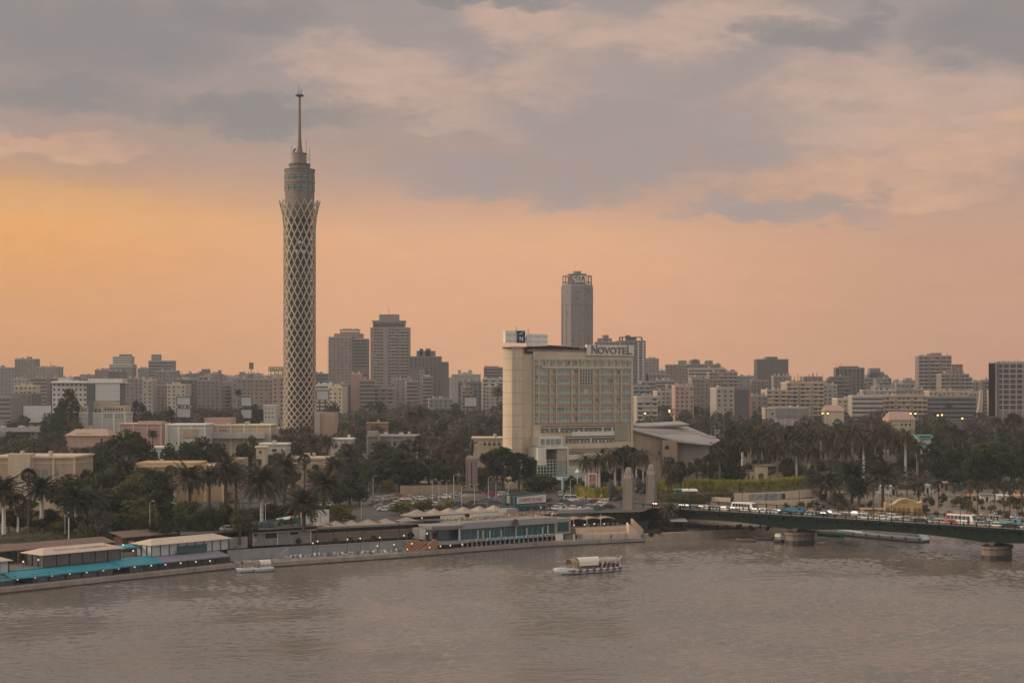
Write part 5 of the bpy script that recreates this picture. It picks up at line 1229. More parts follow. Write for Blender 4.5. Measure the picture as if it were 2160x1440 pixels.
def signs():
 s = SL; n = 33; x0, x1 = s.x(239, n), s.x(266, n); z0 = s.z(1131, 250, n); z1 = s.z(1112, 250, n)
 T = TS(s, 'sign_board', 'dark blue sign board with white lettering between the sheds', 'sign', (x0, n, z0)); T.add('panel', MB().box(x0, x1, n, n + .3, z0, z1), mat('sign_blue', (.018, .045, .06), .5, .3))
 for k in (.15, .85): T.add('post', MB().box(x0 + (x1 - x0) * k - .1, x0 + (x1 - x0) * k + .1, n + .31, n + .5, 6.5, z1), frame_d)
 me = text_mesh('sign_text', 'Lago El Basha', .52, .05, white_p, .012); T.put('lettering', me, ((x0 + x1) / 2, n - .06, z0 + (z1 - z0) * .42))
 b = MB()
 for i in range(7): b.beam((x0 + .5 + i * .35, n - .04, z1 - .7 + .14 * math.sin(i * 2)), (x0 + .85 + i * .35, n - .04, z1 - .7 + .14 * math.sin(i * 2 + 2)), .06, .09)
 T.add('swirl', b, white_p)
signs()
# ---- middle promenade
def middle():
 s = SM; xa, xb = s.x(480, 7), s.x(884, 7)
 T = TS(s, 'retaining_wall', 'long blue-grey retaining wall along the promenade', 'wall', (xa, 7, 1.28)); T.add('face', MB().box(xa, xb, 7, 7.5, 1.25, 3.75), wall_g); T.add('coping', MB().box(xa - .1, xb + .1, 6.9, 7.7, 3.75, 3.9), fascia)
 T.add('stair', MB().vprism([(s.x(575, 6), 1.28), (s.x(608, 6), 1.28), (s.x(608, 6), 3.7)], 5.6, 6.98), fascia)
 tf = MB().box(xa, s.x(900, 7), 7.5, 24, 1.2, 3.72); struct('terrace', tf, pave)
 up = MB().box(xa, s.x(905, 16), 24.0, 30, 3.6, 7.6); struct('upper_terrace', up, pave)
 # timber-clad service building
 x0, x1 = s.x(532, 15), s.x(655, 15); T = TS(s, 'service_building', 'low grey timber-clad building with dark openings above the wall', 'building', (x0, 15, 3.74))
 T.add('wall', MB().box(x0, x1, 15, 24, 3.74, 7.0), mat('grey_boards', (.24, .225, .215), .85, .25, 1.2, streak=.3)); T.add('roof', MB().box(x0 - .4, x1 + 1.2, 14.2, 24.5, 7.0, 7.35), fascia)
 for a, b, t in ((560, 585, 1.4), (612, 628, .8), (536, 542, .7)): T.add('opening', MB().box(s.x(a, 15), s.x(b, 15), 14.9, 15.05, 7.0 - t, 6.9), dark)
 for a in (533, 585, 655): T.add('post', MB().box(s.x(a, 15) - .12, s.x(a, 15) + .12, 14.75, 15.0, 3.74, 7.0), white_w)
 T.add('notice', MB().box(s.x(535, 15), s.x(541, 15), 14.9, 14.98, 4.7, 5.7), mat('pink_notice', (.48, .27, .25), .7, .2))
 x0, x1 = s.x(656, 16), s.x(905, 16); T = TS(s, 'terrace_wall', 'brown upper terrace wall with shaded slot under the tents', 'wall', (x0, 16, 3.74))
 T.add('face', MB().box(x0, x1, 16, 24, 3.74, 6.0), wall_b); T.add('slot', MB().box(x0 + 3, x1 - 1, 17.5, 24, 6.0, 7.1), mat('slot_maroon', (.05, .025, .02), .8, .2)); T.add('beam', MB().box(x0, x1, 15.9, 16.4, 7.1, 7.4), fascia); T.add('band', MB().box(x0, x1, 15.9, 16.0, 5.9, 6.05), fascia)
 for i in range(9): x = x0 + (x1 - x0) * (i + .5) / 9; T.add('post', MB().box(x - .1, x + .1, 16.0, 16.2, 6.0, 7.1), frame_d)
 # railing of the terrace edge with tall posts
 for px, py in ((668, 1112), (693, 1112), (762, 1118), (803, 1114), (843, 1112), (882, 1112)):
  x = s.x(px, 7.3); o = MB().tube([(0, 0, 0), (0, 0, s.z(py, px, 7.3) - 3.9)], .08, 6).build('mast', pole_d); o.location = s.w(x, 7.3, 3.9); tag(o, None, 'pole', 'thin masts on the terrace edge'); ms.append((px, o, 'thin dark mast'))
 # white folding panels and teal shed
 for i, (a, b) in enumerate(((635, 643.5), (644, 655.5), (657, 675.5), (677, 694.5))):
  x0, x1 = s.x(a, 22), s.x(b, 22); w = x1 - x0; pts = [(x0, 22), (x0 + w * .3, 22.25), (x0 + w * .65, 22.3), (x1, 22.05), (x1, 22.5), (x0, 22.5)]
  o = MB().prism([(p - x0, q - 22) for p, q in pts], 0, 4.4).build('screen_panel', white_w); o.location = s.w(x0, 22, 7.36); o.rotation_euler.z = s.yaw; tag(o, None, 'screen panel', 'white panels behind the palm'); pn.append((a, o, 'tall white curved screen panel'))
 x0, x1 = s.x(598, 22), s.x(634, 22); T = TS(s, 'kiosk', 'teal shed with slanted pale roof beside the white panels', 'kiosk', (x0, 22, 7.36)); tm = mat('teal_paint', (.03, .14, .15), .6, .15)
 T.add('wall', MB().hexa([(x0, 22, 7.36), (x1, 22, 7.36), (x1, 26, 7.36), (x0, 26, 7.36)], [(x0, 22, 9.4), (x1, 22, 10.1), (x1, 26, 10.1), (x0, 26, 9.4)]), tm); T.add('roof', MB().hexa([(x0 - .3, 21.7, 9.42), (x1 + .2, 21.7, 10.12), (x1 + .2, 26.3, 10.12), (x0 - .3, 26.3, 9.42)], [(x0 - .3, 21.7, 9.6), (x1 + .2, 21.7, 10.3), (x1 + .2, 26.3, 10.3), (x0 - .3, 26.3, 9.6)]), white_w); T.add('counter', MB().box(x0 - .5, x0 + 3.6, 21, 22, 7.36, 8.4), panel)
 x0, x1 = s.x(500, 12), s.x(530, 12); T = TS(s, 'graffiti_wall', 'grey wall with scribbled mural left of the timber building', 'wall', (x0, 12, 3.74)); T.add('face', MB().box(x0 - 14, x1 - 1, 12, 12.6, 3.74, 6.6), fascia)
 sc = MB(); r = random.Random(4)
 for i in range(26): a = Vector((x0 - 12 + r.random() * 13, 11.95, 4.0 + r.random() * 1.6)); sc.beam(a, a + Vector((r.uniform(-.6, .6), 0, r.uniform(-.5, .5))), .05, .12)
 T.add('mural', sc, frame_d)
ms, pn = [], []
middle(); number(ms, 'on the promenade terrace'); number(pn, 'behind the big low palm')
# ---- tents
tn = []
def tents(seg, lst, n0, n1, ze, zp, grp, where, depth_m=tent):
 out = []
 for a, b in lst:
  x0, x1 = seg.x(a, n0), seg.x(b, n0); T = TS(seg, 'canopy_tent', None, 'tent', (x0, n0, ze - 2.4), grp); c = ((x0 + x1) / 2, (n0 + n1) / 2); v = [(x0, n0, ze), (x1, n0, ze), (x1, n1, ze), (x0, n1, ze)]
  m1 = [((p[0] * .55 + c[0] * .45), (p[1] * .55 + c[1] * .45), ze + (zp - ze) * .34) for p in v]
  mb = MB().add(v + m1 + [(c[0], c[1], zp)], [(i, (i + 1) % 4, 4 + (i + 1) % 4, 4 + i) for i in range(4)] + [(4 + i, 4 + (i + 1) % 4, 8) for i in range(4)]); k = len(mb.v)
  mb.add([(p[0], p[1], p[2] - .22) for p in v], []); mb.f += [((i + 1) % 4, i, k + i, k + (i + 1) % 4) for i in range(4)]; mb.m += [0] * 4
  mb.f.append((k + 3, k + 2, k + 1, k)); mb.m.append(0)
  T.add('canvas', mb, depth_m)
  for p in v: T.add('post', MB().box(p[0] - .06, p[0] + .06, p[1] - .06, p[1] + .06, ze - 2.4, ze - .2), pole_d)
  out.append((a, T.root, 'tan peaked canopy tent'))
 number(out, where)
tents(SM, [(668, 703), (703, 734), (734, 768), (768, 806), (806, 842), (842, 896)], 15.8, 22, 7.7, 9.0, 'tan tents along the promenade', 'in the lower row along the promenade')
tents(SG, [(873, 916), (916, 946), (946, 976), (976, 1010), (1010, 1042), (1042, 1072)], 19, 26, 8.95, 10.5, 'tan tents on the restaurant roof', 'in the upper row on the restaurant roof')
# ---- furniture on the promenade
def lounger_mesh():
 return MB().box(-.9, .35, -.3, .3, .28, .36).hexa([(.35, -.3, .28), (.43, -.3, .28), (.43, .3, .28), (.35, .3, .28)], [(.85, -.3, .85), (.93, -.3, .85), (.93, .3, .85), (.85, .3, .85)]).box(-.85, -.78, -.28, -.22, 0, .28).box(-.85, -.78, .22, .28, 0, .28).box(.25, .32, -.28, -.22, 0, .28).box(.25, .32, .22, .28, 0, .28)
def chair_mesh():
 m = MB().box(-.24, .24, -.24, .24, .42, .48).box(-.24, .24, .2, .26, .48, .95)
 for a in (-.22, .18):
  for b in (-.22, .2): m.box(a, a + .05, b, b + .05, 0, .42)
 return m
def table_mesh(): return MB().box(-.55, .55, -.4, .4, .7, .76).box(-.08, .08, -.08, .08, .04, .7).box(-.3, .3, -.25, .25, 0, .04)
lm1, lm2 = lounger_mesh().mesh('lounger', white_p), lounger_mesh().mesh('lounger', mat('brown_fabric', (.10, .06, .045), .8, .2)); cmw = chair_mesh().mesh('chair', white_p); tbw = table_mesh().mesh('table', white_p)
frng = random.Random(8); fl, fc, ft = [], [], []
for i in range(26):
 px = 604 + i * 10 + frng.uniform(-2, 2); n = frng.uniform(2.2, 5.2); k = i % 3
 if k == 0: o = link('lounger', lm1 if frng.random() < .5 else lm2, None, SM.w(SM.x(px, n), n, 1.29), SM.yaw + R(frng.uniform(60, 110))); tag(o, None, 'lounger', 'loungers on the promenade'); fl.append((px, o, ('white' if o.data is lm1 else 'brown') + ' deck lounger'))
 elif k == 1: o = link('chair', cmw, None, SM.w(SM.x(px, n), n, 1.29), frng.uniform(0, 6)); tag(o, None, 'chair', 'white chairs on the promenade'); fc.append((px, o, 'small white chair'))
 else: o = link('table', tbw, None, SM.w(SM.x(px, n), n, 1.29), SM.yaw); tag(o, None, 'table', 'white tables on the promenade'); ft.append((px, o, 'small white table'))
number(fl + fc + ft, 'on the grey promenade by the water')
# glass rail along the water
def glass_rail(seg, px0, px1, n, z, label, step=2.4, h=.95):
 x0, x1 = seg.x(px0, n), seg.x(px1, n); T = TS(seg, 'railing', label, 'railing', (x0, n, z)); k = max(2, int((x1 - x0) / step))
 for i in range(k + 1): x = x0 + (x1 - x0) * i / k; T.add('post', MB().box(x - .04, x + .04, n - .03, n + .03, z, z + h), steel)
 T.add('top_rail', MB().box(x0, x1, n - .03, n + .03, z + h, z + h + .05), steel); T.add('mid_rail', MB().box(x0, x1, n - .015, n + .015, z + h * .5, z + h * .5 + .03), steel)
glass_rail(SM, 592, 858, .35, 1.28, 'thin metal railing along the promenade edge'); glass_rail(SM, 600, 858, 7.25, 3.9, 'thin railing on top of the blue-grey wall')
glass_rail(SS, 1232, 1352, .4, 1.28, 'thin railing at the water below the sand terraces'); glass_rail(SS, 1232, 1340, 4.1, 2.6, 'thin railing on the lower sand terrace')
# potted mushroom trees on the wall
pt = []
for px, py in ((708, 1137), (738, 1135), (789, 1131), (867, 1124), (630, 1136)):
 x = SM.x(px, 8.2); p = SM.w(x, 8.2, 3.9); o = tree(px, py - 3, p.y, 15, 'ficus', 'deep', z0=3.9, hmin=1.5); o['group'] = 'clipped potted trees'; pt.append((px, o, 'small clipped tree'))
number(pt, 'on the blue-grey wall')
# ---- glass restaurant
def checker():
 m = bpy.data.materials.new('orange_checker'); m.use_nodes = True; t = NT(m.node_tree); b = t.n('ShaderNodeBsdfPrincipled'); o = t.n('ShaderNodeOutputMaterial'); t.put(o.inputs[0], b.outputs[0])
 co = t.n('ShaderNodeTexCoord').outputs['Object']; w = t.n('ShaderNodeTexChecker'); t.put(w.inputs['Vector'], t.vmul(co, (1.0, 0.0, 1.6))); w.inputs['Scale'].default_value = 1.6; w.inputs[1].default_value = (.42, .20, .045, 1); w.inputs[2].default_value = (.13, .06, .03, 1); t.put(b.inputs[0], w.outputs[0]); b.inputs['Roughness'].default_value = .5; return m
def glass_rest():
 s = SG; n = 3.0; x0, x1 = s.x(968, n), s.x(1172, n); zt, zs = 6.25, 3.35
 T = TS(s, 'glass_restaurant', 'long grey riverside restaurant with teal glass front on stilts', 'restaurant', (s.x(915, n), n, 1.28))
 T.add('fascia', MB().box(x0, x1, n - .6, n + 17, zt, 7.95), fascia); T.add('glass_wall', MB().box(x0, x1 - .3, n + .25, n + .4, zs, zt), tealg)
 T.add('core', MB().box(x0, x1, n + 5, n + 17, 1.28, zt), frame_d); T.add('floor_slab', MB().box(s.x(920, n), x1, n - .3, n + 6, zs - .75, zs), fascia)
 k = 17
 for i in range(k + 1): x = x0 + (x1 - .4 - x0) * i / k; T.add('mullion', MB().box(x - .05, x + .05, n + .1, n + .24, zs, zt), mat('teal_frame', (.14, .27, .28), .5, .1))
 for px in (1004, 1015, 1029, 1053, 1084, 1107, 1140, 1151): x = s.x(px, n + 1); T.add('curtain', MB().box(x - .22, x + .22, n + .05, n + .1, zs + .05, zs + 2.0 + (px % 3) * .2), panel)
 for i in range(20): x = s.x(976 + i * 9.9, n); T.add('stilt', MB().box(x - .18, x + .18, n - .1, n + .3, 1.0, zs - .75), fascia)
 for px in (986, 1003, 1027, 1050, 1066, 1088, 1108, 1118, 1132, 1140, 1149, 1157):
  x = s.x(px, n); a = T.add('air_conditioner', MB().box(x - .42, x + .42, n - .75, n - .3, zs - .68, zs - .05), h_white); c = MB().lathe([(.24, 0), (.24, .05)], 10).xf(Matrix.Translation((x + .1, n - .78, zs - .36)) @ Matrix.Rotation(R(90), 4, 'X')); T.add('fan', c, dark, a)
 for a, b in ((1033, 1049), (1057, 1083), (1092, 1105), (1120, 1128)): T.add('blue_panel', MB().box(s.x(a, n), s.x(b, n), n - .38, n - .31, zs - .75, zs - .02), mat('sky_panel', (.14, .34, .42), .6, .1))
 T.add('side_block', MB().box(s.x(1172, n), s.x(1206, n), n + .4, n + 12, 2.9, 7.3), fascia); T.add('side_glass', MB().box(s.x(1178, n), s.x(1201, n), n + .3, n + .45, 3.6, 6.3), tealg)
 # left pavilion with stepped curved canopy
 for i, (dz, e) in enumerate(((0, 0), (.42, .35), (.84, .7))): T.add('canopy', MB().prism([(s.x(913, n) - e, n + 6), (s.x(914, n) - e, n + .5 - e), (s.x(925, n), n - .9 - e), (s.x(945, n), n - 1.5 - e), (s.x(962, n), n - 1.2 - e), (s.x(973, n) + e, n - .2 - e), (s.x(975, n) + e, n + 6)], 6.5 + dz, 6.88 + dz), fascia)
 T.add('pavilion_glass', MB().box(s.x(923, n + 2), s.x(966, n + 2), n + 1.8, n + 2, zs, 6.5), tealg); T.add('column', MB().box(s.x(967.5, n - .4), s.x(970, n - .4), n - .6, n - .1, zs, 6.4), white_w)
 T.add('door_block', MB().box(s.x(896, n + 3), s.x(925, n + 3), n + 2.6, n + 9, 3.7, 6.6), fascia)
 for a, b in ((898.5, 905), (912, 920)): T.add('door', MB().box(s.x(a, n + 2.6), s.x(b, n + 2.6), n + 2.45, n + 2.62, 3.75, 5.5), dark)
 T.add('balcony', MB().prism([(s.x(915, n), n + 3), (s.x(918, n), n - .8), (s.x(945, n), n - 1.6), (s.x(985, n), n - .6), (s.x(985, n), n + 3)], zs - .85, zs - .1), fascia)
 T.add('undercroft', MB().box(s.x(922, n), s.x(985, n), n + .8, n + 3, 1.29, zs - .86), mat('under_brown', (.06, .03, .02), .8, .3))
 ck = checker()
 T.add('checker_wall', MB().vprism([(s.x(857, n - .8), 1.6), (s.x(889, n - .8), 1.6), (s.x(905, n - .8), 3.9), (s.x(858, n - .8), 3.9)], n - .8, n - .4), ck)
 T.add('checker_wall', MB().vprism([(s.x(892, n - 1), 1.5), (s.x(922, n - 1), 1.5), (s.x(922, n - 1), 4.1), (s.x(915, n - 1), 4.1)], n - 1.2, n - .9), ck)
 T.add('handrail', MB().beam((s.x(890, n - 1), n - 1.25, 1.7), (s.x(914, n - 1), n - 1.25, 4.2), .12, .16), sandw)
 d = MB().lathe([(.12, -.35), (.9, -.12), (1.3, .12), (1.34, .16), (.9, -.05), (.1, -.28)], 16, caps=False).xf(Matrix.Translation((s.x(1087, n - .9), n - 1.1, 6.9)) @ Matrix.Rotation(R(75), 4, 'X') @ Matrix.Rotation(R(20), 4, 'Y')); T.add('satellite_dish', d, rust); T.add('dish_arm', MB().beam((s.x(1087, n - .9), n - .95, 6.8), (s.x(1087, n - .9), n - .55, 6.4), .12, .12), rust)
 # roof terrace walls
 T.add('terrace_wall', MB().box(s.x(928, 16), s.x(978, 16), 15.5, 15.8, 7.96, 8.9).box(s.x(990, 16), s.x(1075, 16), 15.5, 15.8, 7.96, 9.0), white_w); T.add('terrace_hut', MB().box(s.x(1066, 15), s.x(1090, 15), 14.5, 18, 7.96, 9.9), fascia)
 T.add('curved_parapet', MB().prism([(s.x(1176, 12), 12), (s.x(1200, 11), 10), (s.x(1225, 11), 9.4), (s.x(1240, 14), 11), (s.x(1240, 14), 14), (s.x(1176, 14), 14)], 6.9, 9.0), fascia)
glass_rest()
# furniture on the roof terrace
ycm = [chair_mesh().mesh('chair', mat(nm, c, .7, .1)) for nm, c in (('yellow_seat', (.50, .33, .10)), ('cream_seat', (.52, .42, .30)), ('orange_seat', (.42, .17, .07)))]; yc = []; yt = []
tbb = table_mesh().mesh('table', mat('wood_table', (.40, .29, .20), .6, .15))
for i in range(54):
 px = 940 + i * 4.4 + frng.uniform(-1, 1); n = 3.6 + frng.uniform(0, 9.5); me = frng.choice(ycm); p = SG.w(SG.x(px, n), n, 7.96)
 if i % 3 == 2: o = link('table', tbb, None, p, SG.yaw); tag(o, None, 'table', 'tables on the restaurant roof'); yt.append((px, o, 'wooden table'))
 else: o = link('chair', me, None, p, frng.uniform(0, 6.28)); tag(o, None, 'chair', 'chairs on the restaurant roof'); yc.append((px, o, {'ycm0': ''}.get(me.name, '') + ('yellow' if me is ycm[0] else 'cream' if me is ycm[1] else 'orange') + ' chair'))
number(yc + yt, 'on the flat roof of the glass restaurant')
def casino():
 s = SG; n = 27; x0, x1 = s.x(1075, n), s.x(1148, n); z1, z0 = s.z(1042, 1110, n), s.z(1065, 1110, n); xm = s.x(1086, n); tm = mat('sign_teal', (.02, .06, .062), .5, .15)
 T = TS(s, 'entrance_pavilion', 'dark entrance pavilion with two big lettered sign boxes on its roof', 'pavilion', (x0, n, 7.9)); T.add('roof', MB().box(x0 - .5, x1 + 1, n - 1, n + 9, z0 - 1.0, z0 - .35), tm)
 for i in range(6): x = x0 + (x1 - x0) * i / 5; T.add('pillar', MB().box(x - .55, x + .55, n - .5, n + .5, 7.9, z0 - 1.0), white_w if i % 2 else fascia)
 T.add('back_wall', MB().box(x0, x1, n + 5, n + 5.3, 7.9, z0 - 1.0), frame_d)
 a = T.add('sign_box', MB().hexa([(xm, n, z0), (x1, n - .8, z0 + .25), (x1, n + 1.2, z0 + .25), (xm, n + 2, z0)], [(xm, n, z1 - .55), (x1, n - .8, z1), (x1, n + 1.2, z1), (xm, n + 2, z1 - .55)]), tm)
 face = mat('lit_sign', (.50, .49, .47), .5, .06)
 b = T.add('sign_face', MB().hexa([(xm + .7, n - .08, z0 + .55), (x1 - .1, n - .9, z0 + .7), (x1 - .1, n - .78, z0 + .7), (xm + .7, n - .01, z0 + .55)], [(xm + .7, n - .08, z1 - .75), (x1 - .1, n - .9, z1 - .25), (x1 - .1, n - .78, z1 - .25), (xm + .7, n - .01, z1 - .75)]), face)
 t = T.put('lettering', text_mesh('casino_text', 'CASINO ELNILE', 1.15, .06, mat('rose_letter', (.44, .19, .13), .6, .1), .03), ((xm + x1) / 2 + .1, n - .62, (z0 + z1) / 2 + .02), rz=-math.atan2(.8, x1 - xm)); t.scale.x = (x1 - xm) * .76 / t.dimensions.x; t.scale.z = 1.35
 T.add('sign_box', MB().box(x0, xm - .3, n + 2.2, n + 4.2, z0, z1).box(xm - .3, x1 - .2, n + 3, n + 4.2, z1 - .5, z1 + .02), tm); T.add('sign_face', MB().box(x0 + .5, xm - .35, n + 2.1, n + 2.19, z0 + .5, z1 - .3), face)
 T.add('porch', MB().box(x0 - .2, xm + .4, n - 1.3, n - 1.05, z0 - 2.4, z0 - 1.9), white_w)
casino()
# iron fence left of the pavilion
def iron_fence():
 s = SG; n = 29; x0, x1 = s.x(985, n), s.x(1074, n); T = TS(s, 'iron_fence', 'black iron fence on the street edge beside the lettered pavilion', 'fence', (x0, n, 8.0)); k = 14
 for i in range(k + 1): x = x0 + (x1 - x0) * i / k; T.add('post', MB().box(x - .1, x + .1, n - .1, n + .1, 8, 10.2), pole_d)
 T.add('rail', MB().box(x0, x1, n - .05, n + .05, 10.0, 10.2), pole_d); T.add('rail', MB().box(x0, x1, n - .05, n + .05, 8.4, 8.6), pole_d)
iron_fence()
# ---- sand-coloured steps and pergola
def steps():
 s = SS; T = TS(s, 'terrace_steps', 'sand-coloured stepped terraces with railings by the water', 'terrace', (s.x(1228, 4), 4, 1.28))
 T.add('lower_step', MB().box(s.x(1230, 4), s.x(1345, 4), 4, 8.5, 1.2, 2.6), sandw); T.add('upper_step', MB().box(s.x(1212, 8), s.x(1335, 8), 7.2, 20, 1.2, 4.1), sandw)
 T.add('side_stair', MB().vprism([(s.x(1325, 3.2), 5.2), (s.x(1350, 3.2), 1.7), (s.x(1352, 3.2), 1.28), (s.x(1325, 3.2), 1.28)], 2.6, 4.4), sandw); T.add('side_stair', MB().vprism([(s.x(1330, 9), 6.2), (s.x(1352, 9), 3.0), (s.x(1352, 9), 1.28), (s.x(1330, 9), 1.28)], 7.5, 9), sandw)
 T.add('planter', MB().box(s.x(1190, 5), s.x(1212, 5), 4.5, 6, 1.28, 2.5), wall_b); T.add('white_post', MB().box(s.x(1209.5, 2), s.x(1212, 2), 1.9, 2.3, 1.28, 3.0), white_w); T.add('white_panel', MB().box(s.x(1172, 3), s.x(1188, 3), 3, 3.3, 1.28, 3.1), white_w)
 P_ = TS(s, 'pergola', 'dark open pergola with sagging tan canvas roof above the steps', 'pergola', (s.x(1204, 9), 9, 4.1))
 P_.add('back_wall', MB().box(s.x(1200, 15), s.x(1320, 15), 15, 15.4, 4.1, 7.0), mat('pergola_brown', (.055, .038, .03), .85, .3)); mb = MB(); k = 12; xa, xb = s.x(1202, 9), s.x(1296, 9)
 for i in range(k + 1):
  x = xa + (xb - xa) * i / k; z = 6.85 - .42 * abs(math.sin(i / k * math.pi * 3)) * -1; mb.v += [(x, 8.7, z - .35), (x, 15.2, z + .1), (x, 8.7, z - .6), (x, 15.2, z)]
 for i in range(k): a, b = 4 * i, 4 * i + 4; mb.f += [(a, b, b + 1, a + 1), (a + 2, a + 3, b + 3, b + 2), (a, a + 2, b + 2, b), (a + 1, b + 1, b + 3, a + 3)]; mb.m += [0] * 4
 mb.f += [(0, 1, 3, 2), (4 * k, 4 * k + 2, 4 * k + 3, 4 * k + 1)]; mb.m += [0, 0]
 P_.add('canvas', mb, tent)
 for px in (1210, 1238, 1267): x = s.x(px, 8.6); P_.add('post', MB().tube([(x, 8.6, 4.1), (x, 8.6, 7.6)], .13, 8), sandw)
 for i in range(8): x = s.x(1232 + i * 10, 11); P_.add('table', MB().box(x - .4, x + .4, 10.6, 11.4, 4.8, 4.88).box(x - .06, x + .06, 10.94, 11.06, 4.1, 4.8), white_p)
steps()
sb = [(1246, tree(1246, 1074, SS.w(0, 17).y + 13, 44, 'ficus', 'olive', z0=4.2)), (1262, tree(1262, 1066, SS.w(0, 17).y + 13, 26, 'loose', 'olive', z0=4.2)), (1289, tree(1289, 1080, SS.w(0, 13).y + 11, 40, 'bush', 'olive', z0=4.1)), (1222, tree(1222, 1080, SS.w(0, 17).y + 10, 30, 'ficus', 'olive', z0=4.2))]
number([(p, tag(o, None, None, 'trees above the pergola'), LOOK['ficus'] + ' tree' if 'tree' == o['category'] else 'olive round bush') for p, o in sb], 'behind the pergola canvas')
# ================================================================ bridge
BO = Vector((80.0, 449.0, 0)); BYAW = math.atan2(-39.5, 44.0); BE = Vector((math.cos(BYAW), math.sin(BYAW), 0)); BN = Vector((-BE.y, BE.x, 0)); BDZ = 8.25
gsteel = mat('bridge_green', (.006, .0145, .0125), .75, .2, .3, streak=.2, spec=.08); asph = mat('asphalt', (.075, .068, .062), .9, .15, .2); pstone = mat('pier_stone', (.165, .13, .108), .85, .2, .4, streak=.25); obst = mat('pylon_granite', (.185, .152, .13), .85, .13, .5, streak=.18)
def bl(px, py, z=BDZ): p = G(px, py, z) - BO; return p.dot(BE), p.dot(BN)
def bw(x, y, z=0): p = BO + BE * x + BN * y; return Vector((p.x, p.y, z))
def bz(x):  # deck height, slightly cambered toward the river
 return lerp(x, [(-62, 7.9), (-20, 8.22), (40, 8.35), (160, 8.45)])
BW_ = 20.0
def bridge():
 r = thing('road_bridge', 'dark green steel girder bridge on stone piers crossing the river', 'bridge', BO, BYAW)
 xs = [-60 + i * 3.0 for i in range(78)]
 dk = MB()
 for a, b in zip(xs, xs[1:]): dk.hexa([(a, .1, bz(a) - .35), (b, .1, bz(b) - .35), (b, BW_ - .1, bz(b) - .35), (a, BW_ - .1, bz(a) - .35)], [(a, .1, bz(a)), (b, .1, bz(b)), (b, BW_ - .1, bz(b)), (a, BW_ - .1, bz(a))])
 dk.build('deck', asph, r)
 for y0, y1 in ((.12, 2.3), (BW_ - 2.3, BW_ - .12)):
  k = MB()
  for a, b in zip(xs, xs[1:]): k.hexa([(a, y0, bz(a)), (b, y0, bz(b)), (b, y1, bz(b)), (a, y1, bz(a))], [(a, y0, bz(a) + .15), (b, y0, bz(b) + .15), (b, y1, bz(b) + .15), (a, y1, bz(a) + .15)])
  k.build('footway', pave, r)
 mk = MB()
 for i in range(40):
  for y in (6.2, 13.8): x = -55 + i * 5; mk.hexa([(x, y, bz(x) + .004), (x + 2, y, bz(x + 2) + .004), (x + 2, y + .13, bz(x + 2) + .004), (x, y + .13, bz(x) + .004)], [(x, y, bz(x) + .012), (x + 2, y, bz(x + 2) + .012), (x + 2, y + .13, bz(x + 2) + .012), (x, y + .13, bz(x) + .012)])
 mk.build('lane_marking', white_p, r)
 def low(x):
  t = abs(((x + 29.5) % 59.0) - 29.5) / 29.5; t = 1 - t   # 1 at mid span? piers at 0, 59, 118
  u = abs((x % 59.0) - 29.5) / 29.5; return bz(x) - .5 - (2.05 + 1.35 * u ** 2.2)
 for y, nm in ((.75, 'girder'), (BW_ * .35, 'girder'), (BW_ * .65, 'girder'), (BW_ - .95, 'girder')):
  g = MB()
  for a, b in zip(xs, xs[1:]):
   g.hexa([(a, y, low(a)), (b, y, low(b)), (b, y + .25, low(b)), (a, y + .25, low(a))], [(a, y, bz(a) - .36), (b, y, bz(b) - .36), (b, y + .25, bz(b) - .36), (a, y + .25, bz(a) - .36)])
   g.hexa([(a, y - .25, low(a) - .12), (b, y - .25, low(b) - .12), (b, y + .5, low(b) - .12), (a, y + .5, low(a) - .12)], [(a, y - .25, low(a)), (b, y - .25, low(b)), (b, y + .5, low(b)), (a, y + .5, low(a))])
  g.build(nm, gsteel, r)
 for y in (-.12, BW_ - .08):
  e = MB()
  for a, b in zip(xs, xs[1:]): e.hexa([(a, y, bz(a) - .55), (b, y, bz(b) - .55), (b, y + .2, bz(b) - .55), (a, y + .2, bz(a) - .55)], [(a, y, bz(a) + .18), (b, y, bz(b) + .18), (b, y + .2, bz(b) + .18), (a, y + .2, bz(a) + .18)])
  e.build('edge_beam', gsteel, r)
 br = MB().add([(-.07, -.05, 0), (.07, -.05, 0), (.07, .74, -1.0), (-.07, .74, -1.0), (-.07, .74, 0), (.07, .74, 0)], [(0, 1, 2, 3), (0, 3, 4), (1, 5, 2), (3, 2, 5, 4), (0, 4, 5, 1)]).mesh('bracket', gsteel)
 st = MB().box(-.06, .06, -.12, 0, -2.2, 0).mesh('stiffener', gsteel)
 for i in range(38):
  x = -57 + i * 4.4; link('bracket', br, r, (x, -.02, bz(x) - .56)); link('stiffener', st, r, (x + 2.2, .74, bz(x) - .5))
 ps = MB().box(-.11, .11, -.11, .11, 0, 1.2).mesh('post', gsteel)
 for y in (.0, BW_):
  for i in range(48): x = -57 + i * 3.5; link('post', ps, r, (x, y, bz(x) + .15))
  for h, t in ((1.2, .10), (.66, .055)):
   q = MB()
   for a, b in zip(xs, xs[1:]): q.beam((a, y, bz(a) + h), (b, y, bz(b) + h), t * 1.6, t * 2)
   q.build('rail', gsteel, r)
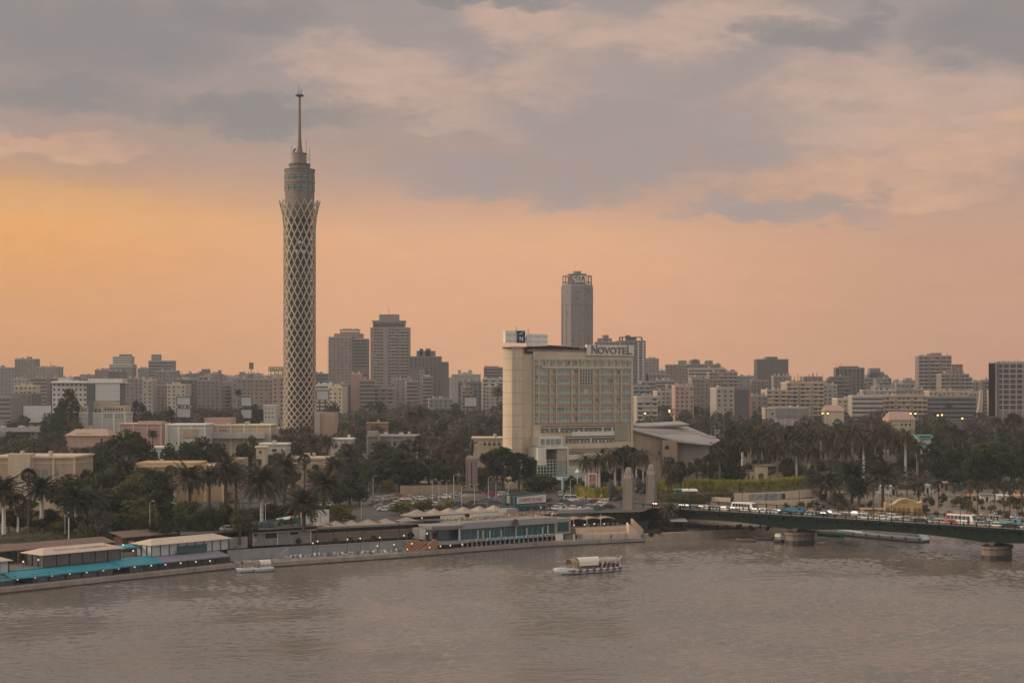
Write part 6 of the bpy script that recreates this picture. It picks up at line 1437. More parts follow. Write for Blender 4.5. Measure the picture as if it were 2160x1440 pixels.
 for px_ in (0, 59, 118):
  pl = [(-3.2, 3), (-2.9, .5), (-2.0, -1.2), (-.8, -2.1), (.8, -2.1), (2.0, -1.2), (2.9, .5), (3.2, 3), (3.2, 4), (2.9, 6.2), (2.0, 7.6), (.8, 8.3), (-.8, 8.3), (-2.0, 7.6), (-2.9, 6.2), (-3.2, 4)]
  sc = lambda k: [(x * k, (y - 3) * (1 + (k - 1) * .6) + 3) for x, y in pl]
  b = MB().prism([(px_ + x, y) for x, y in sc(1.0)], -3, 2.9).prism([(px_ + x, y) for x, y in sc(1.03)], 2.9, 3.15, top=[(px_ + x, y) for x, y in sc(1.10)]).prism([(px_ + x, y) for x, y in sc(1.10)], 3.15, 3.75).build('pier', pstone, r)
  MB().prism([(px_ + x, y) for x, y in sc(1.012)], -2, 1.5).build('wet_band', q_dark, b)
  MB().prism([(px_ + x, y) for x, y in sc(.96)], 3.75, 3.9, top=[(px_ + x, y) for x, y in sc(.55)]).build('cap', q_dark, b)
  MB().box(px_ - .6, px_ + .6, 4.6, 19.4, 4.25, 5.0).build('crosshead', gsteel, b)
  for y in (.8, 5.6): MB().hexa([(px_ - .45, y - .45, 3.85), (px_ + .45, y - .45, 3.85), (px_ + .45, y + .6, 3.85), (px_ - .45, y + .6, 3.85)], [(px_ - 1.1, y - .5, 4.75), (px_ + 1.1, y - .5, 4.75), (px_ + 1.1, y + .7, 4.75), (px_ - 1.1, y + .7, 4.75)]).build('bearing', rust, b)
 return r
bridge()
def abutment():
 r = thing('abutment', 'grey stone abutment and wing walls at the bridge end', 'abutment', bw(-62, 0, 0), BYAW)
 MB().hexa([(-8, -1.5, -1), (3.5, -1.5, -1), (3.5, 21.5, -1), (-8, 21.5, -1)], [(-8, -1, 7.7), (3, -1, 7.7), (3, 21, 7.7), (-8, 21, 7.7)]).build('abutment_wall', obst, r)
 MB().box(3.2, 7.5, -2.5, -.9, -.5, 5.2).box(7.5, 11, -2.2, -1, -.5, 3.9).box(-24, -8.2, -.9, .2, 1, 7.9).build('wing_wall', obst, r)
 MB().box(-5, 1.2, -2.4, -1.2, 1, 8.9).build('pylon_base', obst, r)
abutment()
def pylon(pxc, pyb, z, label, w=3.3):
 p = G(pxc, pyb, z); h = zat(985 if pxc < 1350 else 978, p.y) - z; r = thing('pylon', label, 'pylon', (p.x, p.y, z), R(-18)); s = w / 2
 def fr(a, z0, b, z1): return ([(-a, -a, z0), (a, -a, z0), (a, a, z0), (-a, a, z0)], [(-b, -b, z1), (b, -b, z1), (b, b, z1), (-b, b, z1)])
 MB().hexa(*fr(s * 1.16, -1.2, s * 1.14, .5)).build('base', obst, r)
 m = MB().hexa(*fr(s * 1.04, .5, s * .92, h - 3.6)); m.build('shaft', obst, r)
 for sg in (-1, 1):
  for ax in (0, 1):
   c = MB().hexa(*fr(.16, 1.0, .13, h - 3.9)); o = c.build('chamfer', obst, r); o.location = (sg * s * .95, -s * .96 if ax else s * .96, 0)
 MB().hexa(*fr(s * .96, h - 3.6, s * .96, h - 3.3)).hexa(*fr(s * .86, h - 3.3, s * .86, h - 2.2)).hexa(*fr(s * .95, h - 2.2, s * .95, h - 1.9)).build('lantern', obst, r)
 fl = MB()
 for i in range(5):
  for sg in (-1, 1): t = -s * .7 + s * 1.4 * i / 4; fl.box(t - .1, t + .1, sg * s * .88 - .05, sg * s * .88 + .05, h - 3.3, h - 2.2).box(sg * s * .88 - .05, sg * s * .88 + .05, t - .1, t + .1, h - 3.3, h - 2.2)
 fl.build('grille', mat('pylon_pale', (.38, .33, .29), .8, .1), r)
 MB().hexa(*fr(s * .80, h - 1.9, s * .66, h - .7)).hexa(*fr(s * .66, h - .7, s * .42, h)).build('cap', obst, r)
pylon(1326, 1074, 7.9, 'stone pylon at the near rail of the bridge', 2.75)
pylon(1374, 1062, 8.0, 'stone pylon standing on the far side of the bridge road', 2.6)
# ---- skin-grown figures
def grow(verts, edges, name, mats, pick, sub=1):
 me = bpy.data.meshes.new(name); me.from_pydata([v[0] for v in verts], edges, []); o = bpy.data.objects.new(name, me); COL.objects.link(o)
 sm = o.modifiers.new('s', 'SKIN'); sm.use_smooth_shade = True
 for i, v in enumerate(verts): q = me.skin_vertices[0].data[i]; q.radius = (v[1] * 1.25, v[1] * 1.25); q.use_root = (i == 0)
 if sub: o.modifiers.new('u', 'SUBSURF').levels = sub
 dg = bpy.context.evaluated_depsgraph_get(); out = bpy.data.meshes.new_from_object(o.evaluated_get(dg)); bpy.data.objects.remove(o); out.name = name
 out.materials.clear()
 for m in mats: out.materials.append(m)
 for p in out.polygons: p.material_index = pick(p.center); p.use_smooth = True
 return out
skin = mat('skin', (.30, .18, .12), .6, .05); hairm = mat('hair', (.015, .012, .010), .7, .1)
CL = {'white': (.55, .53, .50), 'black': (.02, .02, .022), 'blue': (.06, .10, .20), 'red': (.34, .05, .05), 'grey': (.18, .18, .18), 'brown': (.14, .09, .06), 'yellow': (.5, .42, .06), 'navy': (.025, .035, .07)}
CM = {k: mat('cloth_' + k, c, .85, .1) for k, c in CL.items()}
def person_mesh(top, legs, pose='stand'):
 hip = .92 if pose != 'sit' else .5; V = [((0, 0, hip), .14)]; E = []
 def add(p, r, par): V.append((p, r)); E.append((par, len(V) - 1)); return len(V) - 1
 w = add((0, 0, hip + .18), .125, 0); ch = add((0, 0, hip + .42), .155, w); nk = add((0, 0, hip + .57), .06, ch); hd0 = add((.01, 0, hip + .66), .085, nk); hd1 = add((.02, 0, hip + .78), .08, hd0); add((.10, 0, hip + .70), .022, hd0)
 for sg in (-1, 1):
  add((.02, sg * .09, hip + .71), .02, hd0)
  sh = add((0, sg * .19, hip + .50), .065, ch); sw = {'stand': .05, 'walk': .16 * sg, 'sit': .16}[pose]; el = add((sw * .4, sg * .25, hip + .24), .045, sh); wr = add((sw * 1.4 + .05, sg * .24, hip + .02), .032, el); pm = add((sw * 1.6 + .06, sg * .235, hip - .05), .034, wr)
  for j in range(4): add((sw * 1.7 + .045 + j * .018, sg * (.235 - .008 * j), hip - .135 - .01 * (1 if j in (1, 2) else 0)), .010, pm)
  add((sw * 1.6 + .11, sg * .215, hip - .10), .011, pm)
  if pose == 'sit': kn = add((.42, sg * .11, hip + .02), .075, add((.08, sg * .1, hip - .01), .095, 0)); an = add((.46, sg * .11, .08), .045, kn); add((.62, sg * .11, .05), .04, an)
  else:
   d = {'stand': .02, 'walk': .22 * -sg}[pose]; th = add((d * .2, sg * .095, hip - .12), .092, 0); kn = add((d * .6 + .03, sg * .10, .48), .065, th); an = add((d, sg * .10, .09), .042, kn); add((d + .17, sg * .11, .05), .038, an)
 hz_ = hip + .74
 def pick(c):
  if c.z > hz_ or (c.z > hip + .66 and c.x < -.01): return 3
  if c.z > hip + .56: return 2
  if abs(c.y) > .20 and c.z < hip + .06 and pose != 'sit': return 2
  return 0 if c.z > hip - .02 else 1
 return grow(V, E, 'person', [CM[top], CM[legs], skin, hairm], pick)
PM = [(person_mesh(t, l, p), t, l, p) for t, l, p in (('white', 'navy', 'stand'), ('black', 'black', 'stand'), ('blue', 'grey', 'walk'), ('red', 'navy', 'walk'), ('grey', 'black', 'walk'), ('brown', 'black', 'stand'), ('yellow', 'grey', 'stand'), ('white', 'grey', 'sit'), ('red', 'black', 'sit'), ('black', 'blue', 'sit'), ('blue', 'black', 'sit'))]
def people(lst, where, grp):
 nm = []
 for i, (p, k, rz, px) in enumerate(lst):
  me, t, l, po = PM[k]; o = link('person', me, None, p, rz); tag(o, None, 'person', grp); nm.append((px, o, f'person in {t} and {l} ' + {'stand': 'standing', 'walk': 'walking', 'sit': 'sitting'}[po]))
 number(nm, where)
# ---- vehicles
CARC = {'white': (.60, .59, .57), 'silver': (.34, .34, .34), 'black': (.018, .018, .020), 'maroon': (.13, .022, .025), 'red': (.33, .035, .035), 'blue': (.035, .075, .12), 'beige': (.42, .34, .26), 'teal': (.035, .10, .11), 'grey': (.12, .12, .125), 'green': (.02, .075, .06)}
PAINT = {k: mat('paint_' + k, c, .4, .05, .5, spec=.4) for k, c in CARC.items()}
cglass = glass('car_glass', (.022, .028, .032), .08); tyre = mat('tyre', (.018, .017, .017), .9, .1); rim = mat('rim', (.35, .34, .33), .4, .1, metal=.6); hl = mat('headlight', (.6, .6, .56), .2, .05); tl = mat('tail_light', (.28, .02, .02), .3, .05)
def wheel_parts(root, pts, r, w=.22):
 me = MB().lathe([(r * .62, -w / 2), (r * .96, -w / 2), (r, -w * .3), (r, w * .3), (r * .96, w / 2), (r * .62, w / 2)], 14).xf(Matrix.Rotation(R(90), 4, 'X')).mesh('wheel', tyre); rm = MB().lathe([(.05, -w / 2 - .02), (r * .6, -w / 2 + .01), (r * .6, w / 2 - .01), (.05, w / 2 + .02)], 10).xf(Matrix.Rotation(R(90), 4, 'X')).mesh('rim', rim)
 for p in pts: q = link('wheel', me, root, p); link('rim', rm, q)
def car_proto(kind):
 r = thing('parked_car' if kind != 'van' else 'minibus', 'car', 'car')
 L, W_, hb, hr, cab = {'sedan': (4.4, 1.74, .86, 1.42, (-1.55, -.95, .55, 1.25)), 'suv': (4.4, 1.82, 1.0, 1.68, (-2.05, -1.75, .55, 1.2)), 'hatch': (3.8, 1.66, .88, 1.46, (-1.75, -1.35, .5, 1.15)), 'van': (4.9, 1.85, 1.05, 2.1, (-2.4, -2.3, 1.5, 2.15))}[kind]
 h = L / 2; w = W_ / 2
 prof = [(-h, .38), (-h - .03, .62), (-h + .05, hb - .04), (-h + .35, hb + .02), (cab[3] - .05, hb), (h - .25, hb - .14), (h, hb - .32), (h + .02, .42), (h - .1, .26), (-h + .12, .26)]
 b = MB().vprism(prof, -w, w); n = len(prof)
 for i in list(range(n)) + list(range(n, 2 * n)):
  x, y, z = b.v[i]; b.v[i] = (x, y * (1 - .09 * max(0, (abs(x) - h + .7)) / .7) * (1 - .03 * (z > hb - .1)), z)
 c0, c1, c2, c3 = cab; t = w * .78
 b.hexa([(c1 - .02, -t, hr - .07), (c2 + .04, -t, hr - .07), (c2 + .04, t, hr - .07), (c1 - .02, t, hr - .07)], [(c1 + .06, -t + .08, hr), (c2 - .06, -t + .08, hr), (c2 - .06, t - .08, hr), (c1 + .06, t - .08, hr)])
 ww = w * .95
 for sg in (-1, 1):  # pillars
  for (xa, xb) in ((c0, c1), (c3, c2), ((c0 + c3) / 2 - .1, (c1 + c2) / 2 - .1)): b.beam((xa, sg * ww, hb - .02), (xb, sg * t, hr - .06), .09, .07)
 body = b.build('body', PAINT['white'], r)
 MB().hexa([(c0 + .03, -ww + .03, hb - .02), (c3 - .03, -ww + .03, hb - .02), (c3 - .03, ww - .03, hb - .02), (c0 + .03, ww - .03, hb - .02)], [(c1 + .02, -t + .02, hr - .06), (c2 - .02, -t + .02, hr - .06), (c2 - .02, t - .02, hr - .06), (c1 + .02, t - .02, hr - .06)]).build('window', cglass, r)
 for sg in (-1, 1): MB().box(h - .12, h + .03, sg * w * .72 - .17, sg * w * .72 + .17, hb - .36, hb - .2).build('headlight', hl, r); MB().box(-h - .05, -h + .08, sg * w * .76 - .14, sg * w * .76 + .14, hb - .28, hb - .1).build('tail_light', tl, r)
 wheel_parts(r, [(sx * L * .30, sy * (w - .08), .32) for sx in (-1, 1) for sy in (-1, 1)], .32 if kind != 'suv' else .36)
 return r
CP = {k: car_proto(k) for k in ('sedan', 'suv', 'hatch', 'van')}
def cars(lst, where, grp):
 nm = []
 for px, p, kind, col, rz in lst:
  o = dup(CP[kind], p, rz, group=grp, mats={'body': PAINT[col]}); o['category'] = 'minibus' if kind == 'van' else 'car'; nm.append((px, o, f'{col} ' + {'sedan': 'saloon car', 'suv': 'tall estate car', 'hatch': 'hatchback car', 'van': 'minibus'}[kind]))
 number(nm, where)
def bcars(lst):
 out = []
 for px, py, k, c in lst:
  x, y = bl(px, py); y = min(16.6, max(3.4, y)); out.append((px, bw(x, y, bz(x) + .02), k, c, BYAW + R(random.Random(px).uniform(-2, 2)) + (0 if y < 10 else 0)))
 return out
cars(bcars([(1351, 1071, 'sedan', 'maroon'), (1366, 1078, 'hatch', 'black'), (1391, 1073, 'sedan', 'white'), (1414, 1082, 'sedan', 'silver'), (1430, 1074, 'hatch', 'teal'), (1460, 1084, 'sedan', 'white'), (1480, 1076, 'sedan', 'white'), (1568, 1087, 'sedan', 'white'), (1585, 1082, 'sedan', 'silver'), (1634, 1084, 'sedan', 'white'), (1714, 1087, 'sedan', 'silver'), (1738, 1087, 'sedan', 'teal'), (1768, 1095, 'sedan', 'grey'), (1804, 1098, 'suv', 'white'), (1806, 1088, 'sedan', 'silver'), (1829, 1092, 'suv', 'black'), (1853, 1099, 'sedan', 'white'), (1885, 1096, 'suv', 'white'), (1950, 1103, 'sedan', 'white'), (1958, 1110, 'sedan', 'beige'), (1980, 1104, 'sedan', 'silver'), (2044, 1115, 'sedan', 'silver'), (2070, 1108, 'suv', 'blue'), (2108, 1119, 'sedan', 'black'), (2088, 1108, 'sedan', 'white'), (2154, 1120, 'sedan', 'white'), (1502, 1083, 'sedan', 'grey'), (1530, 1091, 'hatch', 'silver'), (1600, 1089, 'sedan', 'teal'), (1612, 1081, 'sedan', 'white'), (1690, 1096, 'sedan', 'black'), (1752, 1087, 'hatch', 'white'), (1785, 1090, 'sedan', 'white'), (1868, 1090, 'sedan', 'grey'), (1915, 1099, 'sedan', 'silver'), (1928, 1105, 'sedan', 'black'), (1970, 1099, 'hatch', 'blue'), (2082, 1116, 'sedan', 'white'), (2140, 1113, 'sedan', 'grey'), (1442, 1078, 'sedan', 'black'), (1402, 1074, 'hatch', 'red')]), 'in the traffic on the bridge', 'cars crossing the bridge')
crng = random.Random(12)
def gcars(lst): return [(px, G(px, py, 8.04), k, c, (crng.choice([0, 180]) + crng.uniform(-25, 25)) * math.pi / 180 if r is None else R(r)) for px, py, k, c, r in lst]
cars(gcars([(796, 1056, 'sedan', 'silver', None), (792, 1066, 'sedan', 'grey', 20), (814, 1054, 'sedan', 'beige', 30), (828, 1052, 'hatch', 'beige', 10), (840, 1051, 'suv', 'red', 10), (818, 1062, 'sedan', 'grey', 15), (846, 1060, 'sedan', 'white', 170), (804, 1072, 'sedan', 'silver', 10), (832, 1070, 'sedan', 'white', 5), (810, 1077, 'sedan', 'white', 190), (838, 1078, 'sedan', 'silver', 5), (862, 1052, 'sedan', 'beige', 170), (888, 1055, 'hatch', 'white', 0), (914, 1053, 'hatch', 'silver', 80), (938, 1051, 'sedan', 'white', 170), (918, 1068, 'sedan', 'white', 80), (962, 1046, 'sedan', 'silver', 10)]), 'in the car park by the trees', 'cars in the car park')
cars(gcars([(966, 1067, 'suv', 'blue', 5), (984, 1070, 'sedan', 'black', 0), (1012, 1070, 'sedan', 'teal', 0), (1036, 1045, 'sedan', 'red', 10), (1063, 1047, 'suv', 'white', 0), (1044, 1063, 'sedan', 'blue', 0), (1000, 1063, 'sedan', 'maroon', 5), (1024, 1058, 'sedan', 'grey', 10), (1164, 1071, 'sedan', 'black', 160), (1181, 1070, 'sedan', 'silver', 165), (1171, 1075, 'sedan', 'white', 160), (1196, 1068, 'hatch', 'black', 150), (1212, 1069, 'sedan', 'maroon', 165), (1206, 1075, 'sedan', 'white', 170), (1183, 1046, 'suv', 'silver', 85), (1222, 1064, 'sedan', 'grey', 150), (1234, 1066, 'sedan', 'blue', 150), (1252, 1061, 'sedan', 'maroon', 170), (1274, 1062, 'sedan', 'white', 175), (1264, 1068, 'sedan', 'white', 175), (1256, 1074, 'sedan', 'teal', 200), (1282, 1072, 'sedan', 'black', 190), (1192, 1061, 'sedan', 'blue', 10), (1240, 1073, 'hatch', 'silver', 160)]), 'around the traffic circle', 'cars around the traffic circle')
cars(gcars([(561, 1111, 'sedan', 'teal', 25), (482, 1119, 'sedan', 'silver', 30), (520, 1092, 'sedan', 'white', 30), (430, 1098, 'sedan', 'white', 35), (690, 1068, 'sedan', 'white', 20), (655, 1076, 'sedan', 'black', 20), (120, 1118, 'hatch', 'white', 40), (170, 1116, 'sedan', 'silver', 40)]), 'on the riverside road', 'cars on the riverside road')
cars([(px, Vector(((px - 1080) / F * 960, 960 + (i % 3) * 4, zat(902, 955) + .05)), 'sedan', c, 0) for i, (px, c) in enumerate(((6, 'white'), (20, 'white'), (30, 'silver'), (46, 'white'), (62, 'silver'), (78, 'white'), (96, 'white'), (118, 'silver'), (176, 'white'), (190, 'silver'), (222, 'white'), (236, 'white'), (252, 'silver')))], 'on the elevated road', 'cars on the elevated road')
cars(gcars([(858, 1066, 'van', 'white', -8), (1205, 1057, 'van', 'white', 0)]), 'beside the round bushes and the hotel', 'white minibuses')
cars([(px, GG(px, py), 'sedan', c, R(10)) for px, py, c in ((2102, 1090, 'white'), (2122, 1092, 'silver'), (2146, 1094, 'white'))], 'in the sandy garden by the bridge rail', 'cars in the sandy garden')
for k in CP.values(): drop(k)
def bus(px, py, L, Hh, W_, body, label, stripe=None, roofm=None):
 x, y = bl(px, py); y = max(y, 4.0); r = thing('bus', label, 'bus', bw(x, y, bz(x) + .02), BYAW); w = W_ / 2; h = L / 2
 MB().vprism([(-h, .5), (-h - .05, 1.2), (-h + .05, Hh - .15), (-h + .3, Hh), (h - 1.0, Hh), (h - .45, Hh - .3), (h - .05, 1.45), (h + .05, .9), (h, .45)], -w, w).build('body', body, r)
 MB().box(-h + .35, h - 1.75, -w - .02, w + .02, Hh * .52, Hh - .42).build('side_window', cglass if not stripe else teal, r)
 for i in range(5): q = -h + .4 + (L - 2.3) * i / 5 + .9; MB().box(q - .05, q + .05, -w - .035, w + .035, Hh * .52, Hh - .42).build('pillar', body, r)
 MB().box(h - 1.7, h - 1.05, -w - .025, -w + .02, .55, Hh - .45).build('door', frame_d, r)
 MB().hexa([(h - .12, -w + .12, 1.42), (h + .02, -w + .12, 1.42), (h + .02, w - .12, 1.42), (h - .12, w - .12, 1.42)], [(h - .6, -w + .15, Hh - .3), (h - .4, -w + .15, Hh - .32), (h - .4, w - .15, Hh - .32), (h - .6, w - .15, Hh - .3)]).build('windscreen', cglass, r)
 for sg in (-1, 1): MB().box(h - .02, h + .08, sg * w * .7 - .18, sg * w * .7 + .18, .65, .9).build('headlight', hl, r)
 if stripe:
  MB().hexa([(-h + .1, -w - .03, .55), (-.2, -w - .03, .55), (-.2, -w + .01, .55), (-h + .1, -w + .01, .55)], [(-h + .1, -w - .03, Hh * .5), (-h + 2.6, -w - .03, Hh * .5), (-h + 2.6, -w + .01, Hh * .5), (-h + .1, -w + .01, Hh * .5)]).build('stripe', stripe, r); MB().box(-h + .2, h - 1.2, -w + .1, w - .1, Hh + .005, Hh + .1).build('roof', stripe, r); MB().box(-h - .08, -h + .3, -w - .03, w + .03, Hh * .5, Hh - .1).build('rear_panel', stripe, r)
 wheel_parts(r, [(sx, sy * (w - .1), .42) for sx in (-L * .28, L * .3) for sy in (-1, 1)], .42, .26)
bus(1541, 1082, 7.4, 2.85, 2.2, PAINT['white'], 'white minibus coach with dark windows on the bridge')
bus(2012, 1110, 7.8, 2.95, 2.3, PAINT['white'], 'red and white coach with teal windows on the bridge', PAINT['red'])
def truck(px, py, label, col, cargo, bridge_=True, L=7.2, rz=None, hh=1.55, pick=False):
 if bridge_: x, y = bl(px, py); p = bw(x, max(4.4, y), bz(x) + .02); rz = BYAW
 else: p = G(px, py, 8.04)
 r = thing('pickup_truck' if pick else 'truck', label, 'pickup' if pick else 'truck', p, rz); k = .82 if pick else 1.0; h = L / 2
 MB().box(-h, h - .2, -.95 * k, .95 * k, .55, .8).build('chassis', tyre, r)
 b = MB().box(-h, h - 1.9, -1.08 * k, -1.0 * k, .8, hh + .2).box(-h, h - 1.9, 1.0 * k, 1.08 * k, .8, hh + .2).box(-h, -h + .08, -1.0 * k, 1.0 * k, .8, hh + .2).box(h - 1.98, h - 1.9, -1.0 * k, 1.0 * k, .8, hh + .3).box(-h + .08, h - 1.98, -1.0 * k, 1.0 * k, .8, .88)
 for i in range(7): q = -h + (L - 1.9) * i / 6; b.box(q - .04, q + .04, -1.13 * k, -1.08 * k, .8, hh + .2)
 b.build('cargo_bed', cargo, r)
 MB().vprism([(h - 1.75, .6), (h - 1.75, 2.25 * k), (h - .75, 2.25 * k), (h - .25, 1.45 * k), (h, 1.35 * k), (h, .5), (h - .3, .45)], -1.0 * k, 1.0 * k).build('cab', col, r); MB().hexa([(h - 1.4, -1.02 * k, 1.4 * k), (h - .35, -1.02 * k, 1.4 * k), (h - .35, 1.02 * k, 1.4 * k), (h - 1.4, 1.02 * k, 1.4 * k)], [(h - 1.4, -1.02 * k, 2.1 * k), (h - .82, -1.02 * k, 2.1 * k), (h - .82, 1.02 * k, 2.1 * k), (h - 1.4, 1.02 * k, 2.1 * k)]).build('window', cglass, r)
 for sg in (-1, 1): MB().box(h - .03, h + .04, sg * .7 * k - .14, sg * .7 * k + .14, .75, .98).build('headlight', hl, r)
 wheel_parts(r, [(sx, sy * .85 * k, .42 * k) for sx in (-L * .28, L * .32) for sy in (-1, 1)], .42 * k, .26)
bcol = mat('truck_blue', (.015, .11, .19), .5, .15)
truck(1674, 1084, 'blue open-bed lorry in the bridge traffic', bcol, bcol); truck(2128, 1112, 'pale blue lorry behind the black car on the bridge', mat('truck_pale', (.10, .26, .31), .5, .15), MATS['truck_pale'], L=6.4, hh=1.3)
truck(604, 1108, 'dark green pickup truck beside the teal shed', PAINT['green'], PAINT['green'], False, 5.2, R(200), 1.1, True)
# ---- statue on its tall plinth, bronze lions
bronze = mat('bronze', (.014, .017, .016), .6, .25, 1.0)
def statue():
 p = G(995, 1045, 8.0); D = p.y; u = D / F; r = thing('statue_plinth', 'tall pinkish granite plinth with steps in the traffic circle', 'plinth', (p.x, p.y, 8)); Z = lambda py: zat(py, D) - 8; g = mat('plinth_granite', (.20, .152, .135), .8, .14, .6, streak=.15)
 MB().lathe([(5.6, 0), (5.6, .35), (4.9, .35), (4.9, .7), (4.3, .7), (4.3, 1.0)], 24).build('step', mat('plinth_step', (.27, .20, .17), .85, .12), r); MB().box(-3.4, 3.4, -3.4, 3.4, 1.0, Z(1034)).build('lower_block', mat('plinth_dark', (.045, .055, .052), .5, .2), r)
 MB().box(-2.3, 2.3, -2.3, 2.3, Z(1034), Z(1030)).build('base', g, r)
 MB().box(-1.95, 1.95, -1.95, 1.95, Z(1030), Z(974)).build('shaft', g, r); MB().box(-.22, .22, -2.0, -1.9, Z(1018), Z(974)).box(1.35, 1.5, -1.99, -1.9, Z(1028), Z(974)).box(-1.5, -1.35, -1.99, -1.9, Z(1028), Z(974)).build('groove', mat('groove_dark', (.06, .045, .04), .9, .2), r)
 MB().box(-2.1, 2.1, -2.1, 2.1, Z(974), Z(966)).hexa([(-2.1, -2.1, Z(966)), (2.1, -2.1, Z(966)), (2.1, 2.1, Z(966)), (-2.1, 2.1, Z(966))], [(-1.3, -1.3, Z(960)), (1.3, -1.3, Z(960)), (1.3, 1.3, Z(960)), (-1.3, 1.3, Z(960))]).build('capital', g, r)
 rel = [((0, 0, 0), .28), ((0, 0, .9), .22), ((0, 0, 1.4), .12), ((0, 0, 1.7), .15)]; q = link('relief_figure', grow(rel, [(0, 1), (1, 2), (2, 3)], 'relief', [bronze], lambda c: 0), r, (0, -2.05, Z(1030) + .3)); q.scale = (1.1, .6, 1.4)
 V = [((0, 0, 1.5), .55)]; E = []
 def add(a, rr, par): V.append((a, rr)); E.append((par, len(V) - 1)); return len(V) - 1
 c = add((.05, 0, 2.7), .6, 0); sh = add((.15, 0, 3.7), .68, c); nk = add((.25, 0, 4.35), .25, sh); hd = add((.32, -.05, 4.75), .33, nk); add((.3, -.05, 5.25), .27, hd); add((.62, -.1, 4.75), .08, hd)
 for y, hx_, hz2 in ((-.62, 1.6, 4.5), (.62, -.2, 2.4)):
  s0 = add((.15, y, 4.0), .27, sh); e0 = add((.7 if y < 0 else .0, y * 1.25, 3.9 if y < 0 else 3.1), .2, s0); h0 = add((hx_, y * 1.1, hz2), .13, e0)
  for j in range(4): add((hx_ + .24, y * 1.1 + (j - 1.5) * .07, hz2 + .08 - .02 * j), .04, h0)
  add((hx_ + .08, y * 1.1 + .17, hz2 + .12), .04, h0)
 for y in (-.3, .3): k = add((.0, y, .8), .42, 0); f = add((0, y, .15), .34, k); add((.45, y, .1), .17, f)
 o = link('statue', grow(V, E, 'statue', [bronze], lambda c: 0), None, (p.x, p.y, 8 + Z(960))); s = (Z(924) - Z(960)) / 5.5; o.scale = (s * 1.15, s * 1.15, s); tag(o, 'dark bronze statue of a coated man with one raised arm on the tall plinth', 'statue')
statue()
def lion(px, py, z, label, rz, s):
 V = [((-.9, 0, .75), .62)]; E = []
 def add(a, rr, par): V.append((a, rr)); E.append((par, len(V) - 1)); return len(V) - 1
 b = add((-.25, 0, 1.25), .55, 0); c = add((.35, 0, 1.75), .66, b); n = add((.6, 0, 2.35), .62, c); hd = add((.85, 0, 2.75), .48, n); mz = add((1.3, 0, 2.6), .25, hd); add((.75, 0, 3.1), .3, hd)
 for y in (-.36, .36):
  add((.72, y * .8, 3.12), .11, hd); f = add((.65, y, 1.2), .26, c); w = add((.72, y, .55), .19, f); pw = add((.75, y, .15), .19, w); add((1.05, y, .1), .17, pw)
  h = add((-.55, y * 1.5, .65), .42, 0); k = add((-.05, y * 1.6, .32), .28, h); add((.4, y * 1.5, .12), .16, k)
 t = add((-1.5, .1, .35), .12, 0); add((-1.7, .5, .15), .09, t)
 p = G(px, py, z); r = thing('lion_statue', label, 'statue', p, rz); pd = MB().box(-2.0, 2.0, -1.1, 1.1, 0, 1.5).box(-2.2, 2.2, -1.3, 1.3, 1.5, 1.75).build('pedestal', obst, r)
 o = link('lion', grow(V, E, 'lion', [bronze], lambda c: 0), r, (0, 0, 1.75)); o.scale = (s, s, s); return r
lion(1297, 1068, 8.0, 'bronze lion seated on a pedestal left of the near pylon', R(165), 1.75)
lion(1352, 1052, 8.0, 'bronze lion seated between the two stone pylons', R(170), 1.7)
# ---- street lamps
def lamp_kind(name, h, double, m=pole_w):
 r = thing('street_lamp', 'street lamp', 'street lamp'); MB().tube([(0, 0, 0), (0, 0, h * .5), (0, 0, h)], [.13, .10, .07], 6).build('pole', m, r)
 for sg in ((-1, 1) if double else (1,)):
  MB().tube([(0, 0, h - .05), (sg * .6, 0, h + .3), (sg * 1.2, 0, h + .42)], .045, 5).build('arm', m, r); MB().hexa([(sg * 1.1, -.14, h + .34), (sg * 1.8, -.14, h + .42), (sg * 1.8, .14, h + .42), (sg * 1.1, .14, h + .34)], [(sg * 1.1, -.1, h + .46), (sg * 1.8, -.1, h + .52), (sg * 1.8, .1, h + .52), (sg * 1.1, .1, h + .46)]).build('lamp_head', white_p, r)
 return r
L1, L2 = lamp_kind('street_lamp', 8, False), lamp_kind('street_lamp', 8, True); sl_ = []
for px, y0, y1, d in ((787, 1003, 1042, 0), (778, 1018, 1044, 0), (912, 1010, 1056, 0), (926, 1013, 1056, 1), (942, 1014, 1052, 0), (957, 1000, 1052, 0), (974, 1024, 1072, 0), (1001, 1021, 1066, 1), (1030, 1005, 1052, 0), (1046, 1014, 1050, 0), (1072, 1017, 1062, 1), (1203, 1010, 1046, 0), (560, 1060, 1106, 1), (685, 1040, 1080, 0), (762, 1052, 1094, 0), (137, 1072, 1126, 0), (316, 1056, 1118, 0), (2145, 998, 1022, 0), (1895, 895, 918, 0), (1940, 898, 918, 0), (1955, 898, 918, 0), (2118, 900, 922, 0), (833, 868, 892, 0), (815, 870, 890, 0)):
 p = G(px, y1, 8.0); h = zat(y0, p.y) - 8; o = dup(L2 if d else L1, p, R(random.Random(px).uniform(-30, 30)), h / 8.4, group='pale street lamps'); sl_.append((px, o, 'pale double-armed street lamp' if d else 'pale single-armed street lamp'))
number(sl_, 'standing over the streets and trees'); drop(L1); drop(L2)
def cone_lamp():
 p = G(1218, 1042, 8.0); h = zat(996, p.y) - 8; r = thing('street_lamp', 'tall mast lamp with conical hood beside the hotel drive', 'street lamp', p); MB().tube([(0, 0, 0), (0, 0, h)], [.22, .14], 8).build('pole', pole_w, r); MB().lathe([(.9, h), (.85, h + .1), (.2, h + 1.1), (.05, h + 1.4)], 12).build('hood', white_w, r); MB().beam((-1.4, 0, h - 1.6), (1.2, 0, h - 1.6), .08, .1).build('arm', pole_w, r)
cone_lamp()
amber = mat('amber_lamp', (.8, .5, .2), .5, 0, emit=(1.0, .58, .16, 5.0)); am = []
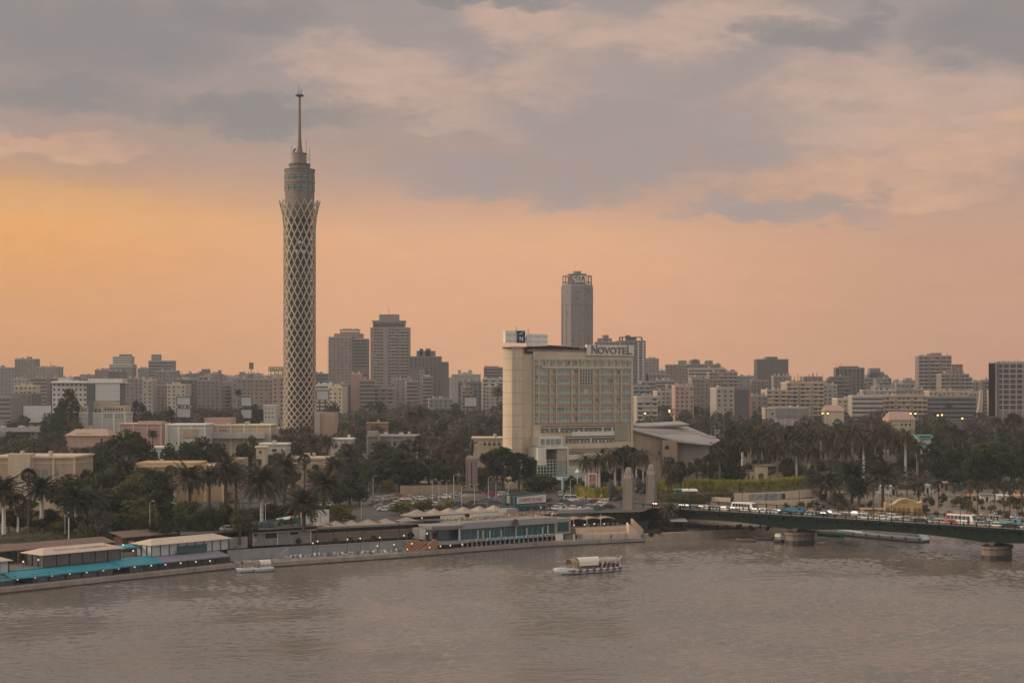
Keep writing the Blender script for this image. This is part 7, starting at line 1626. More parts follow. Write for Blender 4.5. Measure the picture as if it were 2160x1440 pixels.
for px, py, D in ((1735, 871.5, 880), (1746, 871.5, 880), (1921, 872, 860), (1931, 872, 860), (1978, 875.5, 820), (1987, 875, 820), (2030, 882, 800), (1412, 865, 900), (1412, 868.5, 900), (1361, 871.5, 880)):
 p = P(px, py, D); r = thing('street_lamp', None, 'street lamp', (p.x, p.y, 8), 0, 'lit amber street lamps'); MB().tube([(0, 0, 0), (0, 0, p.z - 8.3)], .12, 5).build('pole', pole_d, r); MB().lathe([(.1, -.3), (.42, -.12), (.42, .12), (.1, .3)], 8).build('lamp_head', amber, r).location.z = p.z - 8; am.append((px + py * .001, r, 'glowing amber street lamp'))
number(am, 'in the dusk beyond the palm row')
bp = []
for i, x in enumerate((-50, -30, -10, 10, 30, 50, 70, 90)):
 for y in (1.0, BW_ - 1.0):
  r = thing('bridge_lamp', None, 'street lamp', bw(x, y, bz(x) + .15), BYAW, 'dark lamp posts on the bridge'); MB().tube([(0, 0, 0), (0, 0, .6), (0, 0, 5.2)], [.16, .1, .06], 6).build('pole', pole_d, r); MB().beam((-.5, 0, 4.9), (.5, 0, 4.9), .05, .05).build('arm', pole_d, r); MB().lathe([(.06, 5.0), (.17, 5.15), (.15, 5.45), (.03, 5.6)], 8).build('lantern', rust, r); bp.append((bw(x, y).x, r, 'slim dark lamp post'))
number(bp, 'on the bridge')
# ---- people
pp = lambda px, py, k, rz=0.0, z=8.04: (G(px, py, z), k, rz, px)
people([pp(1229, 1056, 6, 1), pp(1236, 1056, 1, 2), pp(1269, 1052, 0, .5), pp(1213, 1046, 2, 1), pp(1216, 1045, 0, 4), pp(1207, 1047, 5, 2), pp(1194, 1050, 1), pp(1214, 1043, 4, 3)], 'near the hotel drive', 'people near the hotel drive')
people([pp(1216, 1077, 2, 4), pp(1224, 1078, 0, 1), pp(1228, 1078, 5, 2), pp(1234, 1077, 1, 3), pp(1148, 1076, 1, 1), pp(1154, 1077, 4, 3), pp(1141, 1078, 0, 5), pp(1160, 1077, 1, 0), pp(1033, 1056, 0), pp(1037, 1056, 1), pp(885, 1049, 1), pp(858, 1050, 2)], 'around the traffic circle', 'people around the traffic circle')
bpp = []
for px, py, k in ((1444, 1082, 4), (1485, 1081, 3), (1498, 1085, 1), (1504, 1086, 5), (1568, 1083, 2), (1722, 1088, 1), (1785, 1084, 3), (1905, 1090, 1), (1938, 1092, 5), (1963, 1095, 3), (2092, 1098, 1), (2096, 1098, 4), (2150, 1105, 1), (2155, 1106, 4), (2048, 1096, 3)):
 x, y = bl(px, py); y = 1.2 if y < 8 else 18.6; x = bl(px, py)[0]; k2 = (px - 1080) / F; o = BO + BN * y; x = (k2 * o.y - o.x) / (BE.x - k2 * BE.y); bpp.append((bw(x, y, bz(x) + .15), k, BYAW + (0 if px % 2 else math.pi), px))
people(bpp, 'on the bridge footways', 'people on the bridge')
people([(SS.w(SS.x(1216, 2.2), 2.2, 1.28), 1, 2.0, 1216), (SS.w(SS.x(1290, 1.6), 1.6, 1.28), 9, 4.0, 1290)], 'below the sand terraces', 'people below the sand terraces')
people([(GG(px, py), k, r, px) for px, py, k, r in ((1612, 1052, 1, 0), (1626, 1051, 0, 2), (1660, 1050, 5, 1), (1585, 1118, 2, 3), (1604, 1117, 5, 1), (1555, 1116, 1, 2), (1742, 1078, 3, 1), (1910, 1086, 1, 1), (1885, 1087, 2, 2), (2070, 1092, 0, 1), (2010, 1070, 4, 2))], 'in the gardens by the bridge', 'people in the gardens')
# ---- boats
def hull_mb(L, W_, hgt, bow=.22, rake=1.6, ns=15):
 mb = MB(); rows = []
 for i in range(ns):
  t = i / (ns - 1); x = -L / 2 + L * t; w = W_ / 2 * (min(1, (t / bow)) ** .6 if t < bow else 1 - .16 * max(0, (t - .8) / .2)); w = max(.06, w); sh = hgt * (1 + .38 * max(0, 1 - t / .35) ** 1.6 + .08 * max(0, (t - .75) / .25)); xr = -rake * (1 - t / bow) if t < bow else 0
  rows.append([(x, -w * .72, -.25), (x + xr * .35, -w * .93, sh * .45), (x + xr, -w, sh), (x + xr, w, sh), (x + xr * .35, w * .93, sh * .45), (x, w * .72, -.25)])
 for r in rows: mb.v += r
 for i in range(ns - 1):
  for j in range(6): a = i * 6 + j; b = i * 6 + (j + 1) % 6; mb.f.append((a, b, b + 6, a + 6)); mb.m.append(0)
 mb.f += [tuple(range(6))[::-1], tuple(range((ns - 1) * 6, ns * 6))]; mb.m += [0, 0]
 return mb, rows
hullw = mat('hull_white', (.52, .54, .55), .45, .05, .6, streak=.1); hull_dk = mat('hull_base', (.02, .018, .02), .6, .2); stripe_m = mat('maroon_stripe', (.17, .045, .05), .5, .1); canv = mat('cream_canvas', (.58, .53, .46), .8, .08, .5); canv_in = mat('canopy_lining', (.27, .185, .10), .8, .1); fend = mat('fender_maroon', (.15, .055, .055), .7, .2)
def boat_base(name, label, cat, pa, pb, W_, hgt, m=hullw, stripe=stripe_m, rake=1.4, grp=None):
 a, b = G(*pa, 0), G(*pb, 0); L = (b - a).length; c = (a + b) / 2; yaw = math.atan2(b.y - a.y, b.x - a.x); r = thing(name, label, cat, (c.x, c.y, 0), yaw, grp); mb, rows = hull_mb(L, W_, hgt, rake=rake); mb.build('hull', m, r, True)
 q, _ = hull_mb(L * .985, W_ * 1.0, hgt * .16, rake=.2); q.xf(Matrix.Translation((0, 0, .0)) @ Matrix.Scale(1.035, 4, (0, 1, 0))).build('keel', hull_dk, r)
 if stripe:
  s = MB()
  for i in range(2, len(rows) - 1):
   for k, j in ((1, 2), (4, 3)):
    p, p2 = Vector(rows[i][j]), Vector(rows[i + 1][j]); o = Vector((0, -.05 if k == 1 else .05, -.30)); s.beam(p + o, p2 + o, .06, .12)
  s.build('stripe', stripe, r)
 return r, L, rows
def tyres(r, rows, L, n, W_, hgt, side=-1):
 for i in range(n):
  t = .2 + .78 * i / (n - 1); x = -L / 2 + L * t; w = W_ / 2 * (1 - .16 * max(0, (t - .8) / .2)); m = MB(); ps = [Vector((x + .34 * math.cos(a), side * (w + .08), hgt * .72 + .34 * math.sin(a))) for a in [2 * math.pi * j / 12 for j in range(13)]]; m.tube(ps, .12, 6); m.build('fender', fend, r)
def arch(mb, x0, x1, w, z0, z1, n=9, t=.05, skew=0.0):
 k = len(mb.v)
 for x, sk in ((x0, 0), (x1, skew)):
  for i in range(n):
   a = math.pi * i / (n - 1); mb.v.append((x + sk * math.sin(a), -w * math.cos(a), z0 + (z1 - z0) * math.sin(a) ** .7))
  for i in range(n):
   a = math.pi * i / (n - 1); mb.v.append((x + sk * math.sin(a), -(w - t) * math.cos(a), z0 + (z1 - z0 - t) * math.sin(a) ** .7))
 m = 2 * n
 for i in range(n - 1):
  mb.f += [(k + i, k + i + 1, k + m + i + 1, k + m + i), (k + n + i + 1, k + n + i, k + m + n + i, k + m + n + i + 1), (k + i + 1, k + i, k + n + i, k + n + i + 1), (k + m + i, k + m + i + 1, k + m + n + i + 1, k + m + n + i)]; mb.m += [0] * 4
 mb.f += [(k, k + m, k + m + n, k + n), (k + n - 1, k + 2 * n - 1, k + m + 2 * n - 1, k + m + n - 1)]; mb.m += [0, 0]; return mb
def tour_boat():
 W_, hg = 3.6, 1.15; r, L, rows = boat_base('river_boat', 'white river boat with cream canopy and maroon fenders in mid river', 'boat', (1176, 1212), (1304, 1203.5), W_, hg); h = L / 2
 MB().box(-h * .72, h * .96, -W_ * .44, W_ * .44, hg * .75, hg * .98).build('deck', mat('deck_wood', (.16, .10, .07), .7, .2), r)
 arch(MB(), -h * .64, -h * .40, W_ * .45, hg + 1.0, hg + 2.5, skew=-.4).build('bow_canopy', canv_in, r); arch(MB(), -h * .40, h * .20, W_ * .49, hg + .85, hg + 2.75, skew=.9).build('canopy', canv, r)
 arch(MB(), h * .20, h * .90, W_ * .46, hg + 1.55, hg + 2.35).build('rear_roof', mat('roof_net', (.34, .30, .27), .8, .25, 1.5), r)
 for i in range(12):
  x = -h * .62 + (h * 1.54) * i / 11
  for sg in (-1, 1): MB().tube([(x, sg * W_ * .455, hg * .9), (x, sg * W_ * .455, hg + (1.05 if i < 7 else 1.7))], .04, 5).build('post', white_p, r)
 for i in range(9):
  x = -h * .3 + h * 1.2 * i / 8
  for sg in (-1, 1): MB().box(x - .25, x + .25, sg * 1.0 - .4, sg * 1.0 + .4, hg * .98, hg + .42).box(x + .2, x + .3, sg * 1.0 - .4, sg * 1.0 + .4, hg + .42, hg + .9).build('bench', mat('bench_maroon', (.17, .05, .05), .8, .2), r)
 MB().box(-h * .37, h * .22, -W_ * .465, -W_ * .455, hg + .42, hg + .86).build('side_window', cglass, r)
 for sg in (-1, 1): MB().beam((-h * .98, sg * .3, hg * 1.5), (-h * .70, sg * 1.3, hg + .9), .05, .05).build('rail', white_p, r)
 MB().box(-h * 1.06, -h * .74, -.55, .55, hg * 1.32, hg * 1.42).build('bow_deck', white_p, r); MB().box(h * .93, h * .97, -W_ * .42, W_ * .42, hg, hg + .9).beam((h * .9, -1.2, hg + 1.6), (h * 1.03, -1.2, hg + 2.6), .06, .5).build('stern_board', white_w, r)
 tyres(r, rows, L, 8, W_, hg); M = r.matrix_world if False else Matrix.Translation(r.location) @ Matrix.Rotation(r.rotation_euler.z, 4, 'Z'); ls = []
 for i, (x, y, k) in enumerate(((h * .34, -.9, 8), (h * .43, .8, 7), (h * .52, -1.0, 9), (h * .62, -.8, 8), (h * .68, .9, 8), (h * .76, -.9, 10), (h * .82, .7, 8), (-h * .28, -.9, 8), (h * .58, .2, 0))):
  p = M @ Vector((x, y, hg + (.0 if k != 0 else -.05))); ls.append((p, k, r.rotation_euler.z + math.pi, p.x))
 people(ls, 'aboard the canopied river boat', 'passengers on the river boat')
tour_boat()
def long_boat():
 W_, hg = 4.2, 1.35; r, L, rows = boat_base('river_boat', 'long white excursion boat with windowed cabin half hidden by the bridge', 'boat', (1776, 1128), (1952, 1144), W_, hg, rake=2.6); h = L / 2
 MB().box(-h * .4, h * .96, -W_ * .43, W_ * .43, hg, hg + .9).build('cabin_base', hullw, r); MB().box(-h * .38, h * .93, -W_ * .435, -W_ * .425, hg + .45, hg + .8).build('side_window', cglass, r)
 for i in range(22): x = -h * .38 + h * 1.3 * i / 21; MB().box(x - .07, x + .07, -W_ * .442, -W_ * .42, hg + .4, hg + .85).build('mullion', hullw, r)
 MB().box(-h * .40, -h * .02, -W_ * .41, W_ * .41, hg + .9, hg + 2.5).build('glass_cabin', glass('cabin_glass', (.20, .30, .27), .15), r); MB().box(-h * .42, 0, -W_ * .44, W_ * .44, hg + 2.5, hg + 2.62).build('cabin_roof', white_p, r)
 for i in range(9): x = -h * .40 + h * .38 * i / 8; MB().box(x - .06, x + .06, -W_ * .425, -W_ * .405, hg + .9, hg + 2.5).build('mullion', white_p, r)
 for i in range(10):
  x = h * .04 + h * .86 * i / 9
  for sg in (-1, 1): MB().tube([(x, sg * W_ * .42, hg + .9), (x, sg * W_ * .42, hg + 1.9)], .04, 5).build('post', white_p, r)
 MB().box(h * .02, h * .92, -W_ * .43, W_ * .43, hg + 1.9, hg + 1.98).build('awning', mat('roof_tan', (.36, .30, .24), .8, .2, 1.0), r); MB().box(h * .96, h * 1.03, -1.4, 1.4, -.1, .7).build('engine_well', hull_dk, r)
 tyres(r, rows, L, 6, W_, hg)
long_boat()
def small_boat(pa, pb, W_, hg, label, m, canopy=None, stripe=None, extra=None):
 r, L, rows = boat_base('small_boat', label, 'boat', pa, pb, W_, hg, m, stripe, .8); h = L / 2
 MB().box(-h * .6, h * .9, -W_ * .40, W_ * .40, hg * .55, hg * .6).build('floor', mat('deck_wood', (.16, .10, .07), .7, .2), r)
 for x in (-.3, .1, .5): MB().box(h * x - .2, h * x + .2, -W_ * .42, W_ * .42, hg * .8, hg * .9).build('thwart', MATS['deck_wood'], r)
 if canopy:
  arch(MB(), -h * .55, h * .62, W_ * .47, hg + .9, hg + 1.95, skew=.2).build('canopy', canopy, r)
  for x in (-.5, .0, .5):
   for sg in (-1, 1): MB().tube([(h * x, sg * W_ * .43, hg * .8), (h * x, sg * W_ * .43, hg + 1.0)], .04, 5).build('post', white_p, r)
  MB().beam((-h * .6, -W_ * .44, hg + .35), (h * .8, -W_ * .44, hg + .35), .05, .06).build('rail', white_p, r)
 return r
small_boat((537, 1206), (574, 1203), 2.5, .9, 'white motor boat with rounded cream canopy moored at the quay', hullw, canv, stripe_m)
small_boat((503, 1207), (536, 1205), 2.4, .9, 'white boat with orange life jackets moored at the quay corner', hullw, mat('patch_canvas', (.24, .19, .16), .8, .5, 1.2), mat('orange_jacket', (.42, .16, .08), .7, .2))
small_boat((1557, 1141), (1594, 1141.5), 2.0, .7, 'open wooden rowing boat moored before the bridge pier', mat('boat_brown', (.14, .095, .07), .6, .2)); small_boat((1592, 1136), (1632, 1138.5), 2.2, .75, 'dark open boat with grey cover beside the rowing boat', mat('boat_dark', (.05, .045, .045), .6, .2)); small_boat((1634, 1143), (1652, 1144.5), 2.0, .8, 'black and white skiff at the bridge pier', hull_dk, canv)
gb = mat('boat_green', (.02, .13, .085), .5, .15); small_boat((1700, 1131.5), (1716, 1132), 2.0, .9, 'tiny green boat right of the bridge pier', gb); small_boat((1724, 1128), (1778, 1132), 3.2, 1.2, 'long green boat with striped awning under the bridge', gb, mat('striped_awning', (.50, .36, .33), .7, .6, 2.0))
# ================================================================ streets, garden structures right of the bridge
def sheet(name, pts, z, m, conv=lambda q: q):
 mb = MB(); mb.v = [(p[0], p[1], z) for p in pts]; mb.f = [tuple(range(len(pts)))]; mb.m = [0]; return struct(name, mb, m)
gp = lambda *q: [G(px, py, 8.0).xy for px, py in q]
sheet('road', gp((760, 1102), (1000, 1096), (1150, 1084), (1352, 1079), (1420, 1058), (1240, 1049), (1170, 1040), (1000, 1042), (760, 1044)), 8.016, asph)
sheet('riverside_road', gp((380, 1128), (640, 1112), (762, 1101), (762, 1074), (640, 1086), (380, 1096)), 8.012, asph)
sheet('pavement', gp((1190, 1047), (1240, 1054), (1330, 1052), (1330, 1030), (1195, 1030)), 8.03, mat('pavement_stone', (.30, .22, .16), .9, .15, .3))
sandm = mat('garden_sand', (.235, .185, .135), .95, .42, .22, fine=1.6)
def drape(name, xs, d0, d1, m, lift=.03, nd=14):
 mb = MB()
 for x in xs:
  for j in range(nd + 1): y = bank_y(x) + d0 + (d1 - d0) * j / nd; mb.v.append((x, y, ground_z(x, y) + lift))
 for i in range(len(xs) - 1):
  for j in range(nd): a = i * (nd + 1) + j; mb.f.append((a, a + nd + 1, a + nd + 2, a + 1)); mb.m.append(0)
 return struct(name, mb, m)
drape('garden_path', [52 + 4 * i for i in range(40)], 3, 40, sandm); drape('garden_terrace', [102 + 4 * i for i in range(24)], 40.0, 70, sandm)
def wall_run(name, label, cat, pts, h, t, m, z=8.0, zb=0):
 P_ = [G(px, py, z) for px, py in pts]; o = P_[0]; r = thing(name, label, cat, o)
 for a, b in zip(P_, P_[1:]):
  e = (b - a).normalized(); n = Vector((-e.y, e.x, 0)) * t; a2, b2 = a - o + Vector((0, 0, zb)), b - o + Vector((0, 0, zb)); MB().hexa([a2, b2, b2 + n, a2 + n], [q + Vector((0, 0, h - zb)) for q in (a2, b2, b2 + n, a2 + n)]).build('face', m, r)
 return r, P_, o
w1, wp, wo = wall_run('mural_wall', 'long sand-coloured garden wall with blue painted mural', 'wall', [(1545, 1056), (1640, 1053), (1735, 1046)], 2.4, .6, sandw)
e = (wp[1] - wp[0]).normalized(); mm = mat('mural_paint', (.20, .235, .245), .8, .75, .9, streak=.3); MB().beam(wp[0] - wo + e * 7.5 + Vector((0, -.12, 1.1)), wp[0] - wo + e * 18.5 + Vector((0, -.12, 1.1)), .12, 1.9).build('mural', mm, w1); MB().beam(wp[0] - wo + e * 6.2 + Vector((0, -.1, 1.1)), wp[0] - wo + e * 7.4 + Vector((0, -.1, 1.1)), .12, 1.8).build('mural', mat('mural_pink', (.33, .21, .19), .8, .3), w1); MB().beam(wp[0] - wo + e * 18.7 + Vector((0, -.1, 1.0)), wp[0] - wo + e * 19.9 + Vector((0, -.1, 1.0)), .12, 1.7).build('door', frame_d, w1)
rl = MB()
for i in range(60): q = wp[0] - wo + (wp[1] - wp[0]) * 2 * i / 60; rl.box(q.x - .03, q.x + .03, q.y + .2, q.y + .26, 2.4, 3.5)
rl.build('railing', mat('rail_grey', (.22, .20, .20), .6, .1), w1)
wall_run('terrace_wall', 'low sand-coloured front wall below the mural walkway', 'wall', [(1440, 1064), (1560, 1066), (1720, 1058)], 1.1, .5, sandw, 7.0, -3.5)
wall_run('garden_wall', 'pale low wall behind the bus and the bridge rail', 'wall', [(1395, 1057), (1470, 1057), (1540, 1060)], 1.6, .5, sandw)
wall_run('boundary_wall', 'tan wall behind the car park trees', 'wall', [(845, 1043), (975, 1041)], 3.0, .5, WALLM['tan'])
def cream_gate():
 D = 596; u = D / F; r = thing('garden_pavilion', 'cream garden pavilion with big central arch above the hedges', 'pavilion', ((1571 - 1080) * u, D, 8)); X = lambda px: (px - 1571) * u; Z = lambda py: zat(py, D) - 8; c = mat('pavilion_cream', (.66, .52, .37), .8, .08, .4, streak=.1)
 MB().box(X(1571), X(1591), 0, 5, 0, Z(993)).box(X(1619), X(1653), 0, 5, 0, Z(994)).build('side_wing', c, r); MB().box(X(1591), X(1619), -.8, 6, 0, Z(983)).build('gatehouse', c, r); MB().box(X(1569.5), X(1591), -.4, 5.4, Z(993), Z(990)).box(X(1618.8), X(1655), -.4, 5.4, Z(994.5), Z(991.5)).box(X(1589.5), X(1632), -1.2, 6.4, Z(983), Z(980.5)).build('cornice', WALLM['pink'], r)
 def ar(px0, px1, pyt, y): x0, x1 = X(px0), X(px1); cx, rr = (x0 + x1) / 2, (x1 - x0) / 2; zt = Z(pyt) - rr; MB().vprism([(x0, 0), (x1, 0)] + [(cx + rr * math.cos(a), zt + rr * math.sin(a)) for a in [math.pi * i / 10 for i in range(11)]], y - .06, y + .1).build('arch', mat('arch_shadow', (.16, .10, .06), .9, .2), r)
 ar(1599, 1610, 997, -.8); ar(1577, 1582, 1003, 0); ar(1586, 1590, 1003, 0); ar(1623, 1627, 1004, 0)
cream_gate()
def cafe_gate():
 p = GG(1869, 1085); D = p.y; u = D / F; r = thing('cafe_gate', 'ochre wavy-topped gate building with arches behind the bridge', 'gate', (p.x, D, p.z)); X = lambda px: (px - 1869) * u; Z = lambda py: zat(py, D) - p.z; oc = mat('gate_ochre', (.42, .27, .11), .8, .08, .4, streak=.1)
 top = [(1868, 1061), (1872, 1065), (1878, 1066), (1886, 1063), (1894, 1057), (1902, 1053), (1910, 1052), (1918, 1053), (1926, 1057), (1934, 1061), (1940, 1061.5), (1945, 1058)]
 MB().vprism([(X(1868), 0), (X(1945), 0)] + [(X(a), Z(b)) for a, b in top[::-1]], 0, 2.5).build('wall', oc, r); cp = MB()
 for a, b in zip(top, top[1:]): cp.beam((X(a[0]), 1.2, Z(a[1]) + .1), (X(b[0]), 1.2, Z(b[1]) + .1), 3.0, .25)
 cp.build('coping', mat('gate_trim', (.55, .42, .27), .8, .1), r)
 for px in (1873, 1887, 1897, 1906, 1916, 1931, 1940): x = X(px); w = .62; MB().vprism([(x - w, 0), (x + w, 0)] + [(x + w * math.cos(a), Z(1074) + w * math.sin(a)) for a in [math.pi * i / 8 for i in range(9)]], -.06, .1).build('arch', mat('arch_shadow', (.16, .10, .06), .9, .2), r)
 MB().box(X(1906) - .55, X(1914), -.08, 0, Z(1060.5), Z(1057.5)).build('sign', mat('gate_sign', (.20, .11, .05), .7, .2), r); MB().box(X(1814), X(1867.5), -.3, .3, 0, Z(1071)).build('low_wall', mat('gate_cream', (.55, .37, .19), .8, .1), r); t = MB(); q = random.Random(2)
 for i in range(15): x = X(1823) + (X(1866) - X(1823)) * i / 15; t.box(x, x + .28 + q.random() * .35, -.36, -.29, Z(1077.5), Z(1077.5) + .25 + .4 * q.random())
 t.build('lettering', stripe_m, r); MB().box(X(1814), X(1868), .31, 3.5, Z(1073), Z(1071.3)).build('roof', WALLM['pink'], r)
cafe_gate()
def hut(px0, px1, pyt, pyb, m, label, roof=None, dep=4, door=None):
 p = GG((px0 + px1) / 2, pyb); D = p.y; u = D / F; w = (px1 - px0) * u; h = zat(pyt, D) - p.z; r = thing('garden_hut', label, 'hut', ((px0 - 1080) * u, D, p.z)); MB().box(0, w, 0, dep, 0, h).build('wall', m, r); MB().hexa([(-.3, -.5, h), (w + .3, -.5, h), (w + .3, dep + .3, h + .02), (-.3, dep + .3, h + .02)], [(-.3, -.5, h + .2), (w + .3, -.5, h + .2), (w + .3, dep + .3, h + .5), (-.3, dep + .3, h + .5)]).build('roof', roof or m, r); MB().box(w * .35, w * .35 + min(.9, w * .4), -.06, .05, .05, h * .75).build('door', door or frame_d, r)
paleb = mat('hut_pale', (.48, .52, .53), .7, .12)
hut(1852, 1872, 1026, 1042, paleb, 'pale blue hut left of the tall date palm'); hut(1874, 1896, 1027, 1044, paleb, 'pale blue hut behind the tall date palm'); hut(1950, 1962, 1024, 1040, paleb, 'narrow pale hut on top of the sandy slope'); hut(1985, 2008, 1019, 1033, WALLM['pink'], 'pink kiosk with dark doorway on the slope', WALLM['pale']); hut(2009, 2030, 1023, 1034, mat('teal_tarp', (.05, .17, .16), .8, .2), 'teal tarpaulin stall beside the pink kiosk'); hut(2068, 2100, 1044, 1058, white_w, 'white-walled hut with sloping grey roof', WALLM['grey'], 8); hut(2104, 2128, 1046, 1060, white_w, 'white flat hut between the fan palms'); hut(2048, 2062, 1046, 1056, WALLM['ochre'], 'small ochre booth under the fan palms'); hut(2132, 2142, 1050, 1060, WALLM['red'], 'small red booth at the edge of the sandy garden'); hut(2148, 2172, 1046, 1062, mat('hut_orange', (.45, .24, .12), .8, .2), 'orange stall cut by the picture edge'); hut(1425, 1437, 1034, 1058, mat('cabin_green', (.02, .13, .055), .6, .15), 'bright green cabin behind the far bridge rail', None, 3); hut(2023, 2042, 1004, 1026, WALLM['pale'], 'pale stone tower house among the trees')
def shelter(px0, px1, pyt, pyb, label, m, dep=5):
 p = GG(px0, pyb); D = p.y; u = D / F; w = (px1 - px0) * u; h = zat(pyt, D) - p.z; r = thing('shelter', label, 'shelter', (p.x, D, p.z)); MB().hexa([(-.4, -.4, h - .25), (w + .4, -.4, h - .25), (w + .4, dep, h + .1), (-.4, dep, h + .1)], [(-.4, -.4, h - .1), (w + .4, -.4, h - .1), (w + .4, dep, h + .3), (-.4, dep, h + .3)]).build('roof', m, r)
 for x in (0, w): 
  for y in (0, dep - .5): MB().box(x - .08, x + .08, y, y + .16, 0, h - .1).build('post', pole_d, r)
shelter(1428, 1470, 1034, 1056, 'white-roofed open shelter beside the green cabin', white_w); shelter(1418, 1448, 1098, 1122, 'grey-roofed dark shelter under the bridge', fascia, 8); shelter(505, 548, 1058, 1078, 'dark green carport with white edge in the garden trees', mat('carport', (.04, .08, .075), .7, .2), 7)
def teal_kiosk():
 p = P(1937, 930, 690); hut_ = thing('glass_kiosk', 'teal glass kiosk on the road beyond the palm row', 'kiosk', (p.x, 690, 8)); h = zat(917, 690) - 8; MB().box(0, 5.5, 0, 4, 0, h - 1.4).build('wall', panel, hut_); MB().box(-.5, 6, -.8, 5, h - 1.4, h).build('upper_storey', mat('canopy_teal2', (.12, .33, .34), .5, .15), hut_); MB().box(.4, 5.1, -.86, -.8, h - 1.1, h - .3).build('window', teal, hut_)
teal_kiosk()
for px, py, w, nm_, lb in ((1298, 1020, 10, 'gate_frame', 'white portal frame with red hanging between two royal palms'),):
 p = G(1240, 1036, 8); r = thing('portal', lb, 'portal', p); u = p.y / F; MB().box(0, .5, 0, .6, 0, 6).box(20 * u - .5, 20 * u, 0, .6, 0, 6).box(0, 20 * u, 0, .6, 6, 6.4).build('frame', white_w, r); MB().box(.5, 20 * u - .5, .2, .4, 2.8, 6).build('banner', mat('banner_red', (.40, .17, .12), .8, .8, .8), r)
wall_run('boundary_wall', 'grey garden wall behind the riverside palms', 'wall', [(140, 1098), (300, 1082), (470, 1070)], 2.2, .4, WALLM['grey'])
house(-20, 157, 966, 452, 20, 'tan', 'large sand-coloured building with blind arched windows at the edge', [(88, 99, 992, 1008), (108, 121, 992, 1012)], extra=((20, 66, 957, 1100, 'cream', -1.2, 4), (66, 157, 1012, 1075, 'cream', -.8, -.05)))
_bb = [o for o in COL.objects if o.get('label', '').startswith('large sand-coloured')][0]
for a, b in ((73, 84), (88, 101), (107, 123)):
 u = 452 / F; X = lambda px: (px + 20) * u; x0, x1 = X(a), X(b); rr = (x1 - x0) / 2; zb, zt = zat(1010, 452) - 8, zat(987, 452) - 8 - rr; MB().vprism([(x0, zb), (x1, zb)] + [((x0 + x1) / 2 + rr * math.cos(t), zt + rr * math.sin(t)) for t in [math.pi * i / 8 for i in range(9)]], -.12, .0).build('arched_window', mat('arch_grey', (.21, .18, .15), .7, .2), _bb)
house(285, 470, 985, 500, 18, 'ochre', 'long yellow building with flat cream cornice behind the date palms', [(350, 362, 1002, 1022), (308, 313, 988, 991), (338, 342, 1041, 1046), (346, 350, 1041, 1046), (355, 359, 1041, 1046)], extra=((333, 372, 1023, 1080, 'white', -1.5, -.05), (285, 415, 976, 985, 'ochre', .5, 17), (474, 508, 968, 1040, 'tan', 4, 14)))
# ================================================================ planting
def plant(lst, where, group):
 nm = []
 for q in lst:
  k = q[4]
  if k in ('date', 'royal', 'fan'):
   o = palm(*q[:5], **(q[5] if len(q) > 5 else {})); look = {'date': 'feathery date palm', 'royal': 'smooth-trunked royal palm', 'fan': 'stubby fan palm'}[k]
  else:
   o = tree(*q[:5], **(q[5] if len(q) > 5 else {})); look = LOOK[k] + (' bush' if k == 'bush' else ' tree')
  o['group'] = group; nm.append((q[0], o, look))
 number(nm, where)
def woods(n, px0, px1, D0, D1, t0, t1, w, seed, leafm):
 r = random.Random(seed); mb = MB()
 for i in range(n):
  px = px0 + (px1 - px0) * (i + r.random()) / n; D = r.uniform(D0, D1); x = (px - 1080) / F * D; z1 = zat(t0 + (t1 - t0) * (D - D0) / (D1 - D0) + r.uniform(-9, 9), D); z0 = 8.0; h = max(4, z1 - z0); rad = r.uniform(*w) / F * D / 2
  for k in range(8):
   c = Vector((x, D, z0 + h * .58)) + Vector((r.uniform(-.6, .6) * rad, r.uniform(-.6, .6) * rad, r.uniform(-.34, .26) * h)); b = rad * r.uniform(.35, .55)
   for j in range(70):
    v = rvec(r).normalized(); leaf(mb, c + v * b * r.uniform(.7, 1.05), v + rvec(r) * .8 + Vector((0, 0, .3)), rad * .17 * r.uniform(.7, 1.3), r)
 tag(mb.build('far_woods', FM[leafm], fix=False), kind='stuff')
def scatter(n, px0, px1, D0, D1, t0, t1, kinds, where, group, w=(40, 70), seed=1):
 r = random.Random(seed); lst = []
 for i in range(n):
  px = px0 + (px1 - px0) * (i + r.random()) / n; D = r.uniform(D0, D1); f = (D - D0) / (D1 - D0)
  k = r.choice(kinds); kk, fm = k if isinstance(k, tuple) else (k, None)
  lst.append((px, t0 + (t1 - t0) * f + r.uniform(-9, 9), D, r.uniform(*w) * (.95 if f > .5 else 1.1), kk, dict(leafm=fm)))
 plant(lst, where, group)
plant([(8, 1035, 398, 104, 'date', dict(white=True)), (60, 1003, 396, 38, 'fan'), (88, 1030, 405, 93, 'date', dict(white=True, green='deep')), (160, 1052, 402, 85, 'date', dict(white=True, green='deep')), (196, 1052, 408, 85, 'date', dict(green='grey')), (145, 1078, 392, 24, 'fan', dict(white=True)), (38, 1062, 400, 50, 'fan', dict(white=True)),
       (262, 990, 480, 80, 'date'), (400, 1008, 436, 98, 'date'), (360, 995, 445, 32, 'fan'), (442, 1003, 440, 59, 'date'), (476, 992, 445, 85, 'date'), (498, 1000, 450, 67, 'date')], 'in the riverside garden before the yellow building', 'palms of the riverside garden')
plant([(552, 1016, 432, 127, 'date', dict(white=True)), (600, 985, 470, 83, 'date'), (641, 1062, 414, 109, 'date', dict(z0=7.3)), (684, 1022, 436, 96, 'date'), (642, 970, 478, 34, 'fan'), (706, 985, 500, 72, 'date'), (738, 962, 590, 62, 'date'), (664, 935, 690, 57, 'date'), (690, 932, 680, 52, 'date')], 'around the sand-coloured hall', 'palms between garden and hall')
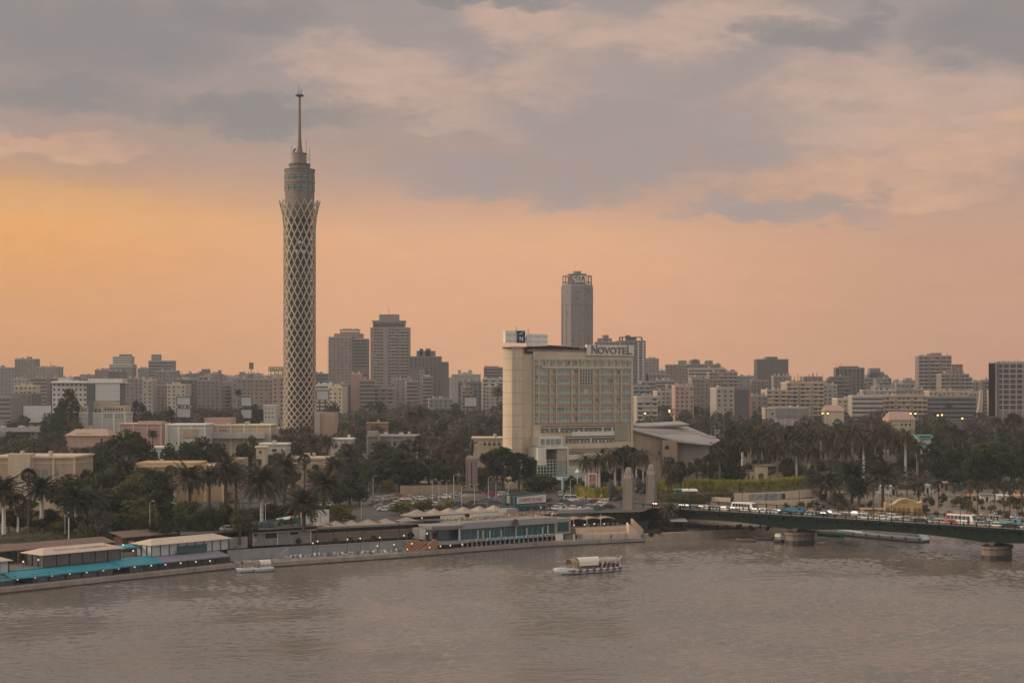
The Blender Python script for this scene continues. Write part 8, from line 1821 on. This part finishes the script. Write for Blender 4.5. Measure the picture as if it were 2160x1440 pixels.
plant([(150, 1000, 440, 100, 'ficus'), (185, 985, 462, 90, 'ficus', dict(leafm='olive')), (345, 990, 462, 60, 'ficus', dict(leafm='deep')), (268, 1014, 436, 96, 'ficus', dict(leafm='olive')), (182, 1030, 428, 90, 'loose', dict(leafm='dark')), (335, 1030, 428, 70, 'ficus'), (210, 1075, 404, 70, 'ficus', dict(leafm='olive')), (160, 1088, 402, 60, 'ficus'), (285, 1082, 404, 66, 'ficus', dict(leafm='olive')), (40, 1086, 404, 60, 'ficus', dict(leafm='olive')), (84, 1092, 404, 50, 'ficus'), (420, 1078, 408, 60, 'ficus', dict(leafm='deep')), (375, 1086, 406, 56, 'ficus'), (205, 992, 452, 88, 'ficus'), (250, 990, 458, 90, 'loose', dict(leafm='dark')), (298, 994, 450, 86, 'ficus', dict(leafm='olive')), (330, 1012, 440, 66, 'ficus'), (232, 1035, 428, 88, 'ficus', dict(leafm='deep')), (288, 1042, 422, 76, 'loose'), (312, 1062, 412, 58, 'bush', dict(leafm='olive')),
       (62, 1046, 412, 74, 'loose', dict(leafm='olive')), (18, 1072, 402, 60, 'ficus'), (108, 1070, 408, 44, 'ficus'), (205, 1066, 398, 62, 'bare', dict(leafm='grey')), (396, 1044, 414, 96, 'loose', dict(leafm='olive')), (442, 1066, 408, 54, 'ficus'), (506, 1066, 404, 52, 'loose', dict(leafm='olive', z0=5.0)), (526, 1074, 408, 50, 'loose', dict(z0=5.0)), (470, 1056, 425, 60, 'ficus'), (350, 1060, 425, 50, 'ficus'), (575, 1060, 445, 60, 'ficus', dict(leafm='olive')), (615, 1062, 440, 50, 'ficus'), (180, 1098, 396, 40, 'bush', dict(leafm='olive')), (120, 1098, 398, 36, 'bush'), (258, 1086, 402, 44, 'ficus', dict(leafm='deep')), (335, 1088, 402, 50, 'ficus')], 'in the riverside garden', 'trees of the riverside garden')
plant([(268, 902, 556, 92, 'ficus'), (300, 925, 562, 74, 'ficus'), (238, 918, 560, 60, 'ficus'), (205, 930, 575, 64, 'loose', dict(leafm='grey')), (178, 935, 585, 56, 'loose', dict(leafm='grey')), (390, 928, 580, 62, 'ficus'), (428, 918, 592, 76, 'ficus'), (466, 930, 590, 62, 'ficus'), (358, 935, 570, 50, 'ficus'), (530, 913, 600, 52, 'loose', dict(leafm='olive')), (515, 930, 590, 44, 'ficus'), (588, 945, 600, 44, 'loose'), (640, 950, 600, 40, 'ficus')], 'among the museum buildings', 'trees among the museum buildings')
plant([(600, 897, 745, 62, 'bare'), (632, 887, 735, 86, 'loose', dict(leafm='brown')), (655, 900, 730, 56, 'bare'), (612, 912, 725, 60, 'loose', dict(leafm='grey'))], 'before the lattice tower foot', 'trees before the lattice tower')
plant([(145, 813, 900, 62, 'tall', dict(leafm='dark')), (122, 852, 890, 42, 'tall'), (160, 868, 870, 40, 'bare'), (288, 836, 980, 50, 'loose', dict(leafm='deep')), (312, 862, 960, 60, 'ficus'), (335, 866, 950, 50, 'ficus'), (412, 850, 1020, 60, 'bare'), (440, 846, 1040, 76, 'bare'), (470, 852, 1030, 70, 'bare'), (356, 858, 960, 40, 'ficus'), (100, 868, 900, 40, 'ficus', dict(leafm='deep')), (535, 850, 1040, 50, 'ficus', dict(leafm='deep')), (500, 866, 980, 44, 'loose')], 'under the blank billboards', 'trees under the billboards')
woods(18, -10, 590, 980, 1250, 882, 866, (38, 56), 2, 'dark'); woods(14, -10, 590, 930, 1200, 885, 868, (34, 54), 22, 'grey')
scatter(20, -10, 330, 640, 880, 930, 900, ['ficus', ('loose', 'grey'), 'bare', 'ficus', ('loose', 'olive')], 'between elevated road and museum', 'trees between road and museum', (44, 66), 3)
woods(22, 684, 1066, 900, 1300, 884, 842, (48, 70), 4, 'grey'); woods(16, 684, 1066, 880, 1250, 884, 848, (44, 66), 24, 'dark'); woods(8, 690, 1060, 880, 1150, 880, 856, (44, 60), 25, 'brown')
scatter(26, 690, 1062, 640, 860, 938, 888, ['ficus', 'loose', ('loose', 'grey'), 'bare', ('ficus', 'olive')], 'in the park beside the hotel', 'trees in the park beside the hotel', (46, 72), 5)
plant([(736, 998, 492, 88, 'ficus'), (716, 1028, 480, 50, 'ficus', dict(leafm='deep')), (758, 1030, 488, 50, 'ficus', dict(leafm='deep')), (840, 948, 556, 72, 'tall', dict(leafm='deep')), (868, 962, 562, 60, 'tall', dict(leafm='dark')), (806, 975, 560, 60, 'ficus', dict(leafm='deep')), (776, 985, 560, 46, 'loose'), (905, 962, 560, 74, 'loose', dict(leafm='dark')), (936, 985, 556, 56, 'ficus', dict(leafm='dark')), (962, 908, 590, 64, 'weep'), (946, 930, 596, 50, 'weep'), (984, 940, 600, 40, 'weep'), (1062, 938, 548, 72, 'ficus', dict(leafm='deep')), (1094, 945, 552, 64, 'loose', dict(leafm='deep')), (1028, 945, 556, 56, 'loose', dict(leafm='deep')), (1016, 985, 546, 44, 'bush', dict(leafm='olive')), (1138, 996, 516, 84, 'ficus'), (1150, 1048, 500, 40, 'loose', dict(leafm='olive')), (1114, 960, 556, 40, 'ficus', dict(leafm='deep')), (816, 1010, 548, 34, 'bush', dict(leafm='olive')), (1205, 1000, 545, 34, 'loose', dict(leafm='dark')), (1222, 1005, 550, 30, 'loose')], 'around the traffic circle', 'trees around the traffic circle')
plant([(848, 1054, 458, 62, 'bush', dict(z0=8.0)), (893, 1051, 462, 52, 'bush', dict(z0=8.0)), (940, 1051, 466, 52, 'bush', dict(z0=8.0)), (718, 1064, 438, 54, 'bush', dict(z0=8.0)), (738, 1097, 436, 36, 'bush', dict(z0=8.0)), (682, 1077, 430, 22, 'bush', dict(z0=8.0))], 'along the promenade roof', 'round bushes along the promenade')
plant([(1236, 968, 566, 46, 'royal'), (1264, 966, 568, 48, 'royal'), (1297, 960, 575, 50, 'royal'), (1313, 952, 576, 46, 'royal'), (1342, 962, 570, 44, 'royal'), (1356, 958, 580, 40, 'royal'), (1284, 965, 585, 40, 'royal')], 'before the hotel podium', 'royal palms before the hotel')
plant([(1328, 936, 592, 52, 'ficus', dict(leafm='deep')), (1270, 935, 590, 18, 'tall', dict(leafm='dark')), (1306, 985, 585, 40, 'ficus'), (1270, 990, 584, 40, 'ficus'), (1345, 985, 585, 40, 'ficus', dict(leafm='deep')), (1415, 956, 556, 40, 'tall', dict(leafm='grey')), (1436, 966, 560, 40, 'loose', dict(leafm='deep')), (1470, 962, 580, 60, 'loose', dict(leafm='olive')), (1498, 950, 590, 50, 'loose', dict(leafm='olive')), (1500, 925, 610, 50, 'loose', dict(leafm='yellow')), (1540, 940, 600, 50, 'ficus')], 'between the hotel and the hedged garden', 'trees between hotel and hedged garden')
plant([(px, 912 + ((i * 37) % 22) - 8, 610 + ((i * 53) % 60), 48 + (i * 7) % 10, 'royal', dict(grey=i % 4 != 1)) for i, px in enumerate((1546, 1566, 1585, 1608, 1630, 1650, 1668, 1690, 1712, 1732, 1752, 1775, 1798, 1822, 1846, 1868, 1890, 1910))], 'in the long palm row behind the hedges', 'long row of royal palms')
plant([(1560, 936, 600, 50, 'royal', dict(grey=True)), (1600, 940, 596, 50, 'royal', dict(grey=True)), (1680, 945, 590, 52, 'royal'), (1720, 948, 588, 52, 'royal', dict(grey=True)), (1518, 954, 586, 50, 'royal', dict(grey=True)), (1822, 930, 580, 50, 'royal'), (1935, 938, 590, 50, 'royal', dict(grey=True)), (1640, 942, 590, 50, 'royal', dict(grey=True)), (1780, 938, 592, 50, 'royal', dict(grey=True))], 'in front of the long palm row', 'royal palms before the long row')
plant([(1742, 1018, 532, 80, 'date'), (1716, 1012, 540, 62, 'date'), (1797, 1000, 530, 93, 'date', dict(green='deep')), (1812, 1030, 520, 65, 'date', dict(green='deep')), (1862, 1000, 526, 85, 'date'), (1768, 1052, 522, 57, 'date', dict(green='grey')), (1842, 1030, 512, 28, 'fan'), (1938, 1028, 522, 32, 'fan'), (1980, 1022, 528, 24, 'fan'), (2046, 1022, 512, 28, 'fan'), (2062, 1026, 516, 24, 'fan'), (2040, 1054, 506, 22, 'fan'), (2098, 1022, 520, 26, 'fan'), (2118, 1026, 520, 26, 'fan'), (2130, 1030, 516, 24, 'fan'), (2156, 1024, 518, 30, 'fan'), (1412, 1076, 474, 49, 'date', dict(z0=2.2)), (1404, 1122, 470, 52, 'date', dict(z0=2.0))], 'in the sandy garden behind the bridge', 'palms of the sandy garden')
plant([(884, 874, 780, 50, 'date'), (868, 878, 770, 44, 'date'), (912, 936, 640, 40, 'fan'), (888, 934, 650, 40, 'fan'), (862, 940, 650, 40, 'fan'), (850, 950, 640, 36, 'fan'), (905, 922, 660, 36, 'fan'), (503, 828, 1050, 22, 'date'), (322, 915, 700, 30, 'date'), (1050, 826, 1100, 34, 'date'), (2002, 856, 1000, 24, 'date'), (2100, 892, 700, 32, 'fan'), (2138, 888, 690, 40, 'fan'), (2010, 910, 640, 44, 'date'), (2030, 915, 640, 40, 'date')], 'rising from the middle of the park', 'palms rising from the park')
woods(34, 1340, 2170, 880, 1330, 886, 862, (46, 70), 6, 'dark'); woods(26, 1340, 2170, 860, 1300, 886, 866, (44, 66), 26, 'grey'); woods(12, 1340, 2170, 860, 1200, 882, 866, (44, 60), 27, 'brown')
scatter(34, 1480, 2170, 660, 860, 928, 888, ['ficus', ('loose', 'grey'), 'bare', ('loose', 'olive'), 'ficus'], 'right behind the palm row', 'trees right behind the palm row', (46, 74), 7)
scatter(16, 1960, 2175, 560, 660, 985, 935, ['ficus', ('loose', 'deep'), 'ficus', ('loose', 'olive')], 'between the cafe huts and the park', 'trees above the cafe huts', (46, 74), 8)
scatter(14, 560, 800, 570, 720, 985, 935, ['ficus', ('loose', 'olive'), 'ficus'], 'between the halls and the lattice tower', 'trees between halls and tower', (36, 56), 9)
plant([(1842, 864, 800, 104, 'bare', dict(leafm='brown')), (1818, 872, 810, 60, 'bare'), (1870, 880, 790, 60, 'bare'), (2070, 936, 556, 78, 'ficus', dict(leafm='dark')), (2050, 960, 552, 50, 'ficus', dict(leafm='deep')), (2112, 930, 585, 60, 'ficus', dict(leafm='deep')), (2152, 938, 580, 62, 'ficus', dict(leafm='dark')), (1962, 955, 610, 84, 'bare', dict(leafm='grey')), (1988, 968, 590, 54, 'ficus', dict(leafm='deep')), (1912, 1000, 548, 64, 'bare', dict(leafm='grey')), (1890, 985, 552, 54, 'bare', dict(leafm='grey')), (1945, 988, 560, 54, 'bare'), (2020, 985, 566, 54, 'ficus', dict(leafm='deep'))], 'on the slope above the sandy garden', 'trees above the sandy garden')
scatter(26, 1470, 1960, 586, 640, 985, 955, ['ficus', ('loose', 'deep'), ('loose', 'olive'), ('bare', 'grey')], 'filling the foot of the palm row', 'trees at the foot of the palm row', (40, 58), 14)
scatter(22, 700, 1060, 566, 660, 985, 940, ['ficus', ('loose', 'olive'), ('loose', 'grey'), 'ficus'], 'between the car park and the park', 'trees between car park and park', (40, 60), 15)
scatter(12, 330, 700, 520, 600, 990, 950, ['ficus', ('loose', 'olive'), ('loose', 'deep')], 'behind the date palms of the yellow building', 'trees behind the date palms', (36, 56), 16)
scatter(14, -10, 340, 470, 640, 990, 930, ['ficus', ('loose', 'olive'), ('loose', 'grey'), ('ficus', 'deep')], 'between the arched building and the museum', 'trees behind the arched building', (44, 64), 17)
woods(16, 2175, 2800, 560, 900, 960, 890, (60, 90), 31, 'dark'); woods(12, 2175, 2900, 860, 1300, 886, 866, (46, 66), 32, 'grey'); woods(10, -500, -20, 480, 800, 960, 900, (60, 90), 33, 'dark')
# small clipped shrubs of the sandy garden and the lower bank
srng = random.Random(5)
sh = []
for px, py, w in [(srng.randint(1950, 2160), srng.randint(1040, 1086), srng.randint(10, 20)) for _ in range(34)] + [(srng.randint(1700, 1868), srng.randint(1056, 1080), srng.randint(9, 16)) for _ in range(14)] + [(1735, 1046, 20), (1752, 1052, 16), (1775, 1066, 20), (1803, 1072, 16), (1716, 1056, 14), (1820, 1070, 12), (1962, 1052, 18), (1994, 1050, 12), (2015, 1056, 24), (1975, 1080, 12), (2068, 1056, 18), (2092, 1070, 20), (2055, 1074, 18), (2030, 1066, 16), (2120, 1060, 18), (2145, 1068, 20), (1950, 1068, 18), (1985, 1064, 10), (2004, 1082, 16), (2110, 1082, 18), (1690, 1062, 16), (1660, 1064, 14), (1640, 1060, 16), (1560, 1108, 14), (1512, 1110, 12), (1532, 1110, 14), (1585, 1112, 16), (1620, 1112, 14), (1475, 1108, 10), (1386, 1120, 18), (1374, 1126, 14), (1396, 1110, 16), (1455, 1040, 12), (1490, 1056, 14)]:
 p = GG(px, py + w * .5); o = tree(px, py - w * .35, p.y, w, 'bush', srng.choice(['olive', 'dark', 'yellow', 'olive']), z0=p.z, hmin=.8); o['group'] = 'clipped shrubs of the sandy garden'; sh.append((px, o, 'small clipped shrub'))
number(sh, 'in the lower gardens by the bridge')
# hedges
def hp(*pts): return [G(px, py, 8.0).xy for px, py in pts]
hedge(hp((1222, 1046), (1262, 1050), (1318, 1046)), 3.2, 3.2, 'hedge', 'trimmed yellow-green hedge between street and royal palms')
hedge(hp((1224, 1034), (1218, 1044)), 3.2, 2.6, 'hedge', 'short hedge end beside the hotel driveway')
hedge(hp((1390, 1032), (1450, 1034), (1560, 1036), (1640, 1032), (1722, 1024)), 3.8, 6.5, 'hedge', 'long front hedge above the mural wall')
hedge(hp((1388, 1016), (1450, 1018), (1566, 1016)), 3.4, 4.0, 'hedge', 'rear garden hedge beside the cream pavilion')
hedge(hp((1370, 1058), (1440, 1060), (1543, 1056)), 2.6, 2.4, 'olive', 'dark hedge behind the green cabin and the bridge rail')
hedge(hp((100, 1122), (230, 1110), (360, 1100)), 1.2, 3, 'olive', 'low clipped hedge strip in the riverside garden')
hedge(hp((60, 1104), (170, 1096), (300, 1090)), 1.2, 3, 'hedge', 'second low hedge strip under the garden trees')
hedge(hp((505, 1100), (600, 1088), (690, 1082)), 2.2, 3, 'dark', 'dark hedge behind the parked green pickup')
# grassy undergrowth of the riverside garden
gm = MB(); rr = random.Random(9)
for i in range(5200):
 x = rr.uniform(-125, -48); y = bank_y(x) + rr.uniform(34, 95); z = ground_z(x, y)
 leaf(gm, Vector((x, y, z + rr.uniform(0, .5))), Vector((0, -.4, 1)) + rvec(rr) * .8, rr.uniform(.3, .7), rr)
tag(gm.build('undergrowth', FM['olive'], fix=False), kind='stuff')
gm = MB()
for i in range(4200):
 px = rr.uniform(690, 1340) if i % 2 else rr.uniform(1340, 2160); D = rr.uniform(545, 640); x = (px - 1080) / F * D; z = ground_z(x, D)
 leaf(gm, Vector((x, D, z + rr.uniform(0, .6))), Vector((0, -.5, 1)) + rvec(rr) * .8, rr.uniform(.3, .8), rr)
tag(gm.build('ground_cover', FM['dark'], fix=False), kind='stuff')
# ================================================================ haze
hz = MB().box(-2600, 2600, -120, 2900, -4, 204)
hm = bpy.data.materials.new('haze'); hm.use_nodes = True; _t = NT(hm.node_tree)
_o = _t.n('ShaderNodeOutputMaterial'); _v = _t.n('ShaderNodeVolumePrincipled')
_v.inputs['Color'].default_value = (.84, .90, 1.0, 1); _v.inputs['Density'].default_value = 0.00008; _v.inputs['Anisotropy'].default_value = 0.15
_t.put(_o.inputs['Volume'], _v.outputs[0])
tag(hz.build('haze', hm), kind='stuff')
